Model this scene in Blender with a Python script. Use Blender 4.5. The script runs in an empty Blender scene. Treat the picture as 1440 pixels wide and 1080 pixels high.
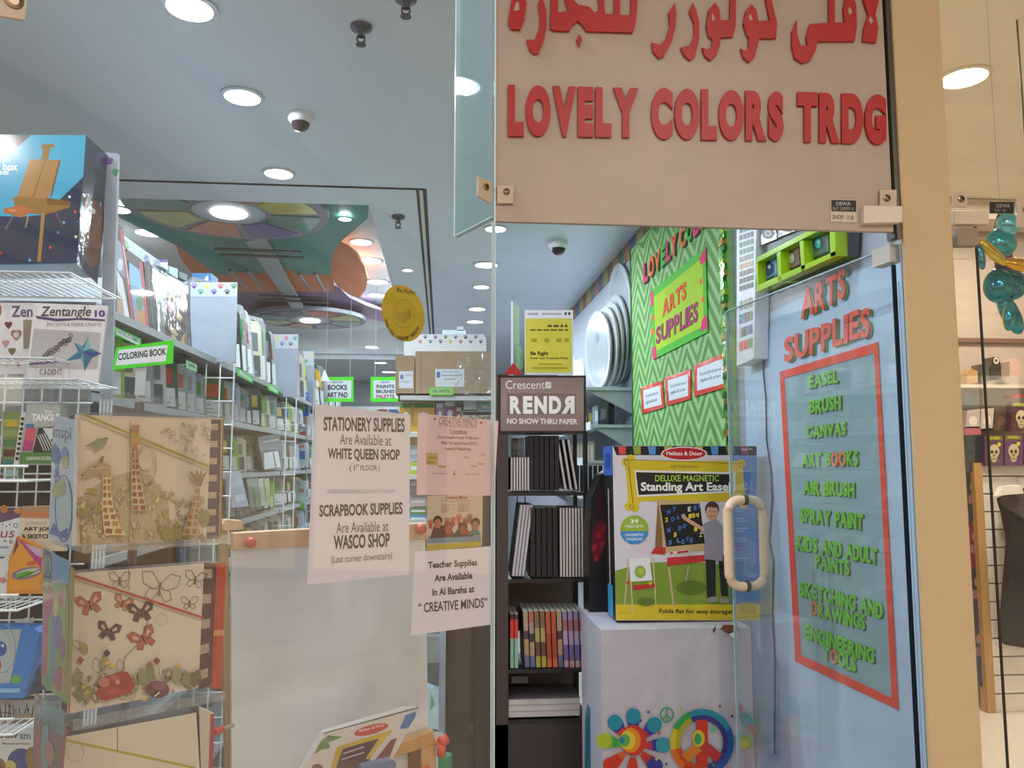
import bpy, math, random, numpy as np
from mathutils import Vector, Matrix
R_ = random.Random(7)
sc = bpy.context.scene
COL = sc.collection
# ------------------------------------------------------------------ camera
F_PX = 1110.0
YAW, PITCH = math.radians(5.07), math.radians(5.76)
EYE = Vector((0, 0, 1.6))
FW = Vector((math.sin(YAW) * math.cos(PITCH), math.cos(YAW) * math.cos(PITCH), math.sin(PITCH)))
RT = Vector((math.cos(YAW), -math.sin(YAW), 0))
UP = RT.cross(FW)
cd = bpy.data.cameras.new('camera'); cam = bpy.data.objects.new('camera', cd); COL.objects.link(cam)
cd.sensor_width = 36; cd.lens = F_PX / 1440 * 36; cd.clip_start = 0.05
cam.matrix_world = Matrix(((RT.x, UP.x, -FW.x, EYE.x), (RT.y, UP.y, -FW.y, EYE.y), (RT.z, UP.z, -FW.z, EYE.z), (0, 0, 0, 1)))
sc.camera = cam
# ------------------------------------------------------------------ world, exposure
w = bpy.data.worlds.new('mall_air'); sc.world = w; w.use_nodes = True
w.node_tree.nodes['Background'].inputs[0].default_value = (1.0, 0.86, 0.72, 1)
w.node_tree.nodes['Background'].inputs[1].default_value = 0.35
sc.view_settings.view_transform = 'Standard'; sc.view_settings.look = 'None'
sc.view_settings.gamma = 1; sc.view_settings.exposure = 0.0; sc.view_settings.use_curve_mapping = False
sc.cycles.use_denoising = True
sc.cycles.max_bounces = 8; sc.cycles.transparent_max_bounces = 16; sc.cycles.caustics_reflective = False; sc.cycles.caustics_refractive = False
COOL = (0.80, 0.92, 1.0); WARM = (1.0, 0.915, 0.85)
def area(name, loc, size, energy, col, shape='DISK', rot=(0, 0, 0), sy=None):
    l = bpy.data.lights.new(name, 'AREA'); l.shape = shape; l.size = size; l.energy = energy; l.color = col
    if sy: l.shape = 'RECTANGLE'; l.size_y = sy
    o = bpy.data.objects.new(name, l); o.location = loc; o.rotation_euler = rot; COL.objects.link(o); return o
ZC = 2.95            # shop ceiling
# lamps of the unseen mall hall behind the camera, some added to brighten notices
for x, y in ((-2.6, -.9), (-.9, -1.5), (1.0, -1.5), (-4.4, -1.8), (2.1, -2.3), (3.4, -3.4), (1.2, -.95), (-2.6, -4), (0.3, -4), (3, -4), (6, -3.6)):
    area('hall_and_fill_lamp', (x, y, 3.44), 0.22, 22, WARM)

# added lamps out of view above window and doorway, brightening the display fronts
for x, y, e_ in ((-1.45, 1.12, 5), (-.95, 1.25, 5), (-.42, 1.42, 5), (.35, 1.78, 2.5), (.8, 1.86, 3), (-1.6, 1.6, 5)):
    area('front_fill_lamp', (x, y, ZC - .02), .11, e_, COOL)
# ------------------------------------------------------------------ planes
def ray(px, py): return FW + RT * ((px - 720) / F_PX) + UP * ((540 - py) / F_PX)
class Pl:
    """a real plane of the place: point q, turned a degrees about z, leaning back by t degrees"""
    def __init__(s, a, q, t=0):
        s.a = a; s.t = t; A = math.radians(a); T = math.radians(t)
        s.r = Vector((math.cos(A), math.sin(A), 0)); b = Vector((-math.sin(A), math.cos(A), 0))
        s.u = Vector((0, 0, 1)) * math.cos(T) + b * math.sin(T); s.n = s.r.cross(s.u); s.o = Vector(q); s.q = Vector(q)
    def hit(s, px, py):
        d = ray(px, py); k = (s.q - EYE).dot(s.n) / d.dot(s.n); return EYE + d * k
    def L(s, px, py):
        p = s.hit(px, py) - s.o; return (p.dot(s.r), p.dot(s.u))
    def at(s, o):
        c = Pl(s.a, s.q, s.t); c.o = Vector(o); return c
    def mat(s):
        b = -s.n
        return Matrix(((s.r.x, b.x, s.u.x, s.o.x), (s.r.y, b.y, s.u.y, s.o.y), (s.r.z, b.z, s.u.z, s.o.z), (0, 0, 0, 1)))
def PY(Y, a=0, t=0): return Pl(a, (0, Y, 0), t)
def PR(X): return Pl(-90, (X, 0, 0))
def PLf(X): return Pl(90, (X, 0, 0))
WA = 36.87
CORN = Vector(PY(1.6).hit(697, 540)); CORN.z = 0
WN = Vector((-.6, .8, 0)); WD = Vector((.8, .6, 0))
def PW(off, t=0): return Pl(WA, CORN + WN * off, t)
def through(a, px, Y, t=0):        # plane turned by a that passes the sight line px at room depth Y
    p = PY(Y).hit(px, 652); return Pl(a, p, t)

# ------------------------------------------------------------------ materials
MATS = {}
def nm(name):
    m = bpy.data.materials.new(name); m.use_nodes = True; nt = m.node_tree; nt.nodes.clear(); MATS[name] = m
    return m, nt
def basic(name, rough, metal=0, bump=0, bscale=60, var=.05, vscale=9, coat=0, emit=0, grain=None, spec=.5, sheen=0):
    m, nt = nm(name); N, K = nt.nodes.new, nt.links.new
    out = N('ShaderNodeOutputMaterial'); b = N('ShaderNodeBsdfPrincipled'); at = N('ShaderNodeAttribute'); at.attribute_name = 'Col'
    K(b.outputs[0], out.inputs[0])
    tc = N('ShaderNodeTexCoord'); no = N('ShaderNodeTexNoise'); no.inputs['Scale'].default_value = vscale; no.inputs['Detail'].default_value = 4
    if grain:
        mp = N('ShaderNodeMapping'); mp.inputs['Scale'].default_value = grain; K(tc.outputs['Object'], mp.inputs[0]); K(mp.outputs[0], no.inputs['Vector'])
    else: K(tc.outputs['Object'], no.inputs['Vector'])
    mr = N('ShaderNodeMapRange'); mr.inputs[1].default_value = .3; mr.inputs[2].default_value = .7
    mr.inputs[3].default_value = 1 - var; mr.inputs[4].default_value = 1 + var; K(no.outputs[0], mr.inputs[0])
    vm = N('ShaderNodeVectorMath'); vm.operation = 'SCALE'; K(at.outputs['Color'], vm.inputs[0]); K(mr.outputs[0], vm.inputs['Scale'])
    K(vm.outputs[0], b.inputs['Base Color'])
    b.inputs['Roughness'].default_value = rough; b.inputs['Metallic'].default_value = metal
    b.inputs['Coat Weight'].default_value = coat; b.inputs['Coat Roughness'].default_value = .08
    b.inputs['Specular IOR Level'].default_value = spec
    if emit: K(at.outputs['Color'], b.inputs['Emission Color']); b.inputs['Emission Strength'].default_value = emit
    if bump:
        n2 = N('ShaderNodeTexNoise'); n2.inputs['Scale'].default_value = bscale; n2.inputs['Detail'].default_value = 3; K(tc.outputs['Object'], n2.inputs['Vector'])
        bp = N('ShaderNodeBump'); bp.inputs['Strength'].default_value = bump; bp.inputs['Distance'].default_value = .01; K(n2.outputs[0], bp.inputs['Height']); K(bp.outputs[0], b.inputs['Normal'])
    return m
basic('matte', .8); basic('satin', .42); basic('gloss', .14, coat=.3)
basic('paper', .7, bump=.12, bscale=14, var=.02, spec=.3)
basic('paint', .65, bump=.05, bscale=150, var=.02)
basic('ceiling_paint', .33, var=.03, vscale=2.0)
basic('metal', .3, metal=1); basic('plastic', .35, var=.02); basic('cloth', .95, bump=.5, bscale=90, var=.12)
basic('foil', .12, metal=.7, bump=.6, bscale=9, var=.1)
basic('shrink', .1, bump=.5, bscale=18, coat=.6, var=.06)
basic('wood', .5, grain=(40, 40, 2.5), var=.14, vscale=1.0)
basic('stone', .3, bump=.05, bscale=80, var=.06, vscale=30)
basic('lamp', .5, emit=14, var=0); basic('lampsoft', .5, emit=3.0, var=0); basic('haze_glow', .5, emit=.9, var=.3, vscale=3)
basic('wrap', .5, bump=.55, bscale=7, var=.03)
def thin(name, tint, amount, rough=.02, bump=0, bs=6, haze=0):
    m, nt = nm(name); N, K = nt.nodes.new, nt.links.new
    out = N('ShaderNodeOutputMaterial'); tr = N('ShaderNodeBsdfTransparent'); tr.inputs[0].default_value = (*tint, 1)
    gl = N('ShaderNodeBsdfGlossy'); gl.inputs['Roughness'].default_value = rough; mx = N('ShaderNodeMixShader')
    fr = N('ShaderNodeLayerWeight'); fr.inputs['Blend'].default_value = .5
    po = N('ShaderNodeMath'); po.operation = 'POWER'; po.inputs[1].default_value = 4.6; K(fr.outputs['Facing'], po.inputs[0])
    mu = N('ShaderNodeMath'); mu.operation = 'MULTIPLY_ADD'; mu.inputs[1].default_value = .8; mu.inputs[2].default_value = amount + .03; mu.use_clamp = True
    K(po.outputs[0], mu.inputs[0]); K(mu.outputs[0], mx.inputs[0]); K(tr.outputs[0], mx.inputs[1]); K(gl.outputs[0], mx.inputs[2])
    if bump:
        tc = N('ShaderNodeTexCoord'); n2 = N('ShaderNodeTexNoise'); n2.inputs['Scale'].default_value = bs; n2.inputs['Detail'].default_value = 2; K(tc.outputs['Object'], n2.inputs['Vector'])
        bp = N('ShaderNodeBump'); bp.inputs['Strength'].default_value = bump; bp.inputs['Distance'].default_value = .02; K(n2.outputs[0], bp.inputs['Height']); K(bp.outputs[0], gl.inputs['Normal'])
    last = mx
    if haze:
        df = N('ShaderNodeBsdfDiffuse'); df.inputs[0].default_value = (.85, .9, .95, 1); m2 = N('ShaderNodeMixShader'); m2.inputs[0].default_value = haze
        K(mx.outputs[0], m2.inputs[1]); K(df.outputs[0], m2.inputs[2]); last = m2
    K(last.outputs[0], out.inputs[0]); return m
thin('glass', (.98, .99, .985), .022, haze=.01)
thin('doorglass', (.98, .99, 1.0), .035, haze=.025)
thin('finglass', (.72, .86, .88), .10, haze=.10)
thin('film', (.97, .98, 1), .05, rough=.08, bump=.8, bs=12, haze=.05)
thin('acrylic', (.95, .97, 1), .06, rough=.05, haze=.05)

# ------------------------------------------------------------------ mesh builder
_lin = {}
def lin(c):
    if c in _lin: return _lin[c]
    if isinstance(c, str): v = [int(c[i:i + 2], 16) / 255 for i in (0, 2, 4)]
    else: v = [x / 255 for x in c]
    r = tuple((x / 12.92 if x <= .04045 else ((x + .055) / 1.055) ** 2.4) for x in v) + (1.0,)
    _lin[c] = r; return r
_tc = {}
def text2d(s, bold=.0, shear=0, res=3, spacing=1):
    if len(s) == 1 and bold >= .05: res = 7
    k = (s, bold, shear, res)
    if k in _tc: return _tc[k]
    c = bpy.data.curves.new('t', 'FONT'); c.body = s; c.offset = bold; c.shear = shear; c.resolution_u = res; c.fill_mode = 'FRONT'
    o = bpy.data.objects.new('t', c); COL.objects.link(o)
    dg = bpy.context.evaluated_depsgraph_get(); me = bpy.data.meshes.new_from_object(o.evaluated_get(dg))
    v = [(p.co.x, p.co.y) for p in me.vertices]; f = [tuple(p.vertices) for p in me.polygons]
    bpy.data.objects.remove(o); bpy.data.curves.remove(c); bpy.data.meshes.remove(me)
    if not v: r = ([], [], 1, 1)
    else:
        x0 = min(p[0] for p in v); x1 = max(p[0] for p in v); y0 = min(p[1] for p in v); y1 = max(p[1] for p in v)
        W = max(x1 - x0, 1e-6); H = max(y1 - y0, 1e-6)
        v = [((p[0] - x0) / W, (p[1] - y0) / H) for p in v]
        ff = []
        for q in f:
            a = sum(v[q[i]][0] * v[q[(i + 1) % len(q)]][1] - v[q[(i + 1) % len(q)]][0] * v[q[i]][1] for i in range(len(q)))
            ff.append(q if a > 0 else tuple(reversed(q)))
        r = (v, ff, W, H)
    _tc[k] = r; return r
class MB:
    def __init__(s, pl=None): s.v = []; s.f = []; s.c = []; s.pl = pl; s.k = 0; s.base = .0003
    def add(s, vs, fs, col):
        n = len(s.v); s.v += vs; c = lin(col)
        for f in fs: s.f.append(tuple(i + n for i in f)); s.c.append(c)
        return s
    def box(s, x0, x1, y0, y1, z0, z1, col, front=None, right=None, left=None, top=None):
        vs = [(x0, y0, z0), (x1, y0, z0), (x1, y1, z0), (x0, y1, z0), (x0, y0, z1), (x1, y0, z1), (x1, y1, z1), (x0, y1, z1)]
        n = len(s.v); s.v += vs
        for f, c in (((0, 1, 5, 4), front), ((1, 2, 6, 5), right), ((2, 3, 7, 6), None), ((3, 0, 4, 7), left), ((4, 5, 6, 7), top), ((3, 2, 1, 0), None)):
            s.f.append(tuple(i + n for i in f)); s.c.append(lin(c or col))
        return s
    def prism(s, pts, y0, y1, col, side=None):      # pts (x,z) outline, extruded along local y
        a = sum(pts[i][0] * pts[(i + 1) % len(pts)][1] - pts[(i + 1) % len(pts)][0] * pts[i][1] for i in range(len(pts)))
        if a < 0: pts = pts[::-1]
        n = len(pts); m = len(s.v)
        s.v += [(p[0], y0, p[1]) for p in pts] + [(p[0], y1, p[1]) for p in pts]
        s.f.append(tuple(range(m, m + n))); s.c.append(lin(col))
        s.f.append(tuple(range(m + 2 * n - 1, m + n - 1, -1))); s.c.append(lin(col))
        for i in range(n):
            j = (i + 1) % n; s.f.append((m + i, m + n + i, m + n + j, m + j)); s.c.append(lin(side or col))
        return s
    def zprism(s, pts, z0, z1, col, side=None):     # pts (x,y) outline, extruded up
        a = sum(pts[i][0] * pts[(i + 1) % len(pts)][1] - pts[(i + 1) % len(pts)][0] * pts[i][1] for i in range(len(pts)))
        if a < 0: pts = pts[::-1]
        n = len(pts); m = len(s.v)
        s.v += [(p[0], p[1], z0) for p in pts] + [(p[0], p[1], z1) for p in pts]
        s.f.append(tuple(range(m + n - 1, m - 1, -1))); s.c.append(lin(col))
        s.f.append(tuple(range(m + n, m + 2 * n))); s.c.append(lin(col))
        for i in range(n):
            j = (i + 1) % n; s.f.append((m + i, m + j, m + n + j, m + n + i)); s.c.append(lin(side or col))
        return s
    def lathe(s, prof, col, n=20, c=(0, 0, 0)):      # prof (r,z)
        m = len(s.v)
        for r, z in prof:
            for i in range(n): a = 2 * math.pi * i / n; s.v.append((c[0] + r * math.cos(a), c[1] + r * math.sin(a), c[2] + z))
        for k in range(len(prof) - 1):
            cc = col[k] if isinstance(col, list) else col
            for i in range(n): j = (i + 1) % n; s.f.append((m + k * n + i, m + k * n + j, m + (k + 1) * n + j, m + (k + 1) * n + i)); s.c.append(lin(cc))
        return s
    def tube(s, path, r, col, n=6, closed=False):
        P = [Vector(p) for p in path]; m = len(s.v); N = len(P)
        for i, p in enumerate(P):
            a = P[(i - 1) % N] if (closed or i > 0) else p; b = P[(i + 1) % N] if (closed or i < N - 1) else p
            d = (b - a).normalized(); h = Vector((0, 0, 1)) if abs(d.z) < .9 else Vector((1, 0, 0)); x = d.cross(h).normalized(); y = d.cross(x)
            if i and (x.dot(px_) < 0): x = -x; y = -y
            px_ = x; rr = r[i] if isinstance(r, (list, tuple)) else r
            for k in range(n): t = 2 * math.pi * k / n; s.v.append(tuple(p + x * rr * math.cos(t) + y * rr * math.sin(t)))
        for i in range(N if closed else N - 1):
            for k in range(n): l = (k + 1) % n; i2 = (i + 1) % N; s.f.append((m + i * n + k, m + i2 * n + k, m + i2 * n + l, m + i * n + l)); s.c.append(lin(col))
        if not closed:
            s.f.append(tuple(m + k for k in range(n))); s.c.append(lin(col)); s.f.append(tuple(m + (N - 1) * n + k for k in range(n - 1, -1, -1))); s.c.append(lin(col))
        return s
    # ---- outlines given as sight lines of the photograph, meeting this thing's own plane
    def P(s, pts): return [s.pl.L(*p) for p in pts]
    def slab(s, pts, y0, y1, col, side=None): return s.prism(s.P(pts), y0, y1, col, side)
    def _y(s): s.k += 1; return -(s.base + s.k * 2.5e-5)
    def flat(s, loc, col):
        a = sum(loc[i][0] * loc[(i + 1) % len(loc)][1] - loc[(i + 1) % len(loc)][0] * loc[i][1] for i in range(len(loc)))
        if a < 0: loc = loc[::-1]
        y = s._y(); return s.add([(p[0], y, p[1]) for p in loc], [tuple(range(len(loc)))], col)
    def poly(s, pts, col): return s.flat(s.P(pts), col)
    def rect(s, x0, y0, x1, y1, col, dy=0): return s.poly([(x0, y1), (x1, y1 + dy), (x1, y0 + dy), (x0, y0)], col)
    def ell(s, cx, cy, rx, ry, col, rot=0, n=14):
        c, q = math.cos(math.radians(rot)), math.sin(math.radians(rot)); pts = []
        for i in range(n): t = 2 * math.pi * i / n; x, y = rx * math.cos(t), ry * math.sin(t); pts.append((cx + x * c - y * q, cy + x * q + y * c))
        return s.poly(pts, col)
    def ring(s, cx, cy, rx, ry, wd, col, n=20, rot=0): return s.line([(cx + rx * math.cos(t) * math.cos(math.radians(rot)) - ry * math.sin(t) * math.sin(math.radians(rot)), cy + rx * math.cos(t) * math.sin(math.radians(rot)) + ry * math.sin(t) * math.cos(math.radians(rot))) for t in [2 * math.pi * i / n for i in range(n + 1)]], wd, col)
    def line(s, pts, wd, col):
        y = s._y()
        for (a, b), (c, d) in zip(pts[:-1], pts[1:]):
            L = math.hypot(c - a, d - b) or 1; nx, ny = -(d - b) / L * wd / 2, (c - a) / L * wd / 2
            q = s.P([(a + nx, b + ny), (c + nx, d + ny), (c - nx, d - ny), (a - nx, b - ny)])
            ar = sum(q[i][0] * q[(i + 1) % 4][1] - q[(i + 1) % 4][0] * q[i][1] for i in range(4))
            if ar < 0: q = q[::-1]
            s.add([(p[0], y, p[1]) for p in q], [(0, 1, 2, 3)], col)
        return s
    def text(s, t, x0, y0, x1, y1, col, dy=0, bold=.02, shear=0, mirror=False, dx=0):
        v, f, W, H = text2d(t, bold, shear); y = s._y()
        if mirror: f = [tuple(reversed(q)) for q in f]; v = [(1 - a, b) for a, b in v]
        loc = [s.pl.L(x0 + (x1 - x0) * a + dx * b, y1 + dy * a - (y1 - y0) * b) for a, b in v]
        return s.add([(p[0], y, p[1]) for p in loc], f, col)
    def textq(s, t, q, col, bold=.02, thick=0, y=None):    # q: four sight lines bl, br, tr, tl
        v, f, W, H = text2d(t, bold)
        loc = []
        for a, b in v:
            x = (q[0][0] * (1 - a) + q[1][0] * a) * (1 - b) + (q[3][0] * (1 - a) + q[2][0] * a) * b
            z = (q[0][1] * (1 - a) + q[1][1] * a) * (1 - b) + (q[3][1] * (1 - a) + q[2][1] * a) * b
            loc.append(s.pl.L(x, z))
        y = s._y() if y is None else y
        n = len(s.v); s.add([(p[0], y, p[1]) for p in loc], f, col)
        if thick:
            s.add([(p[0], y + thick, p[1]) for p in loc], [tuple(reversed(q_)) for q_ in f], col)
            ed = {}
            for q_ in f:
                for i in range(len(q_)): e = (q_[i], q_[(i + 1) % len(q_)]); ed[e] = 1
            m = len(loc)
            for (a, b) in ed:
                if (b, a) not in ed: s.f.append((n + a, n + m + a, n + m + b, n + b)); s.c.append(lin(col))
        return s
    def done(s, name, mat='satin', parent=None, pl=None, loc=None, rot=None, smooth=False, bevel=0):
        me = bpy.data.meshes.new(name); me.from_pydata(s.v, [], s.f)
        at = me.color_attributes.new('Col', 'FLOAT_COLOR', 'CORNER')
        cnt = [len(f) for f in s.f]; arr = np.repeat(np.array(s.c, dtype=np.float32).reshape(-1, 4), cnt, axis=0)
        at.data.foreach_set('color', arr.ravel())
        me.materials.append(MATS[mat]); me.update()
        if smooth: me.polygons.foreach_set('use_smooth', [True] * len(me.polygons))
        o = bpy.data.objects.new(name, me); COL.objects.link(o)
        if parent is not None: o.parent = parent
        if pl is not None: o.matrix_world = pl.mat()
        if loc is not None: o.location = loc
        if rot is not None: o.rotation_euler = rot
        if bevel:
            b = o.modifiers.new('bevel', 'BEVEL'); b.width = bevel; b.segments = 2; b.limit_method = 'ANGLE'
        return o
def tag(o, label, cat, group=None, kind=None):
    if label: o['label'] = label
    if cat: o['category'] = cat
    if group: o['group'] = group
    if kind: o['kind'] = kind
    return o
def thing(name, label, cat, pl=None, loc=(0, 0, 0), rotz=0, group=None):
    o = bpy.data.objects.new(name, None); o.empty_display_size = .05; COL.objects.link(o)
    if pl is not None: o.matrix_world = pl.mat()
    else: o.location = loc; o.rotation_euler = (0, 0, rotz)
    return tag(o, label, cat, group)
def struct(o): o['kind'] = 'structure'; return o
def copy_tree(o, parent=None):
    c = o.copy(); COL.objects.link(c); c.parent = parent
    for ch in o.children: copy_tree(ch, c)
    return c
def based(pl, pts):      # plane with origin at the middle of the lower edge of an outline
    h = [pl.hit(*p) for p in pts]; lo = min(x.z for x in h); rs = [(x - pl.q).dot(pl.r) for x in h]
    m = (min(rs) + max(rs)) / 2
    if pl.t: k = min((x - pl.q).dot(pl.u) for x in h); return pl.at(pl.q + pl.r * m + pl.u * k)
    q = pl.q + pl.r * m; return pl.at((q.x, q.y, lo))
def rc(x0, y0, x1, y1, dl=0, dr=0, dt=0, db=0): return [(x0 + dl, y1), (x1 + dr, y1 + db), (x1, y0 + dt), (x0, y0)]
def flatthing(name, label, cat, pl, pts, depth, col, art=None, mat='satin', side=None, group=None, artmat='satin', body='body', partof=None):
    """a flat-fronted thing: outline pts on plane pl, body depth behind it, print in front"""
    p = based(pl, pts); m = MB(p); m.slab(pts, 0, depth, col, side)
    if partof is not None:
        b = m.done(name, mat, pl=p); mw = b.matrix_world.copy(); b.parent = partof; b.matrix_parent_inverse = partof.matrix_world.inverted(); b.matrix_world = mw
        if art: a = MB(p); art(a); a.done('print', artmat, b)
        return b
    if not art:
        return tag(m.done(name, mat, pl=p), label, cat, group)
    e = thing(name, label, cat, p, group=group); m.done(body, mat, e); a = MB(p); art(a); a.done('print', artmat, e); return e
ORD = ['nearest', 'second', 'third', 'fourth', 'fifth', 'sixth', 'seventh', 'eighth', 'ninth', 'tenth', 'eleventh', 'twelfth', 'thirteenth', 'fourteenth']
PAWC = ['6a3f9a', '2e9a5a', 'e8c84a', '4a4aa8', 'e05560', '303845', '3a8a6a', '7a4aa0']
def paws(a, x0, x1, y0, y1, n, r, start=0, dy=0):
    for i in range(n):
        t = i / max(n - 1, 1); cx = x0 + (x1 - x0) * t; cy = (y0 if i % 2 == 0 else y1) + dy * t; c = PAWC[(i + start) % 8]
        a.ell(cx, cy + r * .25, r * .62, r * .5, c, n=8)
        for k in range(4): an = math.radians(-155 + k * 43); a.ell(cx + r * .82 * math.cos(an), cy + r * .72 * math.sin(an), r * .22, r * .27, c, n=6)

# ================================================================== SETTING
XW = 1.13
CX0, CX1, CY0, CY1 = -2.55, -.39, 4.08, 9.8
def solid(name, x0, x1, y0, y1, z0, z1, col, mat='paint', parent=None):
    return MB().box(x0, x1, y0, y1, z0, z1, col).done(name, mat, parent)
struct(solid('floor', -3.3, XW + .05, 1.25, 13.1, -.1, 0, 'b8ad9c', 'stone'))
ce = MB(); ce.box(-3.3, CX0, .7, 13.1, ZC, ZC + .06, 'dbe4ee'); ce.box(CX1, XW + .02, 1.62, 13.1, ZC, ZC + .06, 'dbe4ee')
ce.box(CX0, CX1, .7, CY0, ZC, ZC + .06, 'dbe4ee'); ce.box(CX0, CX1, CY1, 13.1, ZC, ZC + .06, 'dbe4ee')
ceil = struct(ce.done('ceiling', 'ceiling_paint'))
cf = MB(); cf.box(CX0 - .05, CX0, CY0, CY1, ZC, 3.42, 'eef2f4'); cf.box(CX1, CX1 + .05, CY0, CY1, ZC + .06, 3.42, 'eef2f4')
cf.box(CX0, CX1, CY0 - .05, CY0, ZC + .06, 3.42, 'eef2f4'); cf.box(CX0, CX1, CY1, CY1 + .05, ZC + .06, 3.42, 'eef2f4'); cf.box(CX0 - .05, CX1 + .05, CY0 - .05, CY1 + .05, 3.40, 3.45, 'e8eef2')
recess = struct(cf.done('ceiling_recess', 'paint'))
struct(solid('wall_right', XW, XW + .03, 1.8, 13.1, 0, ZC, 'b4bac8'))
struct(solid('wall_back', -3.3, XW, 13, 13.1, 0, ZC, 'aab4ba'))
struct(solid('wall_left', -3.4, -3.3, .7, 13.1, 0, ZC, 'b8c0c6'))
# colourful border strip along the top of the right wall
bd = MB(); bcol = ['8a6a58', 'a09a6a', '6f6a8a', 'a87a68', '6f8a78', 'b49a60']
y = 2.2; i = 0
while y < 12.8: bd.box(XW - .006, XW - .001, y, y + .16, ZC - .11, ZC - .002, bcol[i % 6]); y += .16; i += 1
struct(bd.done('trim_1', 'matte'))
# dark grooves in the ceiling around the recess
g = MB(); dk = '20242a'
Zp = Pl(0, (0, 0, 0)); 
def onZ(px, py, z):
    d = ray(px, py); k = (z - EYE.z) / d.z; return EYE + d * k
ga = onZ(598, 266, ZC); gx = ga.x; gy = ga.y
g.box(-3.2, gx, gy - .008, gy + .008, ZC - .004, ZC + .001, dk)
g.box(gx - .012, gx + .006, gy, 12.9, ZC - .004, ZC + .001, dk); g.box(gx - .045, gx - .032, gy + .02, 12.9, ZC - .004, ZC + .001, dk)
g.box(gx - .03, gx - .013, gy + .01, 12.9, ZC - .003, ZC + .001, 'd8dcde')
struct(g.done('trim_2', 'matte'))
# ---------------- pieces of the coloured recess (parts of the ceiling recess)
def cpanel(name, pts, z, col, th=.03, mat='paint'):
    q = [tuple(onZ(x, y_, z)[:2]) for x, y_ in pts]
    return MB().zprism(q, z, z + th, col).done(name, mat, recess)
TEAL, ORG, PUR = '4f9488', 'd8835a', '84708e'
zt = 3.22
cpanel('teal_panel', [(120, 262), (120, 290), (166, 305), (208, 326), (250, 346), (283, 370), (303, 386), (320, 388), (322, 383), (375, 385), (380, 378), (412, 380), (416, 386), (466, 386), (464, 372), (470, 352), (481, 338), (500, 322), (517, 307), (521, 262)], zt, TEAL, mat='satin')
cpanel('orange_panel', [(248, 345), (251, 356), (258, 370), (272, 386), (300, 410), (470, 410), (468, 380), (420, 380), (300, 380), (278, 364)], zt + .05, ORG)
cpanel('orange_lobe', [(466, 386), (464, 370), (468, 355), (476, 344), (490, 350), (503, 360), (513, 376), (517, 392), (514, 408), (505, 420), (490, 414), (474, 402)], zt + .02, ORG)
cpanel('purple_panel', [(318, 396), (460, 397), (478, 405), (492, 419), (515, 429), (545, 440), (560, 447), (540, 452), (505, 446), (320, 444)], zt + .06, PUR)
wheel_cols = ['4f8a78', '7d6a9c', 'd8835a', 'b4b45a', '3f7a6a', '6a5a8a', 'd8734a', 'c9bb4c']
def wheel(cx, cy, z, R):
    c = onZ(cx, cy, z); m = MB()
    def seg(r0, r1, a0, a1, n=8):
        return [(c.x + r1 * math.cos(a0 + (a1 - a0) * i / n), c.y + r1 * math.sin(a0 + (a1 - a0) * i / n)) for i in range(n + 1)] + [(c.x + r0 * math.cos(a1 + (a0 - a1) * i / n), c.y + r0 * math.sin(a1 + (a0 - a1) * i / n)) for i in range(n + 1)]
    for k in range(16): m.zprism(seg(0.28 * R, R, k * math.pi / 8, (k + 1) * math.pi / 8, 3), z, z + .04, '8d93a0')
    m.zprism([(c.x + .36 * R * math.cos(t), c.y + .36 * R * math.sin(t)) for t in [2 * math.pi * i / 24 for i in range(24)]], z - .006, z + .03, 'b9bfc9')
    m.done('wheel_frame', 'satin', recess)
    for k in range(8):
        a0 = k * math.pi / 4 + .1; a1 = a0 + math.pi / 4 - .13
        MB().zprism(seg(.42 * R, .9 * R, a0, a1), z - .008, z + .004, wheel_cols[k]).done('wheel_pane', 'gloss', recess)
    MB().lathe([(.0, -.014), (.13 * R * 1.3, -.014), (.14 * R * 1.3, -.006), (.14 * R * 1.3, .0)], ['ffffff', 'e8e8e8', 'e8e8e8'], c=(c.x, c.y, z - .004)).done('wheel_lamp', 'lamp', recess)
    area('recess_lamp', (c.x, c.y, z - .03), .2, 20, COOL)
wheel(322, 298, 3.14, .60); wheel(436, 450, 3.16, .60)
br = MB()
def bar(p, q, z0, z1, r=.012, col='6c7a80'):
    a = onZ(*p, z0); b = onZ(*q, z1); br.tube([a, b], r, col, n=5)
for (a, b, c, d) in ((302, 350, 424, 355), (309, 358, 428, 363), (363, 415, 462, 420), (368, 421, 464, 426)): bar((a, b), (c, d), 3.15, 3.15)
for (a, b, c, d) in ((323, 380, 348, 406), (347, 380, 370, 407), (420, 385, 437, 408), (443, 385, 457, 410)): bar((a, b), (c, d), 3.17, 3.17, .014, '9aa2a6')
br.done('diffuser_rods', 'metal', recess)
sp = MB(); a = onZ(345, 340, 3.17); b = onZ(372, 335, 3.17); c = onZ(430, 440, 3.17); d = onZ(415, 440, 3.17)
sp.zprism([a[:2], b[:2], c[:2], d[:2]], 3.17, 3.2, 'aab2b6'); sp.done('spine_panel', 'satin', recess)
# stepped beams at the far end of the recess
cb = MB(); cb.box(CX0, CX1 + .8, 9.85, 10.05, ZC - .06, ZC + .01, 'dfe6ea'); struct(cb.done('trim_3', 'paint'))

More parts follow.
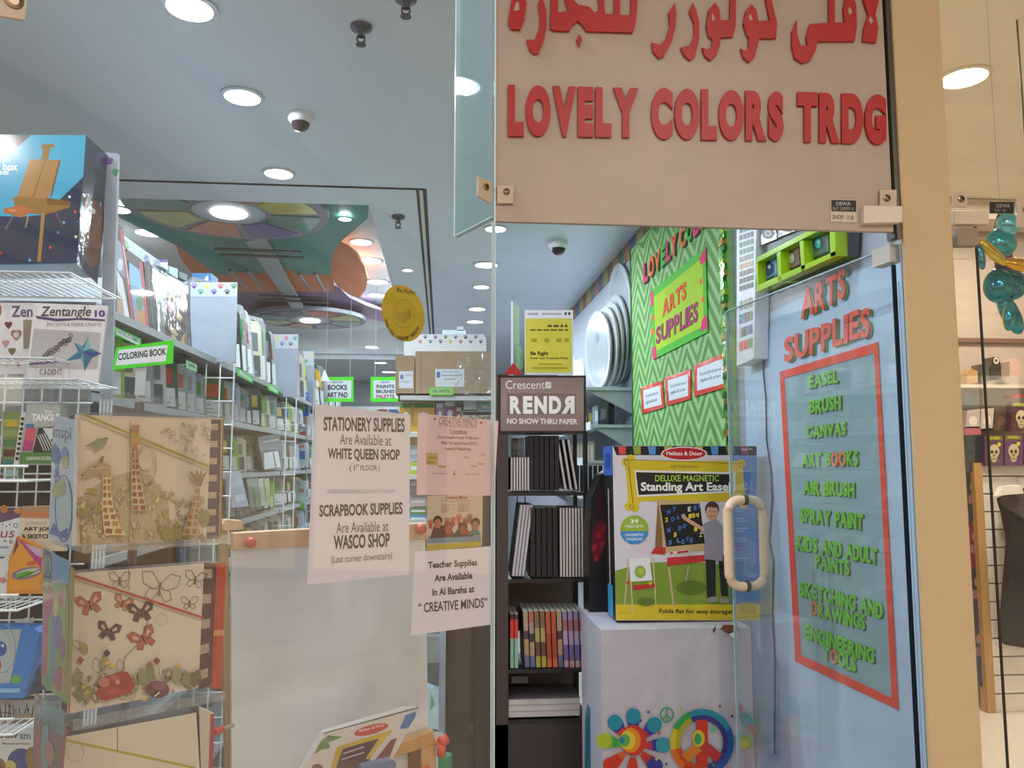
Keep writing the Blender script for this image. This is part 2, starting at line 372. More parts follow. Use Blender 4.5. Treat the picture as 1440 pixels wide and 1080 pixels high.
# ---------------- downlights
DL = [((267, 10), .13, 'largest ceiling downlight, at the front of the left row'), ((341, 135), .125, 'ceiling downlight second from the front in the left row'), ((392, 243), .125, 'ceiling downlight just in front of the ceiling groove'),
      ((697, 321), .115, 'ceiling downlight beside the lower corner of the red-lettered sign'), ((684, 372), .15, 'brightest ceiling downlight in the long right row'), ((677, 403), .115, 'ceiling downlight third from the front in the right row'),
      ((671, 434), .14, 'ceiling downlight fourth from the front in the right row'), ((668, 452), .15, 'ceiling downlight above the white paw print board')]
for p, dm, lab in DL:
    c = onZ(*p, ZC); e = thing('ceiling_light', lab, 'ceiling light', loc=(c.x, c.y, ZC), group='downlights in the flat ceiling')
    r = dm / 2
    MB().lathe([(r * 1.25, 0), (r * 1.25, -.006), (r * 1.02, -.008), (r, .0)], 'd8dcde', n=28).done('trim_ring', 'metal', e)
    MB().lathe([(.0001, -.004), (r, -.004)], 'ffffff', n=28).done('diffuser', 'lamp', e)
    area('lamp_glow', (c.x, c.y, ZC - .012), dm * .8, 13.5, COOL)
for i, (p, dm, z) in enumerate((((210, 327), .20, 3.398), ((508, 340), .17, 3.398), ((520, 366), .2, 3.398), ((531, 396), .2, 3.398), ((530, 415), .2, 3.398), ((166, 294), .14, 3.20), ((485, 307), .08, 3.20), ((523, 488), .15, ZC), ((530, 501), .14, ZC), ((535, 510), .16, ZC), ((547, 523), .2, ZC), ((573, 379), .07, ZC), ((553, 530), .1, ZC))):
    lab = ['downlight in the white left side of the recess', 'nearest downlight in the white right side of the recess', 'second downlight along the white right side of the recess', 'third downlight along the white right side of the recess', 'farthest downlight along the white right side of the recess', 'small downlight in the teal panel beside the big box', 'small warm downlight in the teal panel beside the wheel', 'nearest downlight beyond the ceiling recess', 'second downlight beyond the ceiling recess', 'third downlight beyond the ceiling recess', 'wide downlight above the paints and brushes sign', 'tiny glowing disc standing in for a reflected lamp beside the dark groove', 'farthest small downlight above the green bordered signs'][i]  # the tiny disc beside the groove is a built lamp reflection, no fitting
    c = onZ(*p, z); e = thing('ceiling_light', lab, 'ceiling light', loc=(c.x, c.y, z), group='downlights around the recess'); r = dm / 2
    MB().lathe([(r * 1.2, 0), (r * 1.2, -.006), (r * 1.02, -.008), (r, .0)], 'd8dcde', n=20).done('trim_ring', 'metal', e)
    MB().lathe([(.0001, -.004), (r, -.004)], 'ffffff', n=20).done('diffuser', 'lamp', e)
    if i in (0, 2, 3, 4, 7, 9, 10): area('lamp_glow', (c.x, c.y, z - .012), dm * .8, 5 if i == 0 else 12, COOL)
def dome(px, py, lab, s=1):
    c = onZ(px, py, ZC); e = thing('security_camera', lab, 'camera', loc=(c.x, c.y, ZC))
    MB().lathe([(.055 * s, 0), (.056 * s, -.03 * s), (.045 * s, -.045 * s), (.0001, -.045 * s)], 'e6e6ea', n=24).done('housing', 'plastic', e, smooth=True)
    MB().lathe([(.042 * s, -.04 * s), (.038 * s, -.062 * s), (.024 * s, -.078 * s), (.0001, -.084 * s)], '2a2024', n=24).done('dome', 'gloss', e, smooth=True)
dome(423, 160, 'white dome camera with dark glass on the left ceiling', .85); dome(785, 339, 'white dome camera with dark glass on the ceiling behind the doorway', 1.05)
def sprinkler(px, py, lab, s=1):
    c = onZ(px, py, ZC); e = thing('sprinkler_head', lab, 'sprinkler', loc=(c.x, c.y, ZC))
    MB().lathe([(.034 * s, 0), (.032 * s, -.01 * s), (.012 * s, -.02 * s), (.01 * s, -.035 * s)], '59616a', n=14).done('escutcheon', 'metal', e)
    m = MB()
    for k in (-1, 1): m.tube([(k * .01 * s, 0, -.03 * s), (k * .012 * s, 0, -.045 * s), (k * .003, 0, -.058 * s)], .003 * s, '4a5058')
    m.lathe([(.0001, -.058 * s), (.016 * s, -.058 * s), (.016 * s, -.061 * s), (.0001, -.061 * s)], '4a5058', n=12); m.done('deflector', 'metal', e)
sprinkler(508, 37, 'dark sprinkler head near the top of the ceiling', 1.0); sprinkler(560, 304, 'small sprinkler head beside the ceiling recess', 1.1); sprinkler(571, -4, 'dark sprinkler head at the upper edge of the photo', 1.0)

# ================================================================== SHOPFRONT
# pillar at the right of the entrance
A = PY(1.6).hit(1281, 540); B = PY(1.6).hit(1352, 540)
PX0, PX1 = A.x, B.x
pm = MB(); pm.box(PX0, PX1, 1.6, 1.612, 0, 3.3, 'cdb48e'); pm.box(PX1 - .012, PX1, 1.612, 1.66, 0, 3.3, 'cdb48e'); struct(pm.done('pillar', 'paint', bevel=.004))
pe = MB(); pe.box(PX0 - .012, PX0 - .002, 1.605, 1.64, 2.09, 3.3, '6a6660'); pe.box(PX0 - .02, PX0 - .014, 1.6, 1.63, 2.09, 3.3, '2c2a2a'); struct(pe.done('trim_4', 'metal'))
# transom sign panel
SG = PY(1.6); sgp = SG.at((SG.hit(975, 316).x, 1.6, 2.085))
ZT = SG.hit(697, 311).z
sign = thing('shop_sign', 'beige glass panel over the doorway with large red Arabic and English letters', 'sign', sgp)
xl = SG.hit(697, 540).x - sgp.o.x; xr = PX0 - .022 - sgp.o.x; zb = ZT - sgp.o.z
MB().box(xl, xr, 0, .012, zb, 1.1, 'b4a396').done('sign_panel', 'satin', sign)
MB().box(xl - .004, xl - .0005, -.002, .012, zb, 1.1, 'e8f2f4').done('glass_edge', 'gloss', sign)
RED = 'b01d1a'
def word(s, x0, x1, yt0, yb0, yt1, yb1, parent, pl, col, thick=.006, bold=.045, mat='satin', cols=None, wob=0, shadow=None, gap=.0):
    """individually cut letters of a word; each letter is a part"""
    adv = []
    for ch in s: adv.append(.42 if ch == ' ' else text2d(ch, bold)[2] + .07 + (.02 if ch != 'I' else .06))
    T = sum(adv); x = 0
    for k, ch in enumerate(s):
        a0, a1 = x / T, (x + adv[k] - .07) / T; x += adv[k]
        if ch == ' ': continue
        X0 = x0 + (x1 - x0) * a0; X1 = x0 + (x1 - x0) * a1; wv = R_.uniform(-wob, wob)
        def yy(a, t, b): return (yt0 + (yt1 - yt0) * a + wv) if t else (yb0 + (yb1 - yb0) * a + wv)
        q = [(X0, yy(a0, 0, 0)), (X1, yy(a1, 0, 0)), (X1, yy(a1, 1, 0)), (X0, yy(a0, 1, 0))]
        m = MB(pl)
        if shadow:
            q2 = [(a + shadow[1], b + shadow[2]) for a, b in q]; m.textq(ch, q2, shadow[0], bold, thick * .5, y=-thick * .5 - .0005)
        c = cols[k % len(cols)] if cols else col
        m.textq(ch, q, c, bold, thick, y=-thick - (thick * .5 if shadow else 0) - .0008); m.done('letter', mat, parent)
word('LOVELY', 714, 900, 121, 193, 126, 195, sign, sgp, RED, bold=.07)
word('COLORS', 915, 1103, 125, 197, 131, 200, sign, sgp, RED, bold=.07)
word('TRDG', 1120, 1247, 131, 201, 135, 205, sign, sgp, RED, bold=.07)
arab = [
 ([(724, -22), (717, 15), (714, 34), (718, 43), (731, 44), (737, 30), (740, 8), (736, -10)], [(725, 6), (729, 6), (730, 17), (722, 18)]),
 ([(761, -6), (756, 8), (759, 28), (757, 45), (751, 58), (740, 58), (744, 72), (750, 78), (757, 77), (764, 60), (768, 42), (768, 18)], None),
 ([(776, -30), (774, 20), (773, 42), (778, 45), (800, 46), (805, 37), (812, 32), (818, 37), (824, 46), (889, 48), (893, 35), (896, 0), (896, -40), (888, -40), (886, 24), (871, 23), (872, -36), (863, -36), (863, 22), (850, 22), (848, -5), (840, -2), (842, 16), (835, 20), (828, 12), (812, 9), (800, -4), (792, -4), (796, 8), (799, 18), (784, 20), (785, -30)], None),
 ([(814, 50), (818, 58), (814, 68), (810, 58)], None),
 ([(948, 6), (939, 20), (941, 38), (936, 56), (928, 65), (915, 62), (918, 76), (926, 84), (933, 81), (943, 62), (949, 40), (950, 20)], None),
 ([(973, 6), (968, 18), (975, 35), (975, 52), (969, 66), (956, 69), (961, 80), (969, 87), (976, 82), (982, 58), (982, 34), (977, 14)], None),
 ([(1004, 6), (995, 16), (992, 38), (995, 53), (1001, 58), (999, 67), (994, 72), (986, 69), (990, 81), (998, 87), (1006, 80), (1011, 66), (1012, 55), (1029, 54), (1033, 40), (1034, -30), (1026, -30), (1025, 30), (1012, 31), (1010, 14)], [(1001, 22), (1004, 30), (1000, 32), (999, 24)]),
 ([(1055, 8), (1047, 18), (1044, 36), (1049, 52), (1052, 56), (1051, 68), (1047, 74), (1040, 70), (1044, 83), (1052, 90), (1060, 82), (1064, 66), (1066, 56), (1090, 56), (1091, 34), (1084, 6), (1078, -30), (1068, -30), (1075, 0), (1081, 31), (1065, 32), (1062, 16)], [(1054, 22), (1057, 30), (1053, 32), (1051, 25)]),
 ([(1119, 30), (1112, 46), (1112, 68), (1116, 84), (1127, 91), (1138, 87), (1145, 74), (1148, 60), (1200, 60), (1203, 40), (1202, 10), (1196, -6), (1188, -4), (1184, 14), (1186, 34), (1172, 34), (1172, -40), (1163, -40), (1164, 34), (1137, 36), (1132, 54), (1134, 66), (1124, 66), (1119, 50)], [(1193, 12), (1196, 20), (1192, 24), (1190, 16)]),
 ([(1206, -25), (1213, 5), (1219, 22), (1213, 42), (1211, 60), (1230, 62), (1233, 42), (1229, 22), (1236, -5), (1240, -25), (1231, -25), (1225, 4), (1215, -25)], [(1222, 26), (1226, 32), (1222, 36), (1219, 31)]),
]
for out, hole in arab:
    m = MB(sgp); m.slab(out, -.007, -.001, RED); lt = m.done('arabic_letter', 'satin', sign)
    if hole: h = MB(sgp); h.slab(hole, -.0076, -.0071, 'b4a396'); h.done('letter_counter', 'gloss', lt)
# meter number plate on the sign
def plate(a):
    a.rect(1169, 281, 1204, 297, '1c1a1c', 1); a.text('DEWA', 1176, 284, 1196, 289, 'c8c4c0', 0, .01); a.text('847 58899 6', 1171, 291, 1200, 296, '9a9690', 0, 0)
    a.text('SHOP - 118', 1171, 302, 1200, 308, '4a443e', 1, .01)
flatthing('number_plate', 'small black and white shop number plate on the lower edge of the sign', 'plate', PY(1.598), rc(1168, 280, 1205, 312, dt=1, db=1), .0015, 'cfc2b4', plate)
# patch fittings / clamps
def clamp(pl, quad, bolt, lab, r=.007):
    p = based(pl, quad); e = thing('glass_clamp', lab, 'clamp', p)
    MB(p).slab(quad, -.006, -.0005, 'cdb9a4').done('plate', 'satin', e, bevel=.001)
    u, v = p.L(*bolt); m = MB(); m.lathe([(r, .0), (r, .002), (r * .6, .003), (r * .55, .0005), (.0001, .0005)], '8a7866', n=16)
    b = m.done('bolt', 'metal', e); b.location = (u, -.006, v); b.rotation_euler = (math.pi / 2, 0, 0)
clamp(PY(1.597), rc(699, 262, 722, 287), (712, 271), 'beige glass clamp on the lower left corner of the sign panel')
clamp(PW(-.004), [(670, 277), (689, 288), (690, 257), (670, 249)], (681, 264), 'beige glass clamp on the display window beside the sign corner')
clamp(PY(1.597), rc(1236, 268, 1259, 294), (1245, 280), 'round headed clamp on the lower right corner of the sign panel', .008)
clamp(PW(-.004), [(-20, 22), (34, 31), (38, -25), (-20, -40)], (18, 3), 'beige glass clamp at the upper left corner of the photo', .012)
pp = PY(1.596); q = rc(1211, 291, 1265, 316, dt=1, db=-1); p = based(pp, q)
tag(MB(p).slab(q, -.012, .03, 'e2d3c4').done('door_patch_fitting', 'satin', pl=p, bevel=.002), 'pale rectangular pivot fitting at the top right of the door', 'fitting')
# display window pane (angled) and glass fin
wl = 2.3
wm = MB(); wm.box(-wl, -.003, 0, .01, .04, 3.25, 'ffffff'); wo = wm.done('window_1', 'glass'); wo.matrix_world = PW(0).at(CORN).mat(); struct(wo)
em = MB(); em.box(-.0028, -.0012, -.001, .011, .04, ZT, 'dfeef2'); eo = em.done('window_edge', 'gloss'); eo.matrix_world = PW(0).at(CORN).mat(); eo.parent = wo; eo.matrix_parent_inverse = wo.matrix_world.inverted(); eo.matrix_world = PW(0).at(CORN).mat()
sl = MB(); sl.box(-wl, 0, -.02, .03, 0, .04, '8a8f92'); so = sl.done('trim_5', 'metal'); so.matrix_world = PW(0).at(CORN).mat(); struct(so)
fa = math.radians(90 + 27)
fin = MB(); z0 = PY(1.6).hit(697, 303).z
fin.box(0.01, .175, -.005, .005, z0, 3.25, 'ffffff'); fo = fin.done('window_2', 'finglass'); fo.location = (CORN.x, CORN.y, 0); fo.rotation_euler = (0, 0, fa); struct(fo)
fe = MB(); fe.box(.173, .177, -.006, .006, z0, 3.25, 'dff2f4'); fe.box(.01, .177, -.006, .006, z0 - .003, z0, 'b8d8d8'); feo = fe.done('window_edge', 'gloss', fo)
# door: pane hinged at the right, standing open nearly parallel to the right wall
HG = Vector((PY(1.64).hit(1264, 540).x, 1.64, 0)); FE = Vector(Pl(-90, (.9, 0, 0)).hit(1028, 652)); FE.z = 0
dv = (FE - HG); dl = dv.length; da = math.atan2(dv.y, dv.x)
door = thing('door_1', None, None, loc=HG, rotz=da); door['kind'] = 'structure'
MB().box(.0, dl, -.005, .005, .01, 2.08, 'ffffff').done('pane', 'doorglass', door)
MB().box(-.003, .0, -.005, .005, .01, 2.04, '16191c').done('pane_edge', 'gloss', door)
MB().box(dl, dl + .003, -.005, .005, .01, 2.08, 'b8dce4').done('pane_edge', 'gloss', door)
MB().box(0, dl, -.004, .004, 2.08, 2.083, 'b8dce4').done('pane_edge', 'gloss', door)
MB().box(-.01, .05, -.014, .014, 2.045, 2.085, 'c8bfb4').done('patch_fitting', 'satin', door)
hp = Pl(-90, (.905, 0, 0)).hit(1047, 765); hs = (Vector((hp.x, hp.y, 0)) - HG).length
zt_, zb_ = Pl(-90, (.905, 0, 0)).hit(1047, 703).z, Pl(-90, (.905, 0, 0)).hit(1047, 824).z
path = []; hw, r = .058, .04
for cx, cz, a0 in ((hw - r, zt_ - r, 0), (-hw + r, zt_ - r, 90), (-hw + r, zb_ + r, 180), (hw - r, zb_ + r, 270)):
    for k in range(7): t = math.radians(a0 + k * 15); path.append((hs, cx + r * math.cos(t), cz + r * math.sin(t)))
hnd = MB().tube(path, .0135, 'f0d3b6', n=14, closed=True).done('door_handle', 'plastic', door, smooth=True)
for z in (zt_, zb_):
    m = MB(); m.lathe([(.0001, -.006), (.0165, -.006), (.0165, .006), (.0001, .006)], '1a1818', n=18); wsh = m.done('washer', 'gloss', hnd); wsh.location = (hs, 0, z); wsh.rotation_euler = (math.pi / 2, 0, 0)

# ---------------- papers on the display window
def sheetart1(a):
    k = '3a3236'
    a.text('STATIONERY SUPPLIES', 455, 586, 569, 606, k, 2, .03); a.text('Are Available at', 478, 610, 550, 625, '5a4c4e', 2, .0)
    a.text('WHITE QUEEN SHOP', 461, 630, 562, 648, k, 2, .03); a.text('(1', 491, 654, 499, 664, '5a4c4e', 0, 0); a.text('ST', 500, 653, 505, 657, '5a4c4e', 0, 0); a.text('FLOOR )', 507, 654, 534, 664, '5a4c4e', 0, 0)
    a.text('SCRAPBOOK SUPPLIES', 449, 710, 566, 727, k, -4, .03); a.text('Are Available at', 473, 735, 546, 750, '5a4c4e', -3, 0)
    a.text('WASCO SHOP', 469, 753, 548, 773, k, -4, .03); a.text('(Last corner downstairs)', 466, 782, 551, 795, '5a4c4e', -6, 0)
flatthing('notice_sheet', 'tall pale pink notice about stationery and scrapbook supplies taped to the window', 'notice', PW(.0125), [(432, 822), (575, 808), (577, 583), (443, 568)], .0006, 'f0ebfa', sheetart1, 'paper', artmat='matte')
tp = MB(based(PW(.0115), rc(460, 686, 556, 695))); tp.slab(rc(460, 688, 556, 694, db=-1), 0, .0006, 'ffffff'); tag(tp.done('clear_tape', 'film', pl=tp.pl), 'strip of clear tape across the middle of the tall pink notice', 'tape')
def sheetart2(a):
    k = '8a6a6a'
    a.text('"', 610, 588, 613, 591, '4a3a3a', 0, .03); a.text('CREATIVE MINDS', 617, 586, 672, 597, k, 3, 0, .4); a.text('"', 675, 593, 678, 596, '4a3a3a', 0, .03); a.line([(616, 598.5), (671, 601.5)], .6, k)
    a.text('Location:', 633, 603, 657, 610, k, 1, .02); a.text('Umm Suqeim Road, Al Barsha 1', 615, 612, 675, 618, k, 1.5, .01); a.text('After 1st signal from ENOC', 620, 620, 671, 626, k, 1.5, .01); a.text('towards Waterfront', 626, 628, 662, 633, k, 1, .01)
    a.rect(599, 637, 615.5, 654, 'cfae6a'); a.rect(615, 654, 627, 657, 'cfae6a', 1); a.text('Creative', 601, 641, 614, 645, '8a7040', 0, .01); a.text('Minds', 601, 648, 610, 652, '8a7040', 0, .01)
    for x, y_, s in ((652, 641, 'Road'), (675, 637, 'Villa'), (662, 653, 'Gate'), (672, 650, 'Store')): a.text(s, x, y_, x + 8, y_ + 4, 'b08f8c', 0, 0)
    a.text('Umm Suqeim', 608, 664, 628, 668, 'b08f8c', 0, 0); a.text('Umm Suqeim', 654, 665, 674, 669, 'b08f8c', 0, 0); a.poly([(636, 668), (641, 668), (638.5, 661)], 'c0a09c')
flatthing('notice_sheet', 'pink map and location notice taped to the window beside the tall notice', 'notice', PW(.0125), [(586, 696), (695, 697), (701, 592), (588, 581)], .0006, 'f0ced8', sheetart2, 'paper', artmat='matte')
def poster(a):
    a.text('Creative Minds', 626, 697, 657, 702, 'b04a48', 0, .02); a.text('We are open for all school needs', 620, 703, 662, 706, '8a7a74', 0, 0)
    for j in range(6):
        a.rect(620, 709 + j * 2.1, 633 - (j % 3) * 2, 710 + j * 2.1, 'c79a90'); a.rect(644, 708 + j * 2.1, 661 - (j % 2) * 3, 709 + j * 2.1, 'c79a90')
    a.rect(601, 754, 676, 758, '9aa6ac', -3); a.rect(601, 757, 676, 764, '7a9ab0', -3)
    a.poly([(604, 757), (610, 740), (616, 737), (634, 742), (640, 755)], '6a3a40'); a.poly([(634, 756), (644, 744), (656, 744), (664, 752), (666, 754)], '38304e'); a.poly([(657, 753), (664, 744), (672, 745), (676, 752)], '2f7a80')
    for x, y_, c in ((605, 738, 'c0482e'), (628, 735, 'b84a40'), (637, 734, 'c83a34'), (645, 731, 'd8602e'), (660, 730, '8a6a50'), (654, 735, 'a84a38')):
        a.ell(x, y_ + 2, 2.6, 4, c)
        for k in range(4): a.line([(x - 2 + k * 1.4, y_), (x - 3.4 + k * 2.3, y_ - 8 + abs(k - 1.5))], 1.1, c)
    for x, y_, c, h in ((615, 735, 'c08458', '3a241c'), (630, 743, 'b45048', '8a4a3a'), (668, 738, 'b07a5c', '3a2420'), (650, 744, '9a5040', '3a2420')):
        a.ell(x, y_ - 3, 6.4, 7, h); a.ell(x, y_ + 1.4, 4.8, 6.8, c); a.ell(x - 1.8, y_, .7, .5, '301a14'); a.ell(x + 1.8, y_, .7, .5, '301a14'); a.line([(x - 1.5, y_ + 4), (x + 1.5, y_ + 4)], .7, '8a3028')
    a.ell(658, 749, 5, 2, 'cc3a34')
    a.rect(599.5, 767, 676, 774, 'c9b23c', -6)
flatthing('small_poster', 'small poster of children raising painted hands under the pink map notice', 'poster', PW(.0128), [(600, 775), (678, 767), (679, 696), (601, 697)], .0006, 'd8c6b4', poster, 'paper')
def sheetart3(a):
    k = '453c3e'
    a.text('Teacher Supplies', 602, 790, 671, 802, k, -4, .03); a.text('Are Available', 611, 808, 664, 818, k, -4, .03); a.text('In Al Barsha at', 608, 828, 667, 838, k, -5, .03)
    a.text('“ CREATIVE MINDS”', 588, 848, 685, 862, k, -8, .018)
flatthing('notice_sheet', 'pale notice about teacher supplies taped lowest on the window', 'notice', PW(.0125), [(578, 894), (692, 878), (692, 768), (584, 776)], .0006, 'f0ebfa', sheetart3, 'paper', artmat='matte')
ys = []
for i in range(36): t = 2 * math.pi * i / 36; ys.append((567 + 30 * math.cos(t) + 3 * math.sin(t), 440.5 + 40 * math.sin(t) + 3 * math.cos(t)))
def stick(a):
    a.text('Be Right', 558, 404, 584, 412, '5a4a08', 5, .02); a.ring(568, 441, 15, 20, 1.0, 'b39a10')
    a.poly([(556, 434), (567, 441), (567, 456), (556, 449)], 'bba116'); a.poly([(578, 432), (567, 441), (567, 456), (578, 447)], 'b39a10')
    s = 'Know Your Consumer Rights'; n = len(s)
    for i, ch in enumerate(s):
        if ch == ' ': continue
        t = math.radians(165 - i * 135 / n); x = 567 + 25 * math.cos(t); y_ = 441 + 35 * math.sin(t); a.text(ch, x - 1.4, y_ - 2.5, x + 1.4, y_ + 2.5, '5a4a08', 0, .01)
flatthing('round_sticker', 'round yellow sticker on the display window under the ceiling groove', 'sticker', PW(.0125), ys, .0006, 'cfb410', stick, 'satin')

# ================================================================== RIGHT WALL
W1 = PR(XW - .004)
pz = [(900, 314), (1046, 290), (1046, 700), (900, 700)]
# blue paper lining near the entrance
Yb0, Yb1 = PR(XW).hit(1052, 652).y, 1.63
bl = MB(); bl.box(XW - .004, XW - .001, Yb1, Yb0, .0, 2.12, 'c6dcf2'); bl.box(XW - .006, XW - .004, Yb1 + .2, Yb0 - .16, .0, 2.05, 'c6dcf2')
tag(bl.done('blue_paper_lining', 'paper'), 'light blue paper lining the right wall just inside the glass door', 'paper lining')
# small strip of blue paper on the reveal behind the door jamb
tag(MB().box(PX0 + .0, XW - .05, 1.613, 1.617, 0, 2.08, 'a4c0dc').done('blue_paper_strip', 'paper'), 'narrow strip of blue paper beside the tan pillar', 'paper strip')
tag(MB().box(XW - .012, XW - .002, Yb0 + .02, Yb0 + .05, .0, 2.05, '3a4248').done('wall_cable', 'matte'), 'thin dark cable running down between the green board and blue paper', 'cable') if False else None
cbm = MB(); cpt = [PR(XW - .012).hit(x, y_) for x, y_ in ((1073, 430), (1075, 470), (1073, 520), (1077, 560), (1078, 620), (1084, 660), (1086, 700), (1082, 760), (1088, 790), (1086, 860), (1090, 930), (1089, 1060))]
tag(cbm.tube(cpt, .0028, '2e3640', n=5).done('wall_cable', 'matte'), 'thin dark wavy cable hanging down the blue paper', 'cable')
# orange frame with the list
LIST = PR(XW - .0075)
fr_pts = [(1119, 930), (1264, 998), (1235, 481), (1097, 523)]; p = based(LIST, fr_pts)
lst = thing('supply_list', 'orange paper frame around a list of green cut letters on blue wall paper', 'list', p)
oc = 'ff4a1e'
MB(p).slab(fr_pts, .0, .0008, '9ab6bc').done('backing', 'paper', lst)
for q in ([(1097, 523), (1235, 481), (1230, 496), (1103, 532)], [(1235, 481), (1264, 998), (1255, 982), (1230, 496)], [(1119, 930), (1127, 921), (1255, 982), (1264, 998)], [(1097, 523), (1103, 532), (1127, 921), (1119, 930)]):
    MB(p).slab(q, -.002, -.0002, oc).done('frame_strip', 'paper', lst)
GR = '78d42a'
for s, x0, x1, a, b, c, d in (('EASEL', 1139, 1181, 528, 546, 519, 537), ('BRUSH', 1140, 1185, 563, 582, 556, 576), ('CANVAS', 1136, 1192, 600, 616, 592, 612), ('ART BOOKS', 1129, 1209, 639, 657, 633, 655), ('AIR BRUSH', 1131, 1204, 676, 695, 678, 699),
                              ('SPRAY PAINT', 1127, 1216, 714, 734, 723, 746), ('KIDS AND ADULT', 1122, 1236, 752, 773, 771, 794), ('PAINTS', 1148, 1197, 780, 799, 789, 810), ('SKETCHING AND', 1126, 1244, 817, 838, 848, 871), ('DRAWINGS', 1142, 1219, 845, 865, 865, 887), ('ENGINEERING', 1133, 1232, 877, 898, 913, 935), ('TOOLS', 1160, 1206, 908, 928, 924, 946)):
    cols = None
    if s == 'ART BOOKS': cols = [GR] * 5 + ['ff7a3a'] * 1 + ['e8a03a'] + [GR] * 2
    if s in ('TOOLS', 'DRAWINGS'): cols = [GR, 'e88a3a', GR, GR, GR, GR, GR, GR] if s == 'TOOLS' else ['e88a3a'] + [GR] * 7
    word(s, x0, x1, a, b, c, d, lst, p, GR, thick=.0025, bold=.035, mat='paper', cols=cols, wob=.8, shadow=('6a5a34', 1.0, 1.2))
ttl_pts = [(1104, 512), (1228, 480), (1228, 380), (1104, 420)]; p = based(LIST, ttl_pts)
ttl = thing('wall_title', 'orange cut letters with green shadows reading arts supplies above the orange frame', 'lettering', p)
word('ARTS', 1129, 1193, 408, 449, 376, 419, ttl, p, 'ff5a28', .004, .03, 'paper', wob=2, shadow=('4a8a3a', 2.4, 1.2))
word('SUPPLIES', 1105, 1228, 474, 509, 430, 472, ttl, p, 'ff5a28', .004, .03, 'paper', wob=2, shadow=('4a8a3a', 2.4, 1.2))
# green chevron board
Y0, Y1 = PR(XW).hit(1040, 652).y, PR(XW).hit(899, 652).y
gb = thing('chevron_board', 'tall green chevron patterned board on the right wall above the easel carton', 'notice board', loc=(XW, (Y0 + Y1) / 2, 1.35), rotz=math.radians(-90))
Wd = Y1 - Y0; H = 1.50
MB().box(-Wd / 2, Wd / 2, -.03, -.001, 0, H, 'a2cf88').done('backing', 'paper', gb)
cv = MB(); per, amp, bh = .29, .15, .042
n = int(Wd / (per / 2)) + 1
for k in range(-4, 42, 2):
    for i in range(n):
        xa = -Wd / 2 + i * per / 2; xb = min(xa + per / 2, Wd / 2); za = k * bh + (amp if i % 2 else 0); zb2 = k * bh + (0 if i % 2 else amp); 
        if xb < xa + per / 2: zb2 = za + (zb2 - za) * (xb - xa) / (per / 2)
        q = [(xa, za), (xb, zb2), (xb, zb2 + bh), (xa, za + bh)]
        if max(z for _, z in q) <= 0 or min(z for _, z in q) >= H: continue
        q = [(x, min(max(z, 0), H)) for x, z in q]
        cv.add([(x, -.0306, z) for x, z in q], [(0, 1, 2, 3)], '5f9a4c' if k % 4 else '68a254')
cv.done('chevron_stripes', 'paper', gb)
fo_ = MB(); 
for i in range(60): z = H * i / 60; xx = Wd / 2 + R_.uniform(-.012, .004); fo_.prism([(xx - .03, z), (xx + .012, z + .002), (xx + .008, z + .03), (xx - .024, z + .027)], -.04 - R_.random() * .008, -.03, ['3f9a20', 'a8c830', '66c040', '2f7a18', 'c8a030'][i % 5])
fo_.done('foil_border', 'foil', gb)
MB().box(-Wd / 2 - .02, -Wd / 2, -.034, -.001, 0, H, '2f6a3a').done('dark_edge', 'paper', gb)
p = based(PR(XW - .034), [(900, 400), (1000, 400), (1000, 300), (900, 300)])
hl = thing('board_heading', 'small multicoloured cut letters rising along the top of the green chevron board', 'lettering', p)
PK, OG, LM = 'f02a78', 'f0761a', '4ab82a'
xs = 905.
for ch, c, w_ in (('L', PK, 7), ('O', 'ff6a2a', 8), ('V', OG, 8), ('E', LM, 7), ('L', PK, 6), ('Y', 'ff5a2a', 9), (' ', '', 2), ('C', OG, 9), ('O', LM, 9), ('L', PK, 8), ('O', 'ff4a3a', 10), ('R', 'ff6a2a', 10), ('S', PK, 9)):
    if ch != ' ':
        yb = 400 - .93 * (xs - 905); q = [(xs, yb), (xs + w_ - .5, yb - .93 * w_), (xs + w_ - .5, yb - .93 * w_ - 29), (xs, yb - 29)]
        m = MB(p); m.textq(ch, [(a + 1.5, b + 1) for a, b in q], '1c3018', .04, .001, y=-.0012); m.textq(ch, q, c, .045, .002, y=-.0034); m.done('letter', 'paper', hl)
    xs += w_ + .6
q = [(918, 506), (995, 467), (992, 347), (915, 410)]; p = based(PR(XW - .036), q)
def bsign(a):
    a.poly([(922, 494), (990, 458), (988, 362), (920, 417)], 'b4dc1c')
    a.poly([(983, 364), (992, 347), (993, 367), (986, 373)], PK); a.poly([(985, 466), (995, 462), (994, 441), (987, 450)], PK); a.poly([(918, 506), (918, 488), (923, 487), (924, 503)], PK); a.poly([(915, 432), (915, 411), (919, 409), (919, 428)], PK)
    for x, y_ in ((918, 447), (918, 466), (986, 396), (989, 421)): a.ell(x, y_, 2, 4.5, 'ff6a2a')
bs = flatthing('board_sign', 'bright lime sign with pink corners reading arts supplies on the chevron board', 'sign', PR(XW - .036), q, .002, '4cc424', bsign, 'paper', artmat='matte')
word('ARTS', 932, 966, 424, 446, 394, 419, bs, p, 'f04c18', .002, .04, 'paper'); word('SUPPLIES', 923, 983, 461, 485, 422, 451, bs, p, 'a82468', .002, .035, 'paper')
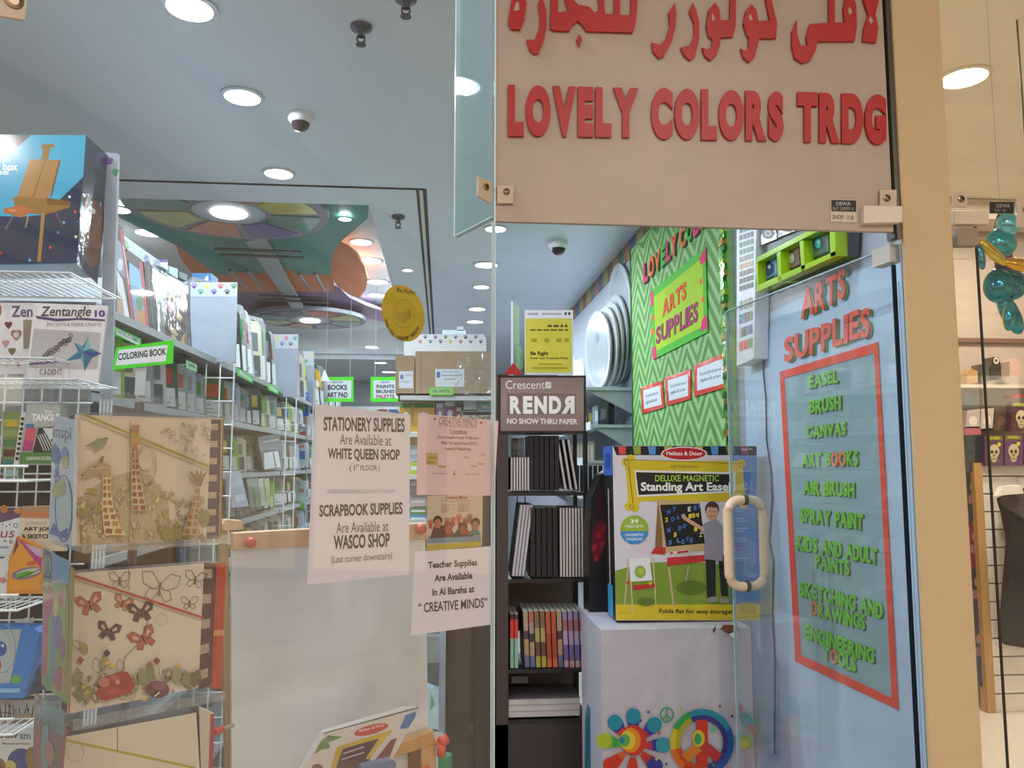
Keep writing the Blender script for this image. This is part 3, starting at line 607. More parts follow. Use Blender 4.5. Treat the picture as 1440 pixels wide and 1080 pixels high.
for q, lab in (([(903, 582), (934, 573), (931, 535), (901, 545)], 'leftmost'), ([(938, 571), (971, 561), (971, 519), (935, 531)], 'middle'), ([(976, 558), (1022, 544), (1022, 495), (976, 514)], 'rightmost and largest')):
    def card(a, q=q):
        cx = sum(x for x, _ in q) / 4; cy = sum(y_ for _, y_ in q) / 4; iq = [(cx + (x - cx) * .8, cy + (y_ - cy) * .72) for x, y_ in q]
        a.poly(iq, 'e6ecf4'); w_ = iq[1][0] - iq[0][0]; sl_ = iq[1][1] - iq[0][1]
        a.text('You can find all your art', iq[3][0] + 3, iq[3][1] + 6, iq[2][0] - 3, iq[3][1] + 12, '20222a', sl_ * .8, .02); a.text('supplies with us here', iq[3][0] + 4, iq[3][1] + 15, iq[2][0] - 4, iq[3][1] + 21, '20222a', sl_ * .75, .02)
    flatthing('framed_card', lab + ' of the three small red framed cards on the chevron board', 'card', PR(XW - .036), q, .003, 'ff4a34', card, 'shrink', group='red framed cards on the chevron board')
# colour chart strip
q = [(1036, 515), (1060, 504), (1064, 300), (1036, 310)]
def chart(a):
    rows = ['2a36a0', '3a44a8', '2a3a4a', '2f6a4a', '3a6a4a', '8a8478', 'c89a5a', '6a4a3a', '3a342e', '2a2c30']
    for k, c in enumerate(rows):
        for j in range(4): x = 1040 + j * 5.2; y_ = 311 + k * 10.2 - j * 1.7; a.poly([(x, y_ + 7), (x + 4, y_ + 5.8), (x + 4, y_ - 1.2), (x, y_)], c)
    for k, cs in enumerate((('9a9a90', 'c8b890', 'b0a890', 'a88a50'), ('3a6a9a', '3a7a8a', 'a84a4a', '5a9a5a'), ('c8a0b8', '3a3a4a', '5a6aa8', '3a4a8a'), ('f05040', 'f05040', 'e84848', '3aa050'))):
        for j in range(4): x = 1040 + j * 4.8; y_ = 424 + k * 19 - j * 1.7; a.poly([(x, y_ + 13), (x + 3.8, y_ + 11.8), (x + 3.8, y_ - 1.2), (x, y_)], cs[j])
flatthing('colour_chart', 'narrow white colour chart strip with small swatches beside the chevron board', 'chart', PR(XW - .06), q, .05, 'dfe6ee', chart)
# lime shadow boxes
q = [(1065, 411), (1177, 360), (1180, 300), (1063, 330)]; p = based(PR(XW - .07), q)
lb = thing('picture_rack', 'lime green box rack holding small square flower pictures above the door letters', 'picture rack', p)
LIM = 'b4e018'
MB(p).slab(q, .03, .06, '5a6468').done('back', 'satin', lb)
for s_ in ([(1065, 411), (1177, 360), (1177, 353), (1065, 402)], [(1064, 370), (1066, 408), (1068, 408), (1067, 368)], [(1066, 362), (1066, 369), (1178, 312), (1178, 304)], [(1094, 356), (1096, 398), (1101, 395), (1099, 353)], [(1126, 340), (1129, 382), (1134, 379), (1131, 338)], [(1168, 312), (1170, 362), (1177, 359), (1176, 310)]):
    MB(p).slab(s_, -.004, .06, LIM).done('divider', 'gloss', lb)
for s_, bg, c1, c2 in (([(1067, 400), (1095, 387), (1094, 356), (1067, 366)], '4f9ac0', '2a2f6a', '3a3a80'), ([(1101, 384), (1127, 373), (1125, 342), (1100, 353)], '9a6a6a', '6a6a40', 'c0b8a0'), ([(1134, 370), (1168, 355), (1167, 314), (1132, 330)], '5a7050', '2a4a60', '20c0c8')):
    def pic(a, s_=s_, bg=bg, c1=c1, c2=c2):
        cx = sum(x for x, _ in s_) / 4; cy = sum(y_ for _, y_ in s_) / 4; a.poly([(cx + (x - cx) * .84, cy + (y_ - cy) * .82) for x, y_ in s_], bg); a.ell(cx, cy, 8, 11, c1); a.ell(cx, cy, 4, 7, c2); a.ell(cx + 1, cy - 2, 2, 3, 'd0d8d0')
    flatthing('picture', None, None, PR(XW - .045), s_, .01, '2a3038', pic, 'gloss', partof=lb)
for k, (q, c) in enumerate((([(1068, 345), (1092, 336), (1092, 306), (1068, 312)], '8a8c90'), ([(1094, 334), (1124, 322), (1124, 300), (1094, 306)], '9aa0a8'))):
    def pic(a, k=k): a.ell(1080 + k * 28, 328 - k * 10, 9, 9, '4a4a50'); a.ell(1080 + k * 28, 328 - k * 10, 5, 5, 'b0b4ba'); a.ell(1080 + k * 28, 328 - k * 10, 2, 2, '3a3a40')
    flatthing('picture_packet', ['grey packaged flower picture above the left lime cell', 'grey packaged flower picture above the middle lime cell'][k], 'picture', PR(XW - .05), q, .04, c, pic, 'shrink')
# ---------------- shelves of the right wall with palettes
def wshelf(y0, y1, z, d, lab, col='b8c0c6'):
    e = thing('wall_shelf', lab, 'shelf', loc=(XW, (y0 + y1) / 2, z - .02), rotz=math.radians(-90)); h = (y1 - y0) / 2
    MB().box(-h, h, -d, -.001, .0, .018, col).done('board', 'satin', e); MB().box(-h, h, -d - .006, -d, -.012, .035, 'd8dee2').done('front_lip', 'satin', e)
    for s_ in (-h + .03, h - .03):
        MB().add([(s_, -.002, -.14), (s_, -.002, 0), (s_, -d + .02, 0), (s_ + .006, -.002, -.14), (s_ + .006, -.002, 0), (s_ + .006, -d + .02, 0)], [(0, 2, 1), (3, 4, 5), (0, 1, 4, 3), (1, 2, 5, 4), (2, 0, 3, 5)], 'b8c0c4').done('bracket', 'satin', e)
    return e
wshelf(4.56, 6.5, 2.05, .30, 'upper grey wall shelf carrying the white palettes'); wshelf(4.56, 7.2, 1.83, .26, 'middle grey wall shelf with small dark boxes under the palettes'); wshelf(4.56, 7.2, 1.62, .28, 'lower grey wall shelf behind the easel carton'); wshelf(3.3, 7.2, 1.42, .28, 'lowest grey wall shelf with black and white pads behind the carton')
for k, (cx, cy, rx_, ry_, off, lab) in enumerate(((873, 455, 19, 85, .012, 'tallest oval palette, rightmost against the wall'), (868, 478, 17, 64, .04, 'oval palette second from the right in the stack'), (861, 484, 17, 60, .068, 'oval palette third from the right in the stack'), (854, 488, 17, 57, .096, 'oval palette fourth from the right in the stack'), (843, 492, 18, 55, .13, 'glossy oval palette leaning in front of the stack'))):
    pts = [(cx + rx_ * math.cos(t), cy + ry_ * math.sin(t)) for t in [2 * math.pi * i / 28 for i in range(28)]]; pl_ = PR(XW - off); p = based(pl_, pts)
    e = thing('palette', 'white ' + lab, 'palette', p, group='white oval palettes on the upper wall shelf')
    MB(p).slab(pts, -.012, 0, 'd8dde0', '9a9c98').done('plate', 'gloss', e)
    MB(p).slab([(cx + (x - cx) * .8, cy + (y_ - cy) * .86) for x, y_ in pts], -.0136, -.0122, 'c2c9ce').done('well', 'gloss', e)
    MB(p).slab([(cx + 2.5 * math.cos(t), cy - ry_ * .3 + 7 * math.sin(t)) for t in [2 * math.pi * i / 12 for i in range(12)]], -.0146, -.0138, '7f8a96').done('thumb_hole', 'matte', e)
for k in range(6):
    yy = 3.35 + k * .04
    e = thing('silver_tray', 'silver edged tray leaning on the lowest wall shelf, ' + ORD[k] + ' from the near end', 'tray', loc=(XW - .2, yy, 1.423), rotz=math.radians(-40), group='silver edged trays behind the easel carton'); e.rotation_euler[1] = math.radians(-14)
    MB().box(-.07, .07, 0, .012, 0, .16, '5a6064').done('plate', 'satin', e); MB().box(-.074, -.07, -.004, .014, 0, .165, 'c8d0d4').done('rim', 'gloss', e); MB().box(.07, .074, -.004, .014, 0, .165, 'c8d0d4').done('rim', 'gloss', e)
for k, (yy, c, hh, ww) in enumerate(((5.62, 'dfe4e6', .30, .22), (5.8, 'cfd6da', .34, .25), (6.0, 'e4e8ea', .26, .2))):
    tag(MB().prism([(-ww / 2, 0), (ww / 2, 0), (ww / 2, hh * .8), (ww * .3, hh), (-ww * .3, hh), (-ww / 2, hh * .8)], -.012, 0, c).done('palette', 'gloss', loc=(XW - .14 - .03 * k, yy, 2.05), rot=(0, 0, math.radians(-78))), ['white folding palette behind the glossy oval tray', 'pale grey cut corner palette behind the leaflet holder', 'small white palette at the far end of the upper shelf'][k], 'palette')
tag(MB().prism([(-.07, 0), (.07, .01), (.08, .2), (.05, .33), (-.04, .34), (-.08, .22)], -.03, 0, '7a6a9a').done('purple_packet', 'shrink', loc=(XW - .16, 6.9, 2.18), rot=(0, 0, math.radians(-60))), 'crumpled purple packet hanging at the far end of the palettes', 'packet')
tag(MB().box(-.1, .1, 0, .04, 0, .3, '3a322e').done('dark_packet', 'shrink', loc=(XW - .14, 7.0, 1.86), rot=(0, 0, math.radians(-60))), 'dark packet standing below the purple packet', 'packet')
for k, (yy, c) in enumerate(((4.66, '26282c'), (4.84, 'a8b4c8'), (5.05, '1e1e20'), (5.3, '24242a'), (5.6, '9ac0c8'), (5.85, 'd86a78'), (6.1, '3a3a40'))):
    e = thing('small_box', ['black', 'pale blue', 'black and gold', 'black and gold', 'pale turquoise', 'pink', 'dark grey'][k] + ' small box, ' + ORD[k] + ' from the near end of the middle wall shelf', 'box', loc=(XW - .15, yy, 1.83), rotz=math.radians(-70), group='small boxes on the middle wall shelf')
    MB().box(-.06, .06, -.02, .02, 0, .13, c).done('carton', 'gloss', e); a = MB(); a.add([(-.03, -.0205, .03), (.03, -.0205, .04), (.035, -.0205, .09), (-.03, -.0205, .1)], [(0, 1, 2, 3)], ['6a6a70', 'e8ecf4', 'a89a4a', 'a89a4a', 'e0f0f0', 'f0d0d8', '8a8a90'][k]); a.done('print', 'satin', e)
for k in range(9):
    e = thing('comb_tool', 'beige plastic comb tool, ' + ORD[k] + ' from the near end behind the tower header', 'tool', loc=(XW - .17, 5.0 + k * .13, 1.62), rotz=math.radians(-90), group='beige comb tools on the lower wall shelf')
    MB().box(-.05, .05, -.004, .004, 0, .10, 'b8ae90').done('blade', 'satin', e); t = MB()
    for j in range(5): t.box(-.05 + j * .022, -.04 + j * .022, -.004, .004, .10, .125, 'b8ae90')
    t.done('teeth', 'satin', e)
for k in range(12):
    yy = 3.6 + k * .14
    e = thing('pad', 'black pad with white edge, ' + ORD[k] + ' from the near end of the lowest wall shelf', 'pad', loc=(XW - .2, yy, 1.42), rotz=math.radians(-6), group='pads on the lowest wall shelf')
    MB().box(-.1, .1, -.012, .012, 0, .17, '26282c').done('cover', 'satin', e); MB().box(-.099, .095, -.007, .007, .002, .174, 'dcdedc').done('pages', 'matte', e); MB().box(-.104, -.1, -.007, .007, .0, .17, 'd4d8d8').done('spine', 'satin', e)

# ================================================================== BLACK DISPLAY TOWER
TY = 3.0; TP = PY(TY); BR = '4a3c38'
p = based(TP, rc(700, 1200, 829, 1075)); p.o.z = 0; x0 = TP.hit(698, 760).x - p.o.x; x1 = TP.hit(829, 760).x - p.o.x
def tz(y_, x=765): return TP.hit(x, y_).z
tw = thing('display_tower', 'tall dark brown display tower holding sketchbooks in the doorway', 'display stand', p)
D = .26
MB().box(x0, x0 + .045, -.0, D, 0, tz(527), BR).done('side_panel', 'satin', tw)
MB().box(x0 - .012, x0 - .004, .0, D * .6, 0, tz(600), '241e1e').done('side_rail', 'satin', tw)
MB().box(x1 - .02, x1 - .004, 0, .02, 0, tz(606), '1e1a1a').done('side_post', 'satin', tw); MB().box(x1 - .02, x1 - .004, D - .02, D, 0, tz(606), '1e1a1a').done('side_post', 'satin', tw)
shz = {}
for k, y_ in enumerate((692, 814, 941, 1012)): shz[k] = tz(y_); MB().box(x0 + .045, x1 - .02, 0, D, shz[k] - .014, shz[k], '2a2424').done('shelf', 'satin', tw)
MB().box(x0 + .045, x1 - .02, D - .01, D, shz[1] - .02, 0.0 + shz[1] - .24, '8a7a6a').done('back_panel', 'matte', tw)
MB().box(x0 + .045, x1 - .02, D - .01, D, shz[3], shz[2] - .02, '8a7668').done('back_panel', 'matte', tw)
MB().box(x0, x1, 0, D, 0, shz[3] - .014, '3e3534').done('base_cabinet', 'satin', tw)
for xa in (.09, .12): MB().box(x0 + xa, x0 + xa + .004, D * .5, D * .5 + .004, shz[1], tz(700), '141212').done('wire_support', 'satin', tw)
q = [(706, 607), (822, 607), (824, 527), (700, 530)]; hp_ = based(PY(TY - .004), q)
hd = MB(hp_).slab(rc(702, 528, 824, 609), 0, .24, '2a2222').done('header_box', 'satin', pl=hp_); hd.parent = tw; hd.matrix_parent_inverse = tw.matrix_world.inverted()
a = MB(hp_); a.poly([(704, 606), (821, 606), (821, 531), (704, 531)], '8f7672')
a.text('Crescent', 711, 535, 766, 547, 'f0e6e4', 0, .0); a.rect(767, 537, 775, 546, 'f0e6e4'); a.line([(769, 544), (773, 539)], 1.2, '8f7672')
a.poly([(713, 583), (810, 583), (810, 553), (713, 553)], '6f5856')
[a.text(c, x0, 557, x1, 582, 'fbf2f0', 0, .055, mirror=(x0 == 789.5)) for c, x0, x1 in (('R', 717, 733), ('E', 735.5, 749), ('N', 751.5, 769), ('D', 772, 789), ('R', 789.5, 808))]
a.text('NO SHOW THRU PAPER', 713, 588, 812, 596, 'f4eae8', 1, .03)
a.done('header_print', 'gloss', hd)
# books as copies of a few kinds
def make_book(name, cover, page, label, spine=True, group=None):
    e = thing(name, label, 'book', group=group)       # unit book: width (thickness) 1, depth 1, height 1
    MB().box(-.5, -.36, 0, 1, 0, 1, cover).done('cover', 'satin', e); MB().box(.36, .5, 0, 1, 0, 1, cover).done('cover', 'satin', e)
    MB().box(-.36, .36, .004, 1, .004, .99, page).done('pages', 'matte', e)
    return e
def solid_book(name, c, label, stripe=None):
    e = thing(name, label, 'book'); MB().box(-.46, .46, 0, 1, 0, 1, c, top='d8d4cc').done('cover', 'satin', e)
    if stripe:
        a = MB()
        for j, (z0_, z1_, cc) in enumerate(stripe): a.add([(-.45, -.004, z0_), (.45, -.004, z0_), (.45, -.004, z1_), (-.45, -.004, z1_)], [(0, 1, 2, 3)], cc)
        a.done('spine_print', 'satin', e)
    return e
protos = {'white': make_book('sketchbook', '3a3232', 'd8c8c4', 'x'), 'black': solid_book('sketchbook', '242024', 'x'), 'grey': make_book('sketchbook', '8a7f84', 'c8bcc0', 'x')}
used = set()
def put(kind, x_px, w_px, ytop, ybot, lab, group, lean=0, Y=TY + .012, depth=.17, cat='book'):
    pr = protos[kind]; o = pr if kind not in used else copy_tree(pr); used.add(kind)
    b = PY(Y).hit(x_px, ybot); t = PY(Y).hit(x_px, ytop); o.location = (b.x, Y, b.z + (.004 if lean else .001)); s_ = w_px / F_PX * Y
    o.scale = (s_ * .94, depth, t.z - b.z); o.rotation_euler = (0, math.radians(lean), 0); o['label'] = lab; o['group'] = group; o['category'] = cat; return o
for i in range(7): put('white', 719.5 + i * 3.9, 3.7, 643, 690, 'short sketchbook with pale page edge, ' + ORD[i].replace('nearest', 'first') + ' from the left on the top tower shelf', 'short sketchbooks on the top tower shelf')
for i in range(6): put('black', 747.5 + i * 7.2, 7.0, 613, 690, 'plain black sketchbook, ' + ORD[i].replace('nearest', 'first') + ' from the left on the top tower shelf', 'black sketchbooks on the top tower shelf')
for i in range(3): put('white', 795.5 + i * 7.6, 4.4, 618, 690, 'leaning black sketchbook with white edge, ' + ['leftmost', 'middle', 'rightmost'][i] + ' of three on the top tower shelf', 'leaning sketchbooks on the top tower shelf', lean=-9)
for i in range(4): put('grey', 721.5 + i * 4.6, 4.4, 710, 812, 'tall grey sketchbook leaning right, ' + ORD[i].replace('nearest', 'first') + ' from the left on the second tower shelf', 'leaning grey sketchbooks on the second tower shelf', lean=7)
for i in range(5): put('black', 749.5 + i * 7.9, 7.6, 714, 812, 'plain black sketchbook, ' + ORD[i].replace('nearest', 'first') + ' from the left on the second tower shelf', 'black sketchbooks on the second tower shelf')
for i in range(8): put('white', 789 + i * 4.3, 4.1, 714, 812, 'tall sketchbook with pale page edge, ' + ORD[i].replace('nearest', 'first') + ' from the left on the second tower shelf', 'pale edged sketchbooks on the second tower shelf')
pat = [('blue and red patterned', [(0, .2, '6a6a9a'), (.2, .45, 'b09070'), (.45, .6, '4a3a50'), (.6, .8, 'a88a90'), (.8, 1, 'b86a50')]), ('brown patterned', [(0, .22, '6a6a8a'), (.22, .5, 'b0906a'), (.5, .65, '5a3a40'), (.65, 1, 'b09a80')]),
       ('gold patterned', [(0, .2, 'b0a040'), (.2, .45, '6a4a40'), (.45, .7, 'b0a060'), (.7, 1, '8a6a50')]), ('orange red', [(0, .15, 'c86a40'), (.15, .6, 'b04a30'), (.6, 1, 'c05a38')]), ('lilac patterned', [(0, .12, 'd0a0a0'), (.12, .4, '7a6a9a'), (.4, .65, 'b8a0c0'), (.65, .85, 'a86a70'), (.85, 1, '9a8ab0')]), ('red and mint', [(0, .55, '8ab8a0'), (.55, .9, 'd83a30'), (.9, 1, '4a2a2a')])]
for k, (nme, st) in enumerate(pat): protos[nme] = solid_book('patterned_book', '4a3a3c', 'x', st)
seq = ['red and mint'] * 2 + ['brown patterned', 'blue and red patterned', 'gold patterned', 'gold patterned', 'orange red', 'orange red', 'brown patterned', 'lilac patterned', 'lilac patterned', 'lilac patterned', 'lilac patterned']
for i, k in enumerate(seq):
    x_ = 720 + i * 6 if i < 2 else 741.5 + (i - 2) * 7.9
    put(k, x_, 5.6 if i < 2 else 7.4, 864 if i < 2 else 861, 940, k + ' book spine, ' + ORD[min(i, 13)].replace('nearest', 'first') + ' from the left on the third tower shelf', 'patterned books on the third tower shelf', lean=0 if i < 2 else -2)
for i in range(3):
    b = TP.hit(766, 1010 - i * 8.6); e = thing('pad_stack_book', ['bottom', 'middle', 'top'][i] + ' white pad of the flat stack on the lowest tower shelf', 'pad', loc=(b.x, TY + .01, b.z + .003 + i * .0002), group='flat pads on the lowest tower shelf')
    MB().box(-.133, .133, 0, .19, 0, .020, 'cfc6c4').done('pages', 'matte', e); MB().box(-.134, .134, -.001, .191, .020, .0222, 'a89e9e' if i < 2 else '6a6264').done('cover', 'satin', e)
a = MB(); 
tg = PY(TY - .02).hit(731, 956); tag(MB().box(-.03, .03, 0, .002, -.012, .012, '3a3436').done('shelf_tag', 'satin', loc=tg), 'small dark label hanging from the third tower shelf', 'tag')
# packets seen between the shelves, behind
for k, (x, y_, c) in enumerate(((724, 628, '8a98b0'), (733, 626, 'c8d4e8'))): tag(flatthing('blister_packet', None, None, PY(TY + .12), rc(x - 5, 616, x + 4, 650), .02, c, None, 'shrink'), ['grey blue packet behind the short sketchbooks', 'pale blue packet behind the short sketchbooks'][k], 'packet')
# leaflet holders and red triangle on the tower
zt0 = tz(527)
def leaflet(a):
    a.rect(739, 448, 804, 524, 'e6d84e'); a.rect(739, 437, 804, 447, 'f4f4f6'); a.rect(794, 439, 797, 443, '2a2a38'); a.rect(799, 439, 802, 443, '2a2a38'); a.rect(742, 440, 757, 443, 'b0b0c0'); a.rect(762, 440, 790, 443, 'c0c0cc')
    a.text('كن على حق', 769, 456, 798, 461, '4a4410', 0, .03) if False else None
    for k, (xa, xb) in enumerate(((770, 776), (778, 786), (788, 792), (794, 798))): a.rect(xa, 457, xb, 460, '5a5210'); a.ell((xa + xb) / 2, 455.5, .8, .8, '5a5210', n=6)
    for xa, xb in ((746, 753), (755, 762), (764, 772), (774, 783), (785, 792), (794, 799)): a.rect(xa, 463, xb, 465, '5a5210')
    for x in (751, 768, 785, 796): a.rect(x - 4 + (x > 760) * 1.5, 476, x + 4, 481, 'b8a830')
    a.text('Be Right', 746, 494, 771, 501, '3a3408', 0, .03); a.text('Know Your Consumer Rights', 746, 502, 799, 506, '5a5210', 0, .02); a.rect(757, 511, 790, 513, 'b8a62c'); a.rect(748, 516, 798, 519, 'c0ae30')
flatthing('leaflet_holder', 'upright holder with a yellow consumer notice on top of the display tower', 'leaflet holder', PY(TY + .02), rc(738, 436, 806, 527), .012, 'eef0f4', leaflet, 'gloss')
e = thing('acrylic_holder', 'narrow clear leaflet holder seen edge on beside the yellow notice', 'leaflet holder', loc=(PY(TY + .02).hit(720, 527).x, TY + .02, zt0), rotz=math.radians(72))
MB().box(-.0, .12, -.004, .004, 0, .29, 'e4e6f4').done('back_sheet', 'gloss', e); MB().box(.0, .12, -.018, -.015, 0, .12, 'f0d0d8').done('front_pocket', 'acrylic', e)
p = based(PY(TY + .015), [(708, 527), (736, 527), (722, 510)]); tag(MB(p).slab([(708, 527), (736, 527), (722, 510)], 0, .02, 'c02230').done('red_stand', 'gloss', pl=p), 'small red triangular stand at the left on top of the tower', 'stand')

# ================================================================== EASEL CARTON ON WRAPPED PEDESTAL
EY = 2.63
EP = through(0, 960, EY)
q = [(868, 873), (1070, 873), (1060, 626), (861, 628)]
q = [(866, 873), (1069, 873), (1064, 627), (861, 627)]
p = based(EP, q); ez = p.o.z
ec = thing('easel_carton', 'large white carton printed with a boy at a standing easel in the doorway', 'carton', p)
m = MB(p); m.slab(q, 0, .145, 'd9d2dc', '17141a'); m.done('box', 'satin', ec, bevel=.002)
a = MB(p)
BL = '3a78c0'
a.poly([(867, 640), (1064, 640), (1064, 627.5), (862, 627.5)], '1c181c')
for x, c in ((869, 'e2483c'), (890, '9aa83a'), (911, '5a96d8'), (934, 'd0b428'), (955, 'c84a3a'), (977, 'd8b828'), (999, '5a9ad8'), (1021, '7a9a3a'), (1041, 'a8305a')): a.poly([(x + 2, 639), (x + 11, 639), (x + 11, 628), (x, 628)], c)
a.text('Ages 3+', 1042, 630, 1058, 634, 'f0e0e8', 0, .01)
a.poly([(1028, 872), (1069, 872), (1064, 640), (1025, 640)], BL)
a.poly([(865, 822), (865, 803), (900, 792), (960, 789), (1027, 795), (1028, 850), (866, 850)], '7f9a35')
a.poly([(866, 872), (1069, 872), (1068, 850), (866, 850)], 'd9bf2a'); a.text('Folds flat for easy storage!', 927, 856, 1030, 864, '3a2c10', 1, .03)
a.rect(1040, 848, 1064, 864, 'a8a058'); a.text('ages 3 and up', 870, 860, 888, 863, '8a7a20', 0, 0)
a.ell(962, 638, 33, 10, 'f0e8ec'); a.ell(962, 638, 31, 8.6, 'c0202c'); a.text('Melissa & Doug', 937, 635, 987, 642, 'fbeef0', 0, .02)
# yellow picture frame
a.poly([(884, 716), (895, 717), (900, 705), (1040, 705), (1046, 716), (1049, 710), (1044, 655), (1047, 650), (1040, 648), (890, 648), (882, 644), (876, 650), (880, 660)], 'd8bc24')
[a.ell(x, y_, 6, 6, 'd8bc24') for x, y_ in ((880, 650), (887, 645), (884, 712), (893, 714), (1042, 652), (1045, 710))]; [a.ring(x, y_, 3, 3.4, .8, '6a5614', n=8) for x, y_ in ((881, 650), (888, 713), (1042, 653))]; a.line([(884, 655), (890, 708)], 1, '5a4a10'); a.line([(877, 646), (1044, 652)], .8, '8a7410')
a.poly([(896, 699), (1034, 692), (1034, 664), (892, 661)], 'e8e4d8'); a.poly([(898, 696), (1030, 690), (1030, 667), (894, 664)], '1e181a')
a.text('ART ESSENTIALS', 943, 654, 982, 658, '6a5a14', 0, 0); a.text('DELUXE MAGNETIC', 921, 668, 1011, 677, 'a8c83a', 0, .02); a.text('Standing Art Easel', 901, 678, 1027, 694, 'f2f0ee', 0, .03)
a.ell(892, 745, 20, 20.5, '9ab43a', n=22); a.poly([(872, 747), (912, 747), (911, 753), (906, 760), (898, 765), (886, 765), (878, 760), (873, 753)], '3a8ac8')
a.text('39', 886, 730, 898, 736, 'f0f4e0', 0, .03); a.text('MAGNETS', 879, 738, 905, 742, 'e8f0d8', 0, .02); a.text('MAGNETIC', 879, 750, 905, 754, 'd8ecf8', 0, .02); a.text('CHALKBOARD', 880, 756, 904, 760, 'd8ecf8', 0, .02)
# picture: big easel
a.poly([(921, 768), (932, 770), (928, 708), (925, 702)], '8a6840'); a.poly([(925, 702), (984, 706), (991, 770), (992, 774), (936, 777), (934, 772)], 'c8a878'); a.poly([(937, 769), (991, 764), (984, 708), (928, 710)], '16161c')
for x, y_, ch, c in ((938, 722, 'N', '4a7ad0'), (946, 718, 'Y', '4a7ad0'), (935, 733, '2', 'e0c83a'), (944, 732, 'D', '4a7ad0'), (951, 730, 'A', '4a7ad0'), (957, 728, 'Y', '5a8ae0'), (938, 748, 'N', '5a8ae0'), (954, 745, 'D', '5a8ae0'), (960, 742, 'O', '5a8ae0'), (947, 754, 's', 'e0c83a'), (940, 765, 'S', '5a8ae0'), (952, 762, 'L', '5a8ae0'), (958, 764, 'O', '5a8ae0'), (964, 760, 'V', '4a7ad0'), (970, 762, 'E', '4a7ad0'), (975, 716, 'S', '4a7ad0'), (981, 714, 'A', '4a7ad0'), (968, 728, 'I', 'e0c83a'), (973, 727, 'a', 'e0c83a'), (978, 727, 'q', 'e0c83a'), (976, 746, '1', 'e0c83a'), (983, 754, 'Z', 'd8c83a'), (967, 718, 'E', 'e8e8e8')): a.text(ch, x, y_ - 5, x + 4.4, y_ + 1.5, c, -1, .03)
a.poly([(938, 796), (995, 789), (993, 780), (938, 784)], 'c83038'); a.poly([(915, 778), (935, 780), (936, 770), (922, 768)], 'c0302c'); a.line([(940, 778), (970, 775)], 4, 'e8d8c8'); a.line([(942, 778), (946, 777)], 3, 'c83038'); a.line([(952, 777), (968, 775)], 3, 'b83038')
a.line([(940, 797), (947, 852)], 3, 'c8b088'); a.line([(995, 790), (1002, 838)], 3, 'c8b088'); a.line([(968, 795), (964, 818)], 3, 'b8a888'); a.ell(972, 826, 22, 10, '5f7a28')
# boy
a.poly([(994, 840), (1006, 838), (1006, 788), (1010, 788), (1014, 838), (1024, 838), (1020, 780), (992, 784)], '26242c'); a.ell(1002, 843, 8, 4, 'a09890'); a.ell(1018, 844, 7, 4, 'a09890')
a.poly([(990, 786), (1016, 789), (1016, 740), (1008, 731), (992, 735), (984, 742), (986, 750), (991, 752)], '9a94a4'); a.line([(990, 745), (976, 737), (962, 728)], 5, 'd0a088'); a.ell(961, 726, 3, 3.5, 'd0a088')
a.ell(1001, 716, 10, 11, '4a342a'); a.ell(1001, 720, 8.4, 11, 'd2a084'); a.ell(998, 719, .9, .9, '30201a'); a.ell(1004, 719, .9, .9, '30201a'); a.line([(997, 725), (1001, 727), (1005, 725)], 1, '8a3028'); a.poly([(992, 712), (1001, 705), (1010, 712), (1006, 714), (996, 713)], '4a342a')
# small easel
a.line([(884, 784), (878, 850)], 1.8, 'd0bc98'); a.line([(884, 786), (890, 860)], 1.8, 'd0bc98'); a.line([(918, 784), (922, 850)], 1.8, 'd0bc98'); a.poly([(887, 818), (917, 816), (913, 784), (884, 785)], 'e8e8ec'); a.ell(900, 804, 8, 9, '8ab05a'); a.ell(901, 803, 4, 5, 'b8c83a'); a.poly([(891, 830), (921, 826), (920, 820), (890, 823)], 'b83030'); a.ell(883, 819, 3, 2.6, 'd04a2a'); a.ell(914, 820, 3, 2.4, 'd8b020'); a.ell(908, 846, 12, 6, '5f7a28')
for k in range(7): a.rect(1033, 700 + k * 14, 1052 - (k % 3) * 3, 702 + k * 14, '78a8e0'); a.rect(1033, 704 + k * 14, 1050 - (k % 2) * 5, 705.5 + k * 14, '78a8e0')
a.done('print', 'satin', ec)
sd = MB(); w2 = -(p.L(861, 740)[0]); hh = EP.hit(866, 627).z - ez
b0, b1 = p.L(866, 873)[0] - .0012, p.L(861, 627)[0] - .0012
def sidep(y0_, y1_, z0_, z1_, c):
    def X(z): return b0 + (b1 - b0) * z / hh
    sd.add([(X(z0_), y1_, z0_), (X(z0_), y0_, z0_), (X(z1_), y0_, z1_), (X(z1_), y1_, z1_)], [(0, 1, 2, 3)], c)
sidep(.0, .145, hh * .83, hh, '3a6ac0'); b0 -= .0004; b1 -= .0004; sidep(.03, .11, hh * .87, hh * .96, '2a4a9a'); sidep(.06, .08, hh * .2, hh * .75, 'b8a8a0'); sidep(.03, .11, hh * .02, hh * .2, '3a9ac8'); sd.done('side_print', 'satin', ec)
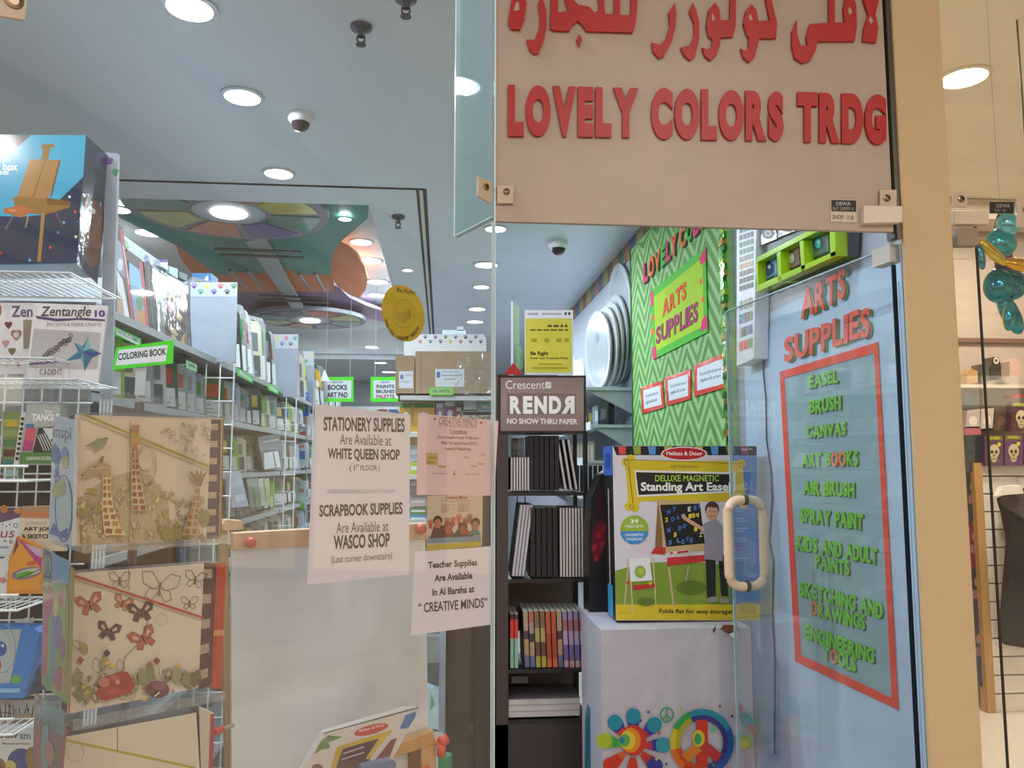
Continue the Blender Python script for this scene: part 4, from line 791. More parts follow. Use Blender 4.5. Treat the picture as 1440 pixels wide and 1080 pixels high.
# wrapped pedestal
PQ = [(838, 1200), (1064, 1200), (1060, 877), (846, 872)]
pyy = EY - .10; pp = PY(pyy)
pxl, pxr = pp.hit(846, 960).x, pp.hit(1058, 960).x
pd = thing('wrapped_pedestal', 'pedestal wrapped in white paper with tie-dye flower and peace prints under the easel carton', 'pedestal', pl=pp.at(((pxl + pxr) / 2, pyy, 0)))
wdt = pxr - pxl; gm = MB(); nx, nz = 14, 22
def gw(i, j): return (-wdt / 2 + wdt * i / nx, R_.uniform(-.0012, .0012) * (0 < i < nx) , ez * j / nz)
vs = [gw(i, j) for j in range(nz + 1) for i in range(nx + 1)]
gm.add(vs, [(j * (nx + 1) + i, j * (nx + 1) + i + 1, (j + 1) * (nx + 1) + i + 1, (j + 1) * (nx + 1) + i) for j in range(nz) for i in range(nx)], 'bdb8c2')
h_ = wdt / 2; gm.add([(-h_, 0, 0), (h_, 0, 0), (h_, .36, 0), (-h_, .36, 0), (-h_, 0, ez), (h_, 0, ez), (h_, .36, ez), (-h_, .36, ez)], [(1, 2, 6, 5), (2, 3, 7, 6), (3, 0, 4, 7), (4, 5, 6, 7)], 'bdbac6')
gm.done('paper_wrap', 'wrap', pd, smooth=False)
lp = pp.at(pd.location.copy()); a = MB(lp); a.base = .006
RB = ['c8402a', 'e0a82a', '6aa83a', '2a8aa0', '3a3a90']
def petal(cx, cy, ang, L, cols, w0=4, w1=11):
    n = len(cols)
    for k in range(n):
        r0 = 16 + (L - 16) * k / n; r1 = 16 + (L - 16) * (k + 1) / n; wa = w0 + (w1 - w0) * k / n; wb = w0 + (w1 - w0) * (k + 1) / n; c, s_ = math.cos(ang), math.sin(ang)
        a.poly([(cx + r0 * c - wa * s_, cy + r0 * s_ + wa * c), (cx + r1 * c - wb * s_, cy + r1 * s_ + wb * c), (cx + r1 * c + wb * s_, cy + r1 * s_ - wb * c), (cx + r0 * c + wa * s_, cy + r0 * s_ - wa * c)], cols[k])
    a.ell(cx + L * math.cos(ang), cy + L * math.sin(ang), w1 * .95, w1, cols[-1], n=14)
fx, fy = 890, 1048
sets = {-90: ['d04a2a', 'c83a3a', '3a3a9a', '2a5aa8', '2a8aa0'], -45: ['c83a2a', 'b03a50', '4a3a90', '3a4a9a', '2a8aa0'], -2: ['c83a2a', 'a83a5a', '3a3a90', '2a5aa0', '3a90a0'], 42: ['c83a2a', 'b03a3a', '6a3a70', '3a3a90'], 92: ['c83a2a', 'c83a2a', 'c8402a'], 140: ['d0602a', 'c83a2a', 'c83a2a'], 190: ['5aa83a', '3a9a4a', '6ab03a', 'a8b830'], -128: ['e0b02a', 'c83a3a', '3a3a8a', '2a8aa0']}
for an, cs in sets.items(): petal(fx, fy, math.radians(an), 42, cs)
for r_, c in ((20, 'c83a2a'), (16, 'e08a2a'), (12, 'd8c03a'), (8, '5aa85a'), (4, '2a7aa0')): a.ell(fx - 20 + r_, fy - 8, r_ * .9, r_ * 1.1, c, n=16)
cx, cy = 986, 1043
for k in range(28):
    t0, t1 = 2 * math.pi * k / 28, 2 * math.pi * (k + 1) / 28; mt = (t0 + t1) / 2; dg_ = math.degrees(mt) % 360
    co = '2a5aa0' if dg_ < 60 or dg_ > 330 else '2a8aa0' if dg_ > 250 else '3a9a50' if dg_ > 205 else 'c8b82a' if dg_ > 165 else 'd86a2a' if dg_ > 125 else 'c83a2a' if dg_ > 90 else '5a3a80'
    ci = '3a3a80' if (dg_ < 80 or dg_ > 240) else 'a8a02a' if dg_ > 165 else 'c84a2a'
    for r0, r1, c in ((30, 37, ci), (37, 45, co)): a.poly([(cx + r0 * math.cos(t0), cy + r0 * 1.05 * math.sin(t0)), (cx + r0 * math.cos(t1), cy + r0 * 1.05 * math.sin(t1)), (cx + r1 * math.cos(t1), cy + r1 * 1.05 * math.sin(t1)), (cx + r1 * math.cos(t0), cy + r1 * 1.05 * math.sin(t0))], c)
a.line([(cx, cy - 32), (cx, cy + 32)], 16, 'c83a2a'); a.line([(cx, cy + 2), (cx - 24, cy + 22)], 14, 'd0802a'); a.line([(cx, cy + 2), (cx + 24, cy + 22)], 14, 'b83a3a'); a.ell(cx - 5, cy - 6, 9, 12, 'd0b83a'); a.ell(cx - 6, cy - 5, 5, 8, '3a9a60')
a.ring(937, 1004, 9, 10, 2, '3a9a6a'); a.line([(937, 995), (937, 1013)], 1.8, '3a9a6a'); a.line([(937, 1004), (931, 1010)], 1.8, '3a9a6a'); a.line([(937, 1004), (943, 1010)], 1.8, '3a9a6a')
for k in range(10): t = k * math.pi / 5; a.line([(1038, 994), (1038 + 6 * math.cos(t), 994 + 7 * math.sin(t))], 1.3, 'c83a4a')
for k in range(8): t = k * math.pi / 4; a.line([(1003, 1024), (1003 + 5 * math.cos(t), 1024 + 6 * math.sin(t))], 1.3, '6ab88a')
for x, y_, c in ((911, 1000, '5a5a9a'), (957, 997, 'a8b83a'), (926, 1029, 'c84a3a'), (922, 1066, 'c8c03a'), (900, 1012, '6a4a8a'), (936, 1073, '3a6a9a'), (1011, 992, 'a84a6a'), (1028, 1006, '6a4a8a'), (969, 1036, 'c8a0b0'), (1002, 1074, '5a8a5a'), (1035, 1008, '5a3a7a')): a.ell(x, y_, 2, 2.4, c, n=7)
a.ring(1026, 995, 6, 6, 1.2, 'd8b88a'); a.ell(1050, 1014, 8, 14, '4a9aa8', -30); a.ell(1056, 1024, 4, 8, 'c86a5a', -30); a.ell(1047, 1042, 12, 10, '8ab030'); a.ell(1044, 1045, 8, 6, 'c8c83a')
a.done('print', 'paper', pd)
# small torn corner of brown card showing
tc_ = MB(lp); tc_.base = .007; tc_.poly([(1012, 884), (1016, 878), (1036, 878), (1036, 886), (1024, 891)], '7a4a28'); tc_.poly([(1024, 891), (1036, 886), (1038, 902), (1028, 896)], 'eceaf0'); tc_.poly([(1001, 886), (1006, 878), (1004, 890)], '3a3436'); tc_.done('torn_corner', 'matte', pd)
# dark printed bag behind the carton side
q = [(829, 862), (860, 870), (860, 660), (845, 668), (832, 700), (828, 760)]
def bag(a): 
    a.poly([(838, 690), (850, 680), (858, 700), (856, 750), (840, 800), (830, 770)], '2e1220'); a.poly([(834, 745), (848, 730), (852, 760), (842, 790), (832, 780)], '6a1020')
    for x, y_ in ((836, 770), (842, 752), (850, 742), (838, 785), (847, 765)): a.ell(x, y_, 3, 5, 'a01828', 20)
flatthing('dark_bag', 'black bag with dark red pattern standing behind the left edge of the easel carton', 'bag', PY(EY + .2), q, .12, '100e14', bag, 'satin')
# teal patterned roll below the bag
p = based(PY(EY + .1), rc(826, 985, 846, 1100)); tag(MB(p).slab([(826, 1100), (837, 1100), (838, 1020), (837, 996), (832, 986), (827, 1010)], 0, .05, '1e6a8a').done('patterned_roll', 'satin', pl=p), 'dark teal patterned roll between the tower and the wrapped pedestal', 'roll')

# ================================================================== LEFT-HAND SHELVING
XL = -.86; XB = -1.22; BAYS = [2.0, 3.1, 4.36, 5.6, 7.0, 8.6]
LV = [2.00, 1.775, 1.56, 1.36, 1.12, .85, .5]
gd = thing('shelving_unit', 'long white shelving unit along the left side of the shop', 'shelving', loc=(XB, 5.3, 0), rotz=math.radians(90))
MB().box(-3.3, 3.3, 0, .03, 0, 2.47, 'aab0b6').done('back_panel', 'satin', gd)
pb = MB(Pl(90, (XB, 5.3, 0)).at((XB, 5.3, 0))); 
paws_strip = MB(); n = 0
for i in range(60):
    yy = -3.2 + i * .11; z = 2.43 if i % 2 else 2.375; c = PAWC[i % 8]
    paws_strip.add([(yy + .018 * math.cos(t), -.001, z - .008 + .014 * math.sin(t)) for t in [2 * math.pi * k / 8 for k in range(8)]], [tuple(range(8))], c)
    for k in range(4): an = math.radians(25 + k * 43); paws_strip.add([(yy + .025 * math.cos(an) + .006 * math.cos(t), -.001, z - .004 + .024 * math.sin(an) + .008 * math.sin(t)) for t in [2 * math.pi * q_ / 6 for q_ in range(6)]], [tuple(range(6))], c)
ps = paws_strip.done('paw_border', 'satin', gd); ps['kind'] = 'stuff'
for b in range(5):
    for k, z in enumerate(LV):
        h_ = (BAYS[b + 1] - BAYS[b]) / 2 - .018; cy_ = (BAYS[b + 1] + BAYS[b]) / 2 - 5.3; dd = XL - XB
        MB().box(cy_ - h_, cy_ + h_, -dd, 0, z - .022, z, '8e9498', front='a4aaae').done('shelf', 'satin', gd)
def divider(q, Y, lab, np_, grid=True, r=4.4, rows=7):
    p = based(PY(Y), q); e = thing('divider_panel', lab, 'panel', p); MB(p).slab(q, 0, .012, '9ea7b6').done('board', 'satin', e)
    x0_, x1_ = q[3][0], q[2][0]; yt = q[3][1]; a = MB(p)
    if np_: 
        a.poly([(x0_, yt + 20), (x1_, yt + 20), (x1_, yt), (x0_, yt)], 'bcc2cc'); paws(a, x0_ + 5, x1_ - 4, yt + 5.5, yt + 13.5, np_, r); a.done('paw_border', 'satin', e)
    if grid:
        u0, u1 = p.L(q[0][0], q[0][1])[0], p.L(q[1][0], q[1][1])[0]; g_ = MB(); h0 = -p.o.z + .3
        for k in range(4): u = u0 + (u1 - u0) * (k + .1) / 3.2; g_.tube([(u, .006, h0), (u, .006, 0)], .003, 'e6eaee', n=4)
        z = -.06
        while z > h0: g_.tube([(u0, .006, z), (u1, .006, z)], .0025, 'e6eaee', n=4); z -= .09
        go = g_.done('wire_grid', 'satin', e)
    return e
divider([(140, 560), (156, 560), (166, 216), (148, 214)], 1.98, 'tall white divider panel beside the blue easel box', 0)
a0 = PY(1.98); 
for (x_, y_, c) in ((157, 224, '6a3f9a'), (161, 244, '2e9a5a')):
    pass
p = based(PY(1.978), rc(149, 216, 166, 252)); a = MB(p); paws(a, 154, 162, 226, 242, 2, 5.5); tag(a.done('paw_sticker', 'satin', pl=p), 'purple and green paw print stickers at the top of the tallest white divider', 'sticker')
divider(rc(268, 397, 333, 509, dr=-2), 3.1, 'white divider panel with seven paw prints above the wire grid', 7)
divider(rc(373, 470, 419, 558, dr=-1), 4.36, 'second white divider panel with paw prints farther down the aisle', 7, r=3.2)
divider(rc(419, 494, 441, 570), 5.3, 'smallest white divider panel with three paw prints far down the aisle', 3, r=3)
# picture books on the top shelf of the first bay
BX = PLf(XL - .03)
def bk1(a): a.poly([(166, 445), (184, 458), (172, 392), (164, 380)], 'e8ecf2'); a.poly([(164, 440), (176, 452), (172, 420), (165, 408)], 'c89a80'); a.poly([(164, 380), (176, 392), (172, 345), (164, 335)], '8a94b8'); a.ell(169, 372, 4, 9, 'd8dcec'); a.line([(170, 322), (189, 465)], 5.5, 'b0282c'); a.line([(173, 345), (181, 400)], 1, 'e8e0e0')
flatthing('picture_book', 'red edged picture pack with a blue photo, nearest on the top shelf', 'picture pack', BX, [(160, 452), (191, 467), (173, 320), (160, 310)], .02, '3a4048', bk1, 'satin')
def bk2(a): a.poly([(184, 460), (207, 472), (198, 378), (181, 365)], '6aa8d8'); a.poly([(190, 462), (207, 472), (204, 440), (192, 425)], 'c88a50'); a.ell(196, 425, 5, 12, '5a8a4a'); a.poly([(182, 400), (200, 405), (198, 378), (181, 365)], '8ac4ec'); a.line([(198, 369), (209, 474)], 5, 'c0342e'); a.poly([(178, 366), (196, 380), (195, 368), (177, 354)], '3a322e')
flatthing('picture_book', 'sky blue landscape picture pack with a red edge on the top shelf', 'picture pack', BX, [(191, 467), (212, 477), (200, 366), (178, 350)], .02, '3a3028', bk2, 'satin')
flatthing('picture_book', 'tall black book spine between the picture packs on the top shelf', 'book', BX, [(212, 477), (223, 481), (211, 369), (202, 368)], .03, '1c1614', lambda a: a.line([(207, 375), (217, 470)], 1.5, '6a5a4a'), 'satin')
def bk4(a):
    a.poly([(225, 478), (268, 498), (262, 406), (214, 378)], 'b8b4b0'); a.poly([(232, 480), (268, 497), (263, 412), (230, 420)], '7a6a60')
    for k in range(26): x = R_.uniform(232, 262); y_ = R_.uniform(418, 482) ; a.ell(x, y_, R_.uniform(1.5, 4), R_.uniform(3, 8), R_.choice(['d8c060', '8a4a6a', 'a8687a', 'e0d0a0', '5a5040', 'c0a0b0']), R_.uniform(-40, 40), n=7)
    a.poly([(222, 470), (232, 476), (226, 390), (216, 384)], '9aa09c')
flatthing('picture_book', 'large glossy flower painting pack, rightmost of the first bay on the top shelf', 'picture pack', BX, [(223, 481), (271, 503), (265, 402), (212, 372)], .025, '241e1e', bk4, 'shrink', artmat='shrink')
flatthing('shelf_label', 'green and white shelf label about painting by numbers', 'label', PLf(XL + .001), [(161, 471), (199, 489), (198, 476), (161, 459)], .001, '3fd83a', lambda a: (a.poly([(164, 470), (196, 486), (195, 477), (164, 462)], 'e8ecea'), a.text('PAINTING BY NUMBER', 165, 462, 195, 469, '2a3a34', 14, .03)), 'paper')
flatthing('shelf_label', 'small pale green shelf label right of the colouring book sign', 'label', PLf(XL + .001), [(262, 517), (277, 524), (277, 513), (262, 506)], .001, '9ad8a0', lambda a: a.text('OFFER', 264, 509, 275, 514, '3a5a44', 5, .02), 'paper')
q = [(158, 520), (243, 511), (244, 478), (163, 489)]
def csign(a): a.poly([(163, 514), (233, 508), (236, 485), (167, 492)], 'e6eaf0'); a.text('COLORING BOOK', 166, 497, 234, 507, '16181c', -8, .035)
e = flatthing('aisle_sign', 'green bordered colouring book sign on a white stalk', 'sign', PY(1.86), q, .003, '4ce02e', csign, 'paper')
p = based(PY(1.865), rc(189, 517, 206, 556)); tag(MB(p).slab([(189, 556), (203, 556), (207, 500), (192, 500)], 0, .004, 'c2c8cc').done('sign_stalk', 'satin', pl=p), 'flat white stalk holding up the colouring book sign', 'stalk')
for q, t_, w_ in (([(334, 528), (355, 539), (356, 531), (335, 517)], 'PENCILS', 'near'), ([(377, 548), (391, 555), (392, 547), (377, 539)], 'SETS', 'far')):
    flatthing('shelf_label', 'green edged shelf label at the ' + w_ + ' end of the second bay of the left shelving', 'label', PLf(XL + .001), q, .001, '4fd84a', lambda a, q=q: a.poly([(q[0][0] + 2, q[0][1] - 2), (q[1][0] - 2, q[1][1] - 3), (q[2][0] - 2, q[2][1] + 2), (q[3][0] + 2, q[3][1] + 3)], 'd0dcd8'), 'paper')
# goods of the left shelving
kinds = [('silver', 'a4aaac'), ('clear bagged', '929a9e'), ('charcoal', '34383c'), ('pale blue', 'a9bcd8'), ('white', 'c4c8cc'), ('lime', '8ab84a'), ('steel grey', '858c92'), ('dark green', '3f6a4a'), ('cream', 'cfc8b4'), ('black', '1f2124')]
lvn = ['top', 'second', 'third', 'fourth', 'fifth', 'sixth', 'bottom']
protoP = {}
def packet(kn, c):
    e = thing('hanging_packet', 'x', 'packet')
    MB().prism([(-.5, 0), (.5, .0), (.5, .9), (.38, 1), (-.38, 1), (-.5, .9)], 0, .12, c).done('pouch', 'shrink', e)
    a = MB(); a.add([(-.42, -.008, .06), (.42, -.008, .06), (.42, -.008, .42), (-.42, -.008, .42)], [(0, 1, 2, 3)], 'd6dade' if sum(lin(c)[:3]) < 1.6 else '5a6068')
    a.add([(-.36, -.012, .5), (.36, -.012, .5), (.36, -.012, .8), (-.36, -.012, .8)], [(0, 1, 2, 3)], R_.choice(['c8b048', '3a6ab0', 'b84a40', '4a8a50', '9098a0', '2a2e34', '70787e'])); a.add([(-.08, -.014, .9), (.08, -.014, .9), (.08, -.014, .94), (-.08, -.014, .94)], [(0, 1, 2, 3)], '303438')
    for j in range(3): a.add([(-.3, -.014, .12 + j * .09), (.3 - j * .1, -.014, .12 + j * .09), (.3 - j * .1, -.014, .15 + j * .09), (-.3, -.014, .15 + j * .09)], [(0, 1, 2, 3)], '8a9098')
    a.done('label_print', 'gloss', e); return e
for kn, c in kinds: protoP[kn] = [packet(kn, c), False]
def goods(bay, lv, y0, y1, n, h, x=XL - .07, first=0, wd=None):
    for i in range(n):
        kn = kinds[(i * 3 + lv * 2 + bay * 5 + first) % len(kinds)][0] if lv else kinds[(0, 6, 1, 2, 6, 0, 8, 1, 9)[(i + bay) % 9]][0]
        pr = protoP[kn]; o = copy_tree(pr[0]) if pr[1] else pr[0]; pr[1] = True
        yy = y0 + (y1 - y0) * (i + .5) / n; hh_ = min(h * R_.uniform(.85, 1.0), 9)
        o.location = (x, yy, LV[lv] + .004); o.rotation_euler = (math.radians(-R_.uniform(3, 9)), 0, math.radians(58 + R_.uniform(-5, 5)))
        wv = wd or (y1 - y0) / n * .82; o.scale = (wv, .16, hh_)
        o['label'] = f'{kn} packet, {ORD[i]} on {lvn[lv]} shelf, {["first", "second", "third", "fourth"][bay]} bay of the left shelving'; o['group'] = f'packets on the {lvn[lv]} shelf of the {["first", "second", "third", "fourth"][bay]} left bay'
for bay in (0, 1, 2, 3):
    for lv in range(6 if bay < 2 else 5):
        if bay == 0 and lv == 0: continue
        if bay == 0 and lv > 1: continue
        hgt = {0: .34, 1: .19, 2: .18, 3: .17, 4: .2, 5: .22}[lv]
        goods(bay, lv, BAYS[bay] + .06, BAYS[bay + 1] - .03, 9 if bay < 2 else 8, hgt, wd=.16 + .02 * bay)
# dark carrier with two white cards (third shelf) and green packs (fourth shelf)
def blk(a): a.poly([(372, 660), (395, 657), (391, 634), (371, 637)], 'dfe4e6'); a.line([(384, 636), (388, 658)], 1.4, '24282c'); a.line([(369, 622), (392, 618)], 2.5, 'a0a6aa')
flatthing('display_card', 'black hanging card pack with white samples on the third left shelf', 'packet', PLf(XL + .01), [(371, 661), (400, 659), (393, 610), (362, 614)], .02, '2c3034', blk, 'shrink')
flatthing('display_card', 'pale lilac envelope pack leaning on the fourth left shelf', 'packet', PLf(XL + .01), [(326, 714), (350, 712), (338, 662), (322, 662)], .02, 'a9b6d0', lambda a: a.poly([(331, 706), (345, 704), (342, 694), (329, 696)], 'ccd4dc'), 'shrink')
for k, (x, c) in enumerate(((352, '3a4a34'), (360, '3f7a3a'), (368, 'b8bab0'), (375, 'b6b83a'))): flatthing('marker_pack', None, None, PLf(XL + .012), [(x, 714 - k), (x + 7, 713 - k), (x + 3, 672), (x - 5, 674)], .02, c, None, 'shrink'); tag(bpy.data.objects['marker_pack' if k == 0 else f'marker_pack.{k:03d}'], ['dark', 'green', 'white', 'yellow topped'][k] + ' slim marker pack beside the pale lilac envelope', 'packet')
# boxes on top of the shelving
for k, (q, c) in enumerate((([(226, 374), (236, 380), (236, 366), (225, 366)], 'd2d8e4'), ([(238, 384), (250, 392), (250, 378), (238, 374)], '9ab0b8'), ([(252, 390), (264, 396), (264, 386), (252, 382)], '5a6870'))):
    flatthing('stored_box', ['small white box with blue lid', 'grey blue box', 'dark grey box'][k] + ' stored on top of the left shelving', 'box', PLf(XB + .02), q, .1, c, (lambda a: a.rect(225, 365, 236, 369, '4a4a80')) if k == 0 else None, 'satin')
flatthing('stored_box', 'blue and white box sitting behind the paw print divider', 'box', PY(3.3), rc(270, 384, 297, 398), .1, '3a78a8', lambda a: a.poly([(286, 396), (293, 396), (293, 387), (289, 390)], 'e8eef4'), 'satin')
# signs and packs at the far end of the aisle
for q, c, lab in ((([(424, 534), (430, 529), (429, 514), (418, 514), (418, 517)]), 'd8f02a', 'upper'), (([(421, 544), (430, 543), (430, 534), (421, 538)]), 'd8f02a', 'lower')):
    flatthing('price_arrow', lab + ' fluorescent yellow price tag beside the smallest paw print panel', 'price tag', PY(5.25), q, .002, c, None, 'paper')
flatthing('hanging_packet', 'blue backed packet with a green toy under the yellow price tags', 'packet', PY(5.2), rc(421, 552, 434, 585), .03, '2a5ac0', lambda a: (a.ell(422 + 4, 572, 4, 7, '4ac03a'), a.rect(422, 554, 433, 558, '6a90e0')), 'shrink')
flatthing('hanging_packet', 'white packet with blue square hanging far down the aisle', 'packet', PY(5.1), rc(418, 622, 433, 656), .03, 'dce4ec', lambda a: (a.rect(421, 634, 429, 646, '2a7ad0'), a.rect(420, 627, 428, 629, 'c83a4a')), 'shrink')
flatthing('hanging_packet', 'red and white packet hanging above the blue square packet', 'packet', PY(5.12), rc(419, 600, 432, 620), .03, 'a8a0a4', lambda a: (a.ell(426, 610, 4, 5, 'c83a4a'), a.ell(424, 605, 3, 3, 'e0e4e8')), 'shrink')
flatthing('hanging_packet', 'clear packet with green base hanging behind the notice edge', 'packet', PY(5.0), rc(411, 676, 430, 716), .03, 'b8ccd0', lambda a: (a.poly([(411, 716), (428, 716), (427, 708), (420, 705), (412, 708)], '5ab83a'), a.ell(424, 690, 4, 3, 'a07a68')), 'shrink')
flatthing('hanging_packet', 'brown and yellow packet below the blue square packet', 'packet', PY(5.15), rc(412, 658, 431, 676), .03, '8a8450', None, 'shrink')
flatthing('paper_hat', 'yellow topped paper ornament beside the books sign', 'ornament', PY(5.6), [(438, 545), (452, 545), (449, 522), (443, 518), (440, 524)], .03, 'd8a840', lambda a: (a.ell(437, 523, 4, 4, 'f4f8fa'), a.ell(443, 540, 6, 6, 'e8ecee'), a.ell(441, 540, 1.5, 2, '3a3a70')), 'satin')
flatthing('paper_hat', 'white folded paper cone beside the books sign', 'ornament', PY(5.7), [(450, 536), (463, 536), (456, 520)], .03, 'eef4f8', None, 'satin')
for x0_, x1_, lines, lab in ((452, 497, ('KIDS ART', 'BOOKS', 'ART PAD'), 'hanging green bordered sign about books and art pads'), (521, 563, ('KIDS ART', 'PAINTS', 'BRUSHES', 'PALETTE'), 'hanging green bordered sign about paints, brushes and palettes')):
    def hs_(a, x0_=x0_, x1_=x1_, lines=lines):
        a.rect(x0_ + 4, 535, x1_ - 3, 560, 'dfe4ee'); a.text(lines[0], x0_ + 15, 536, x1_ - 15, 539, '2a2e38', 0, .02); h_ = 21 / (len(lines) - 1)
        for k, t_ in enumerate(lines[1:]): ex = .5 * (7 - len(t_)) * 2; a.text(t_, x0_ + 8 + ex * .5, 541 + k * h_, x1_ - 8 - ex * .5, 541 + k * h_ + h_ * .72, 'a03040' if t_ == 'PALETTE' else '181c28', 0, .04)
    e = flatthing('hanging_sign', lab, 'sign', PY(6.0), rc(x0_, 530, x1_, 565), .006, '58e83a', hs_, 'paper')
    m = MB(); zt = PY(6).hit(x0_, 530).z; 
    for px in (x0_ + 6, x1_ - 5): X = PY(6.0).hit(px, 530).x - e.location.x; m.tube([(X, .003, zt - e.location.z), (X, .003, ZC - e.location.z)], .0015, 'd0d4d8', n=4)
    m.done('hanging_cord', 'satin', e)
# low unit and a bulkhead at the far end
struct(solid('trim_6', -3.2, XW - .01, 12.6, 12.9, 2.42, 2.50, 'e4eaee'))
fu = thing('far_shelf', 'low white shelf across the far end of the aisle with rows of boxes', 'shelving', loc=(-.2, 7.9, 0))
MB().box(-.55, .55, 0, .3, 0, 2.04, 'cfd6da').done('back_panel', 'satin', fu)
for z in (1.0, 1.4, 1.75, 1.95): MB().box(-.55, .55, -.25, 0, z - .02, z, 'e0e6ea').done('shelf', 'satin', fu)
for k in range(10):
    c = ['d0d4d8', '8a3a48', '3a5a90', 'c8b040', '6a9a5a', '9a9aa8', 'b8605a', '4a4a60', 'd8dce0', '5a8ab0'][k]
    e = tag(MB().box(-.045, .045, 0, .12, 0, .17, c, front=c).done('paint_box', 'gloss', loc=(-.68 + k * .105, 7.7, 1.953)), ['white', 'maroon', 'navy', 'yellow', 'green', 'lilac grey', 'brick red', 'dark violet', 'pale grey', 'blue'][k] + ' paint box on the top of the far low shelf', 'box', 'paint boxes on the far low shelf')

# ================================================================== CENTRE UNIT behind the window
CY = 3.9
cu = thing('centre_shelf', 'white shelving unit with a paw print header board behind the window notices', 'shelving', loc=((PY(CY).hit(568, 500).x + PY(CY).hit(690, 500).x) / 2, CY, 0))
cw = (PY(CY).hit(690, 500).x - PY(CY).hit(568, 500).x) / 2
MB().box(-cw, cw, .0, .02, 0, PY(CY).hit(620, 505).z, 'b9c0c6').done('back_panel', 'satin', cu)
for z in (1.908, 1.74, 1.55, 1.35, 1.1, .8, .5): MB().box(-cw, cw, -.3, 0, z - .02, z, 'd4dade').done('shelf', 'satin', cu)
q = [(568, 520), (684, 520), (684, 476), (680, 470), (568, 470)]
flatthing('header_board', 'white header board with a double row of coloured paw prints', 'board', PY(CY + .03), q, .12, 'e8ecf2', lambda a: paws(a, 584, 676, 474, 480.5, 14, 3.0, 3), 'satin')
flatthing('stored_box', 'white flat boxes lying on top of the paw print header board', 'box', PY(CY + .1), rc(622, 464, 655, 471), .1, 'dfe6ec', None, 'satin'); flatthing('stored_box', 'tiny pale box on top of the header board near its right end', 'box', PY(CY + .1), rc(643, 459, 652, 465), .08, 'd4dce2', None, 'satin')
flatthing('cardboard_box', 'large brown cardboard box with white label behind the round sticker and notices', 'box', PY(CY - .27), rc(584, 494, 692, 553, dr=2), .2, 'b0977c', lambda a: (a.rect(612, 519, 653, 544, 'dfe6ee'), a.rect(614, 523, 619, 531, '5a7ab8'), a.text('Chung Hwa', 622, 521, 646, 525, '8aa0c0', 0, .01), a.rect(621, 527, 650, 529, 'a8b8cc'), a.rect(624, 532, 640, 534, 'a8b8cc'), a.line([(640, 543), (650, 530)], 1, '9a9a98'), a.line([(592, 496), (592, 553)], 1, '8f7860')), 'matte')
flatthing('cardboard_box', 'smaller brown cardboard box with white label left of the large one', 'box', PY(CY - .25), rc(556, 500, 583, 553), .18, 'ab9074', lambda a: (a.rect(561, 522, 581, 546, 'dde4ee'), a.rect(563, 527, 567, 533, '5a70b0'), a.text('Chung', 569, 525, 579, 530, 'a88a9a', 0, .01), a.rect(563, 536, 576, 538, 'b0bccc')), 'matte')
p = based(PY(CY - .3), rc(640, 497, 697, 556)); m = MB(p)
pts = [p.L(x, y_) for x, y_ in ((640, 556), (696, 556), (697, 497), (640, 497))]
for j in range(6):
    for i in range(6):
        u0, u1 = pts[0][0] + (pts[1][0] - pts[0][0]) * i / 6, pts[0][0] + (pts[1][0] - pts[0][0]) * (i + 1) / 6; v0, v1 = pts[0][1] + (pts[3][1] - pts[0][1]) * j / 6, pts[0][1] + (pts[3][1] - pts[0][1]) * (j + 1) / 6
        m.add([(u0, R_.uniform(-.01, .0), v0), (u1, R_.uniform(-.01, .0), v0), (u1, R_.uniform(-.01, .0), v1), (u0, R_.uniform(-.01, 0), v1)], [(0, 1, 2), (0, 2, 3)], 'e8ecf0')
tag(m.done('plastic_cover', 'film', pl=p), 'crinkled clear plastic cover over the right half of the large cardboard box', 'plastic cover')
flatthing('shelf_label', 'green shelf label about oil pastels under the large cardboard box', 'label', PY(CY - .31), rc(604, 545, 638, 556), .002, '8ad86a', lambda a: (a.rect(607, 547, 635, 554, 'a8dc94'), a.text('OIL PASTEL', 608, 548, 634, 552, '3a5a3a', 0, .02)), 'paper')
row = [(560, 571, '5a1c26', 553, 565, 'dark red'), (572, 583, '6a2028', 553, 565, 'dark red'), (584, 595, '5a1c26', 553, 565, 'dark red'), (596, 607, '6a222c', 553, 565, 'maroon')]
for k, (x0_, x1_, c, y0_, y1_, n_) in enumerate(row): flatthing('pastel_box', n_ + ' pastel box, ' + ['first', 'second', 'third', 'fourth'][k] + ' from the left under the cardboard boxes', 'box', PY(CY - .2), rc(x0_, y0_, x1_, y1_), .12, c, lambda a, x0_=x0_, x1_=x1_: a.rect(x0_ + 2, 556, x1_ - 2, 558, 'a8707a'), 'gloss', group='pastel boxes under the cardboard boxes')
prod = [(562, 580, 566, 600, 'b8902a', '3a8a4a', 'yellow and green'), (581, 611, 566, 600, 'c89a28', '3f8a50', 'wide yellow and green'), (613, 624, 566, 596, '8a6a9a', 'dfe0ea', 'purple'), (625, 640, 564, 596, '7a4a90', 'dfe4ea', 'violet and white'), (641, 649, 572, 600, '8a6a5a', 'c8ccd0', 'brown'), (652, 670, 555, 576, 'd8dee6', 'b0b8c0', 'white'), (671, 694, 565, 578, 'a0c0d8', '4adc4a', 'pale blue with green stripe'), (650, 697, 578, 604, 'bcc6cc', '3a424a', 'wide pale grey')]
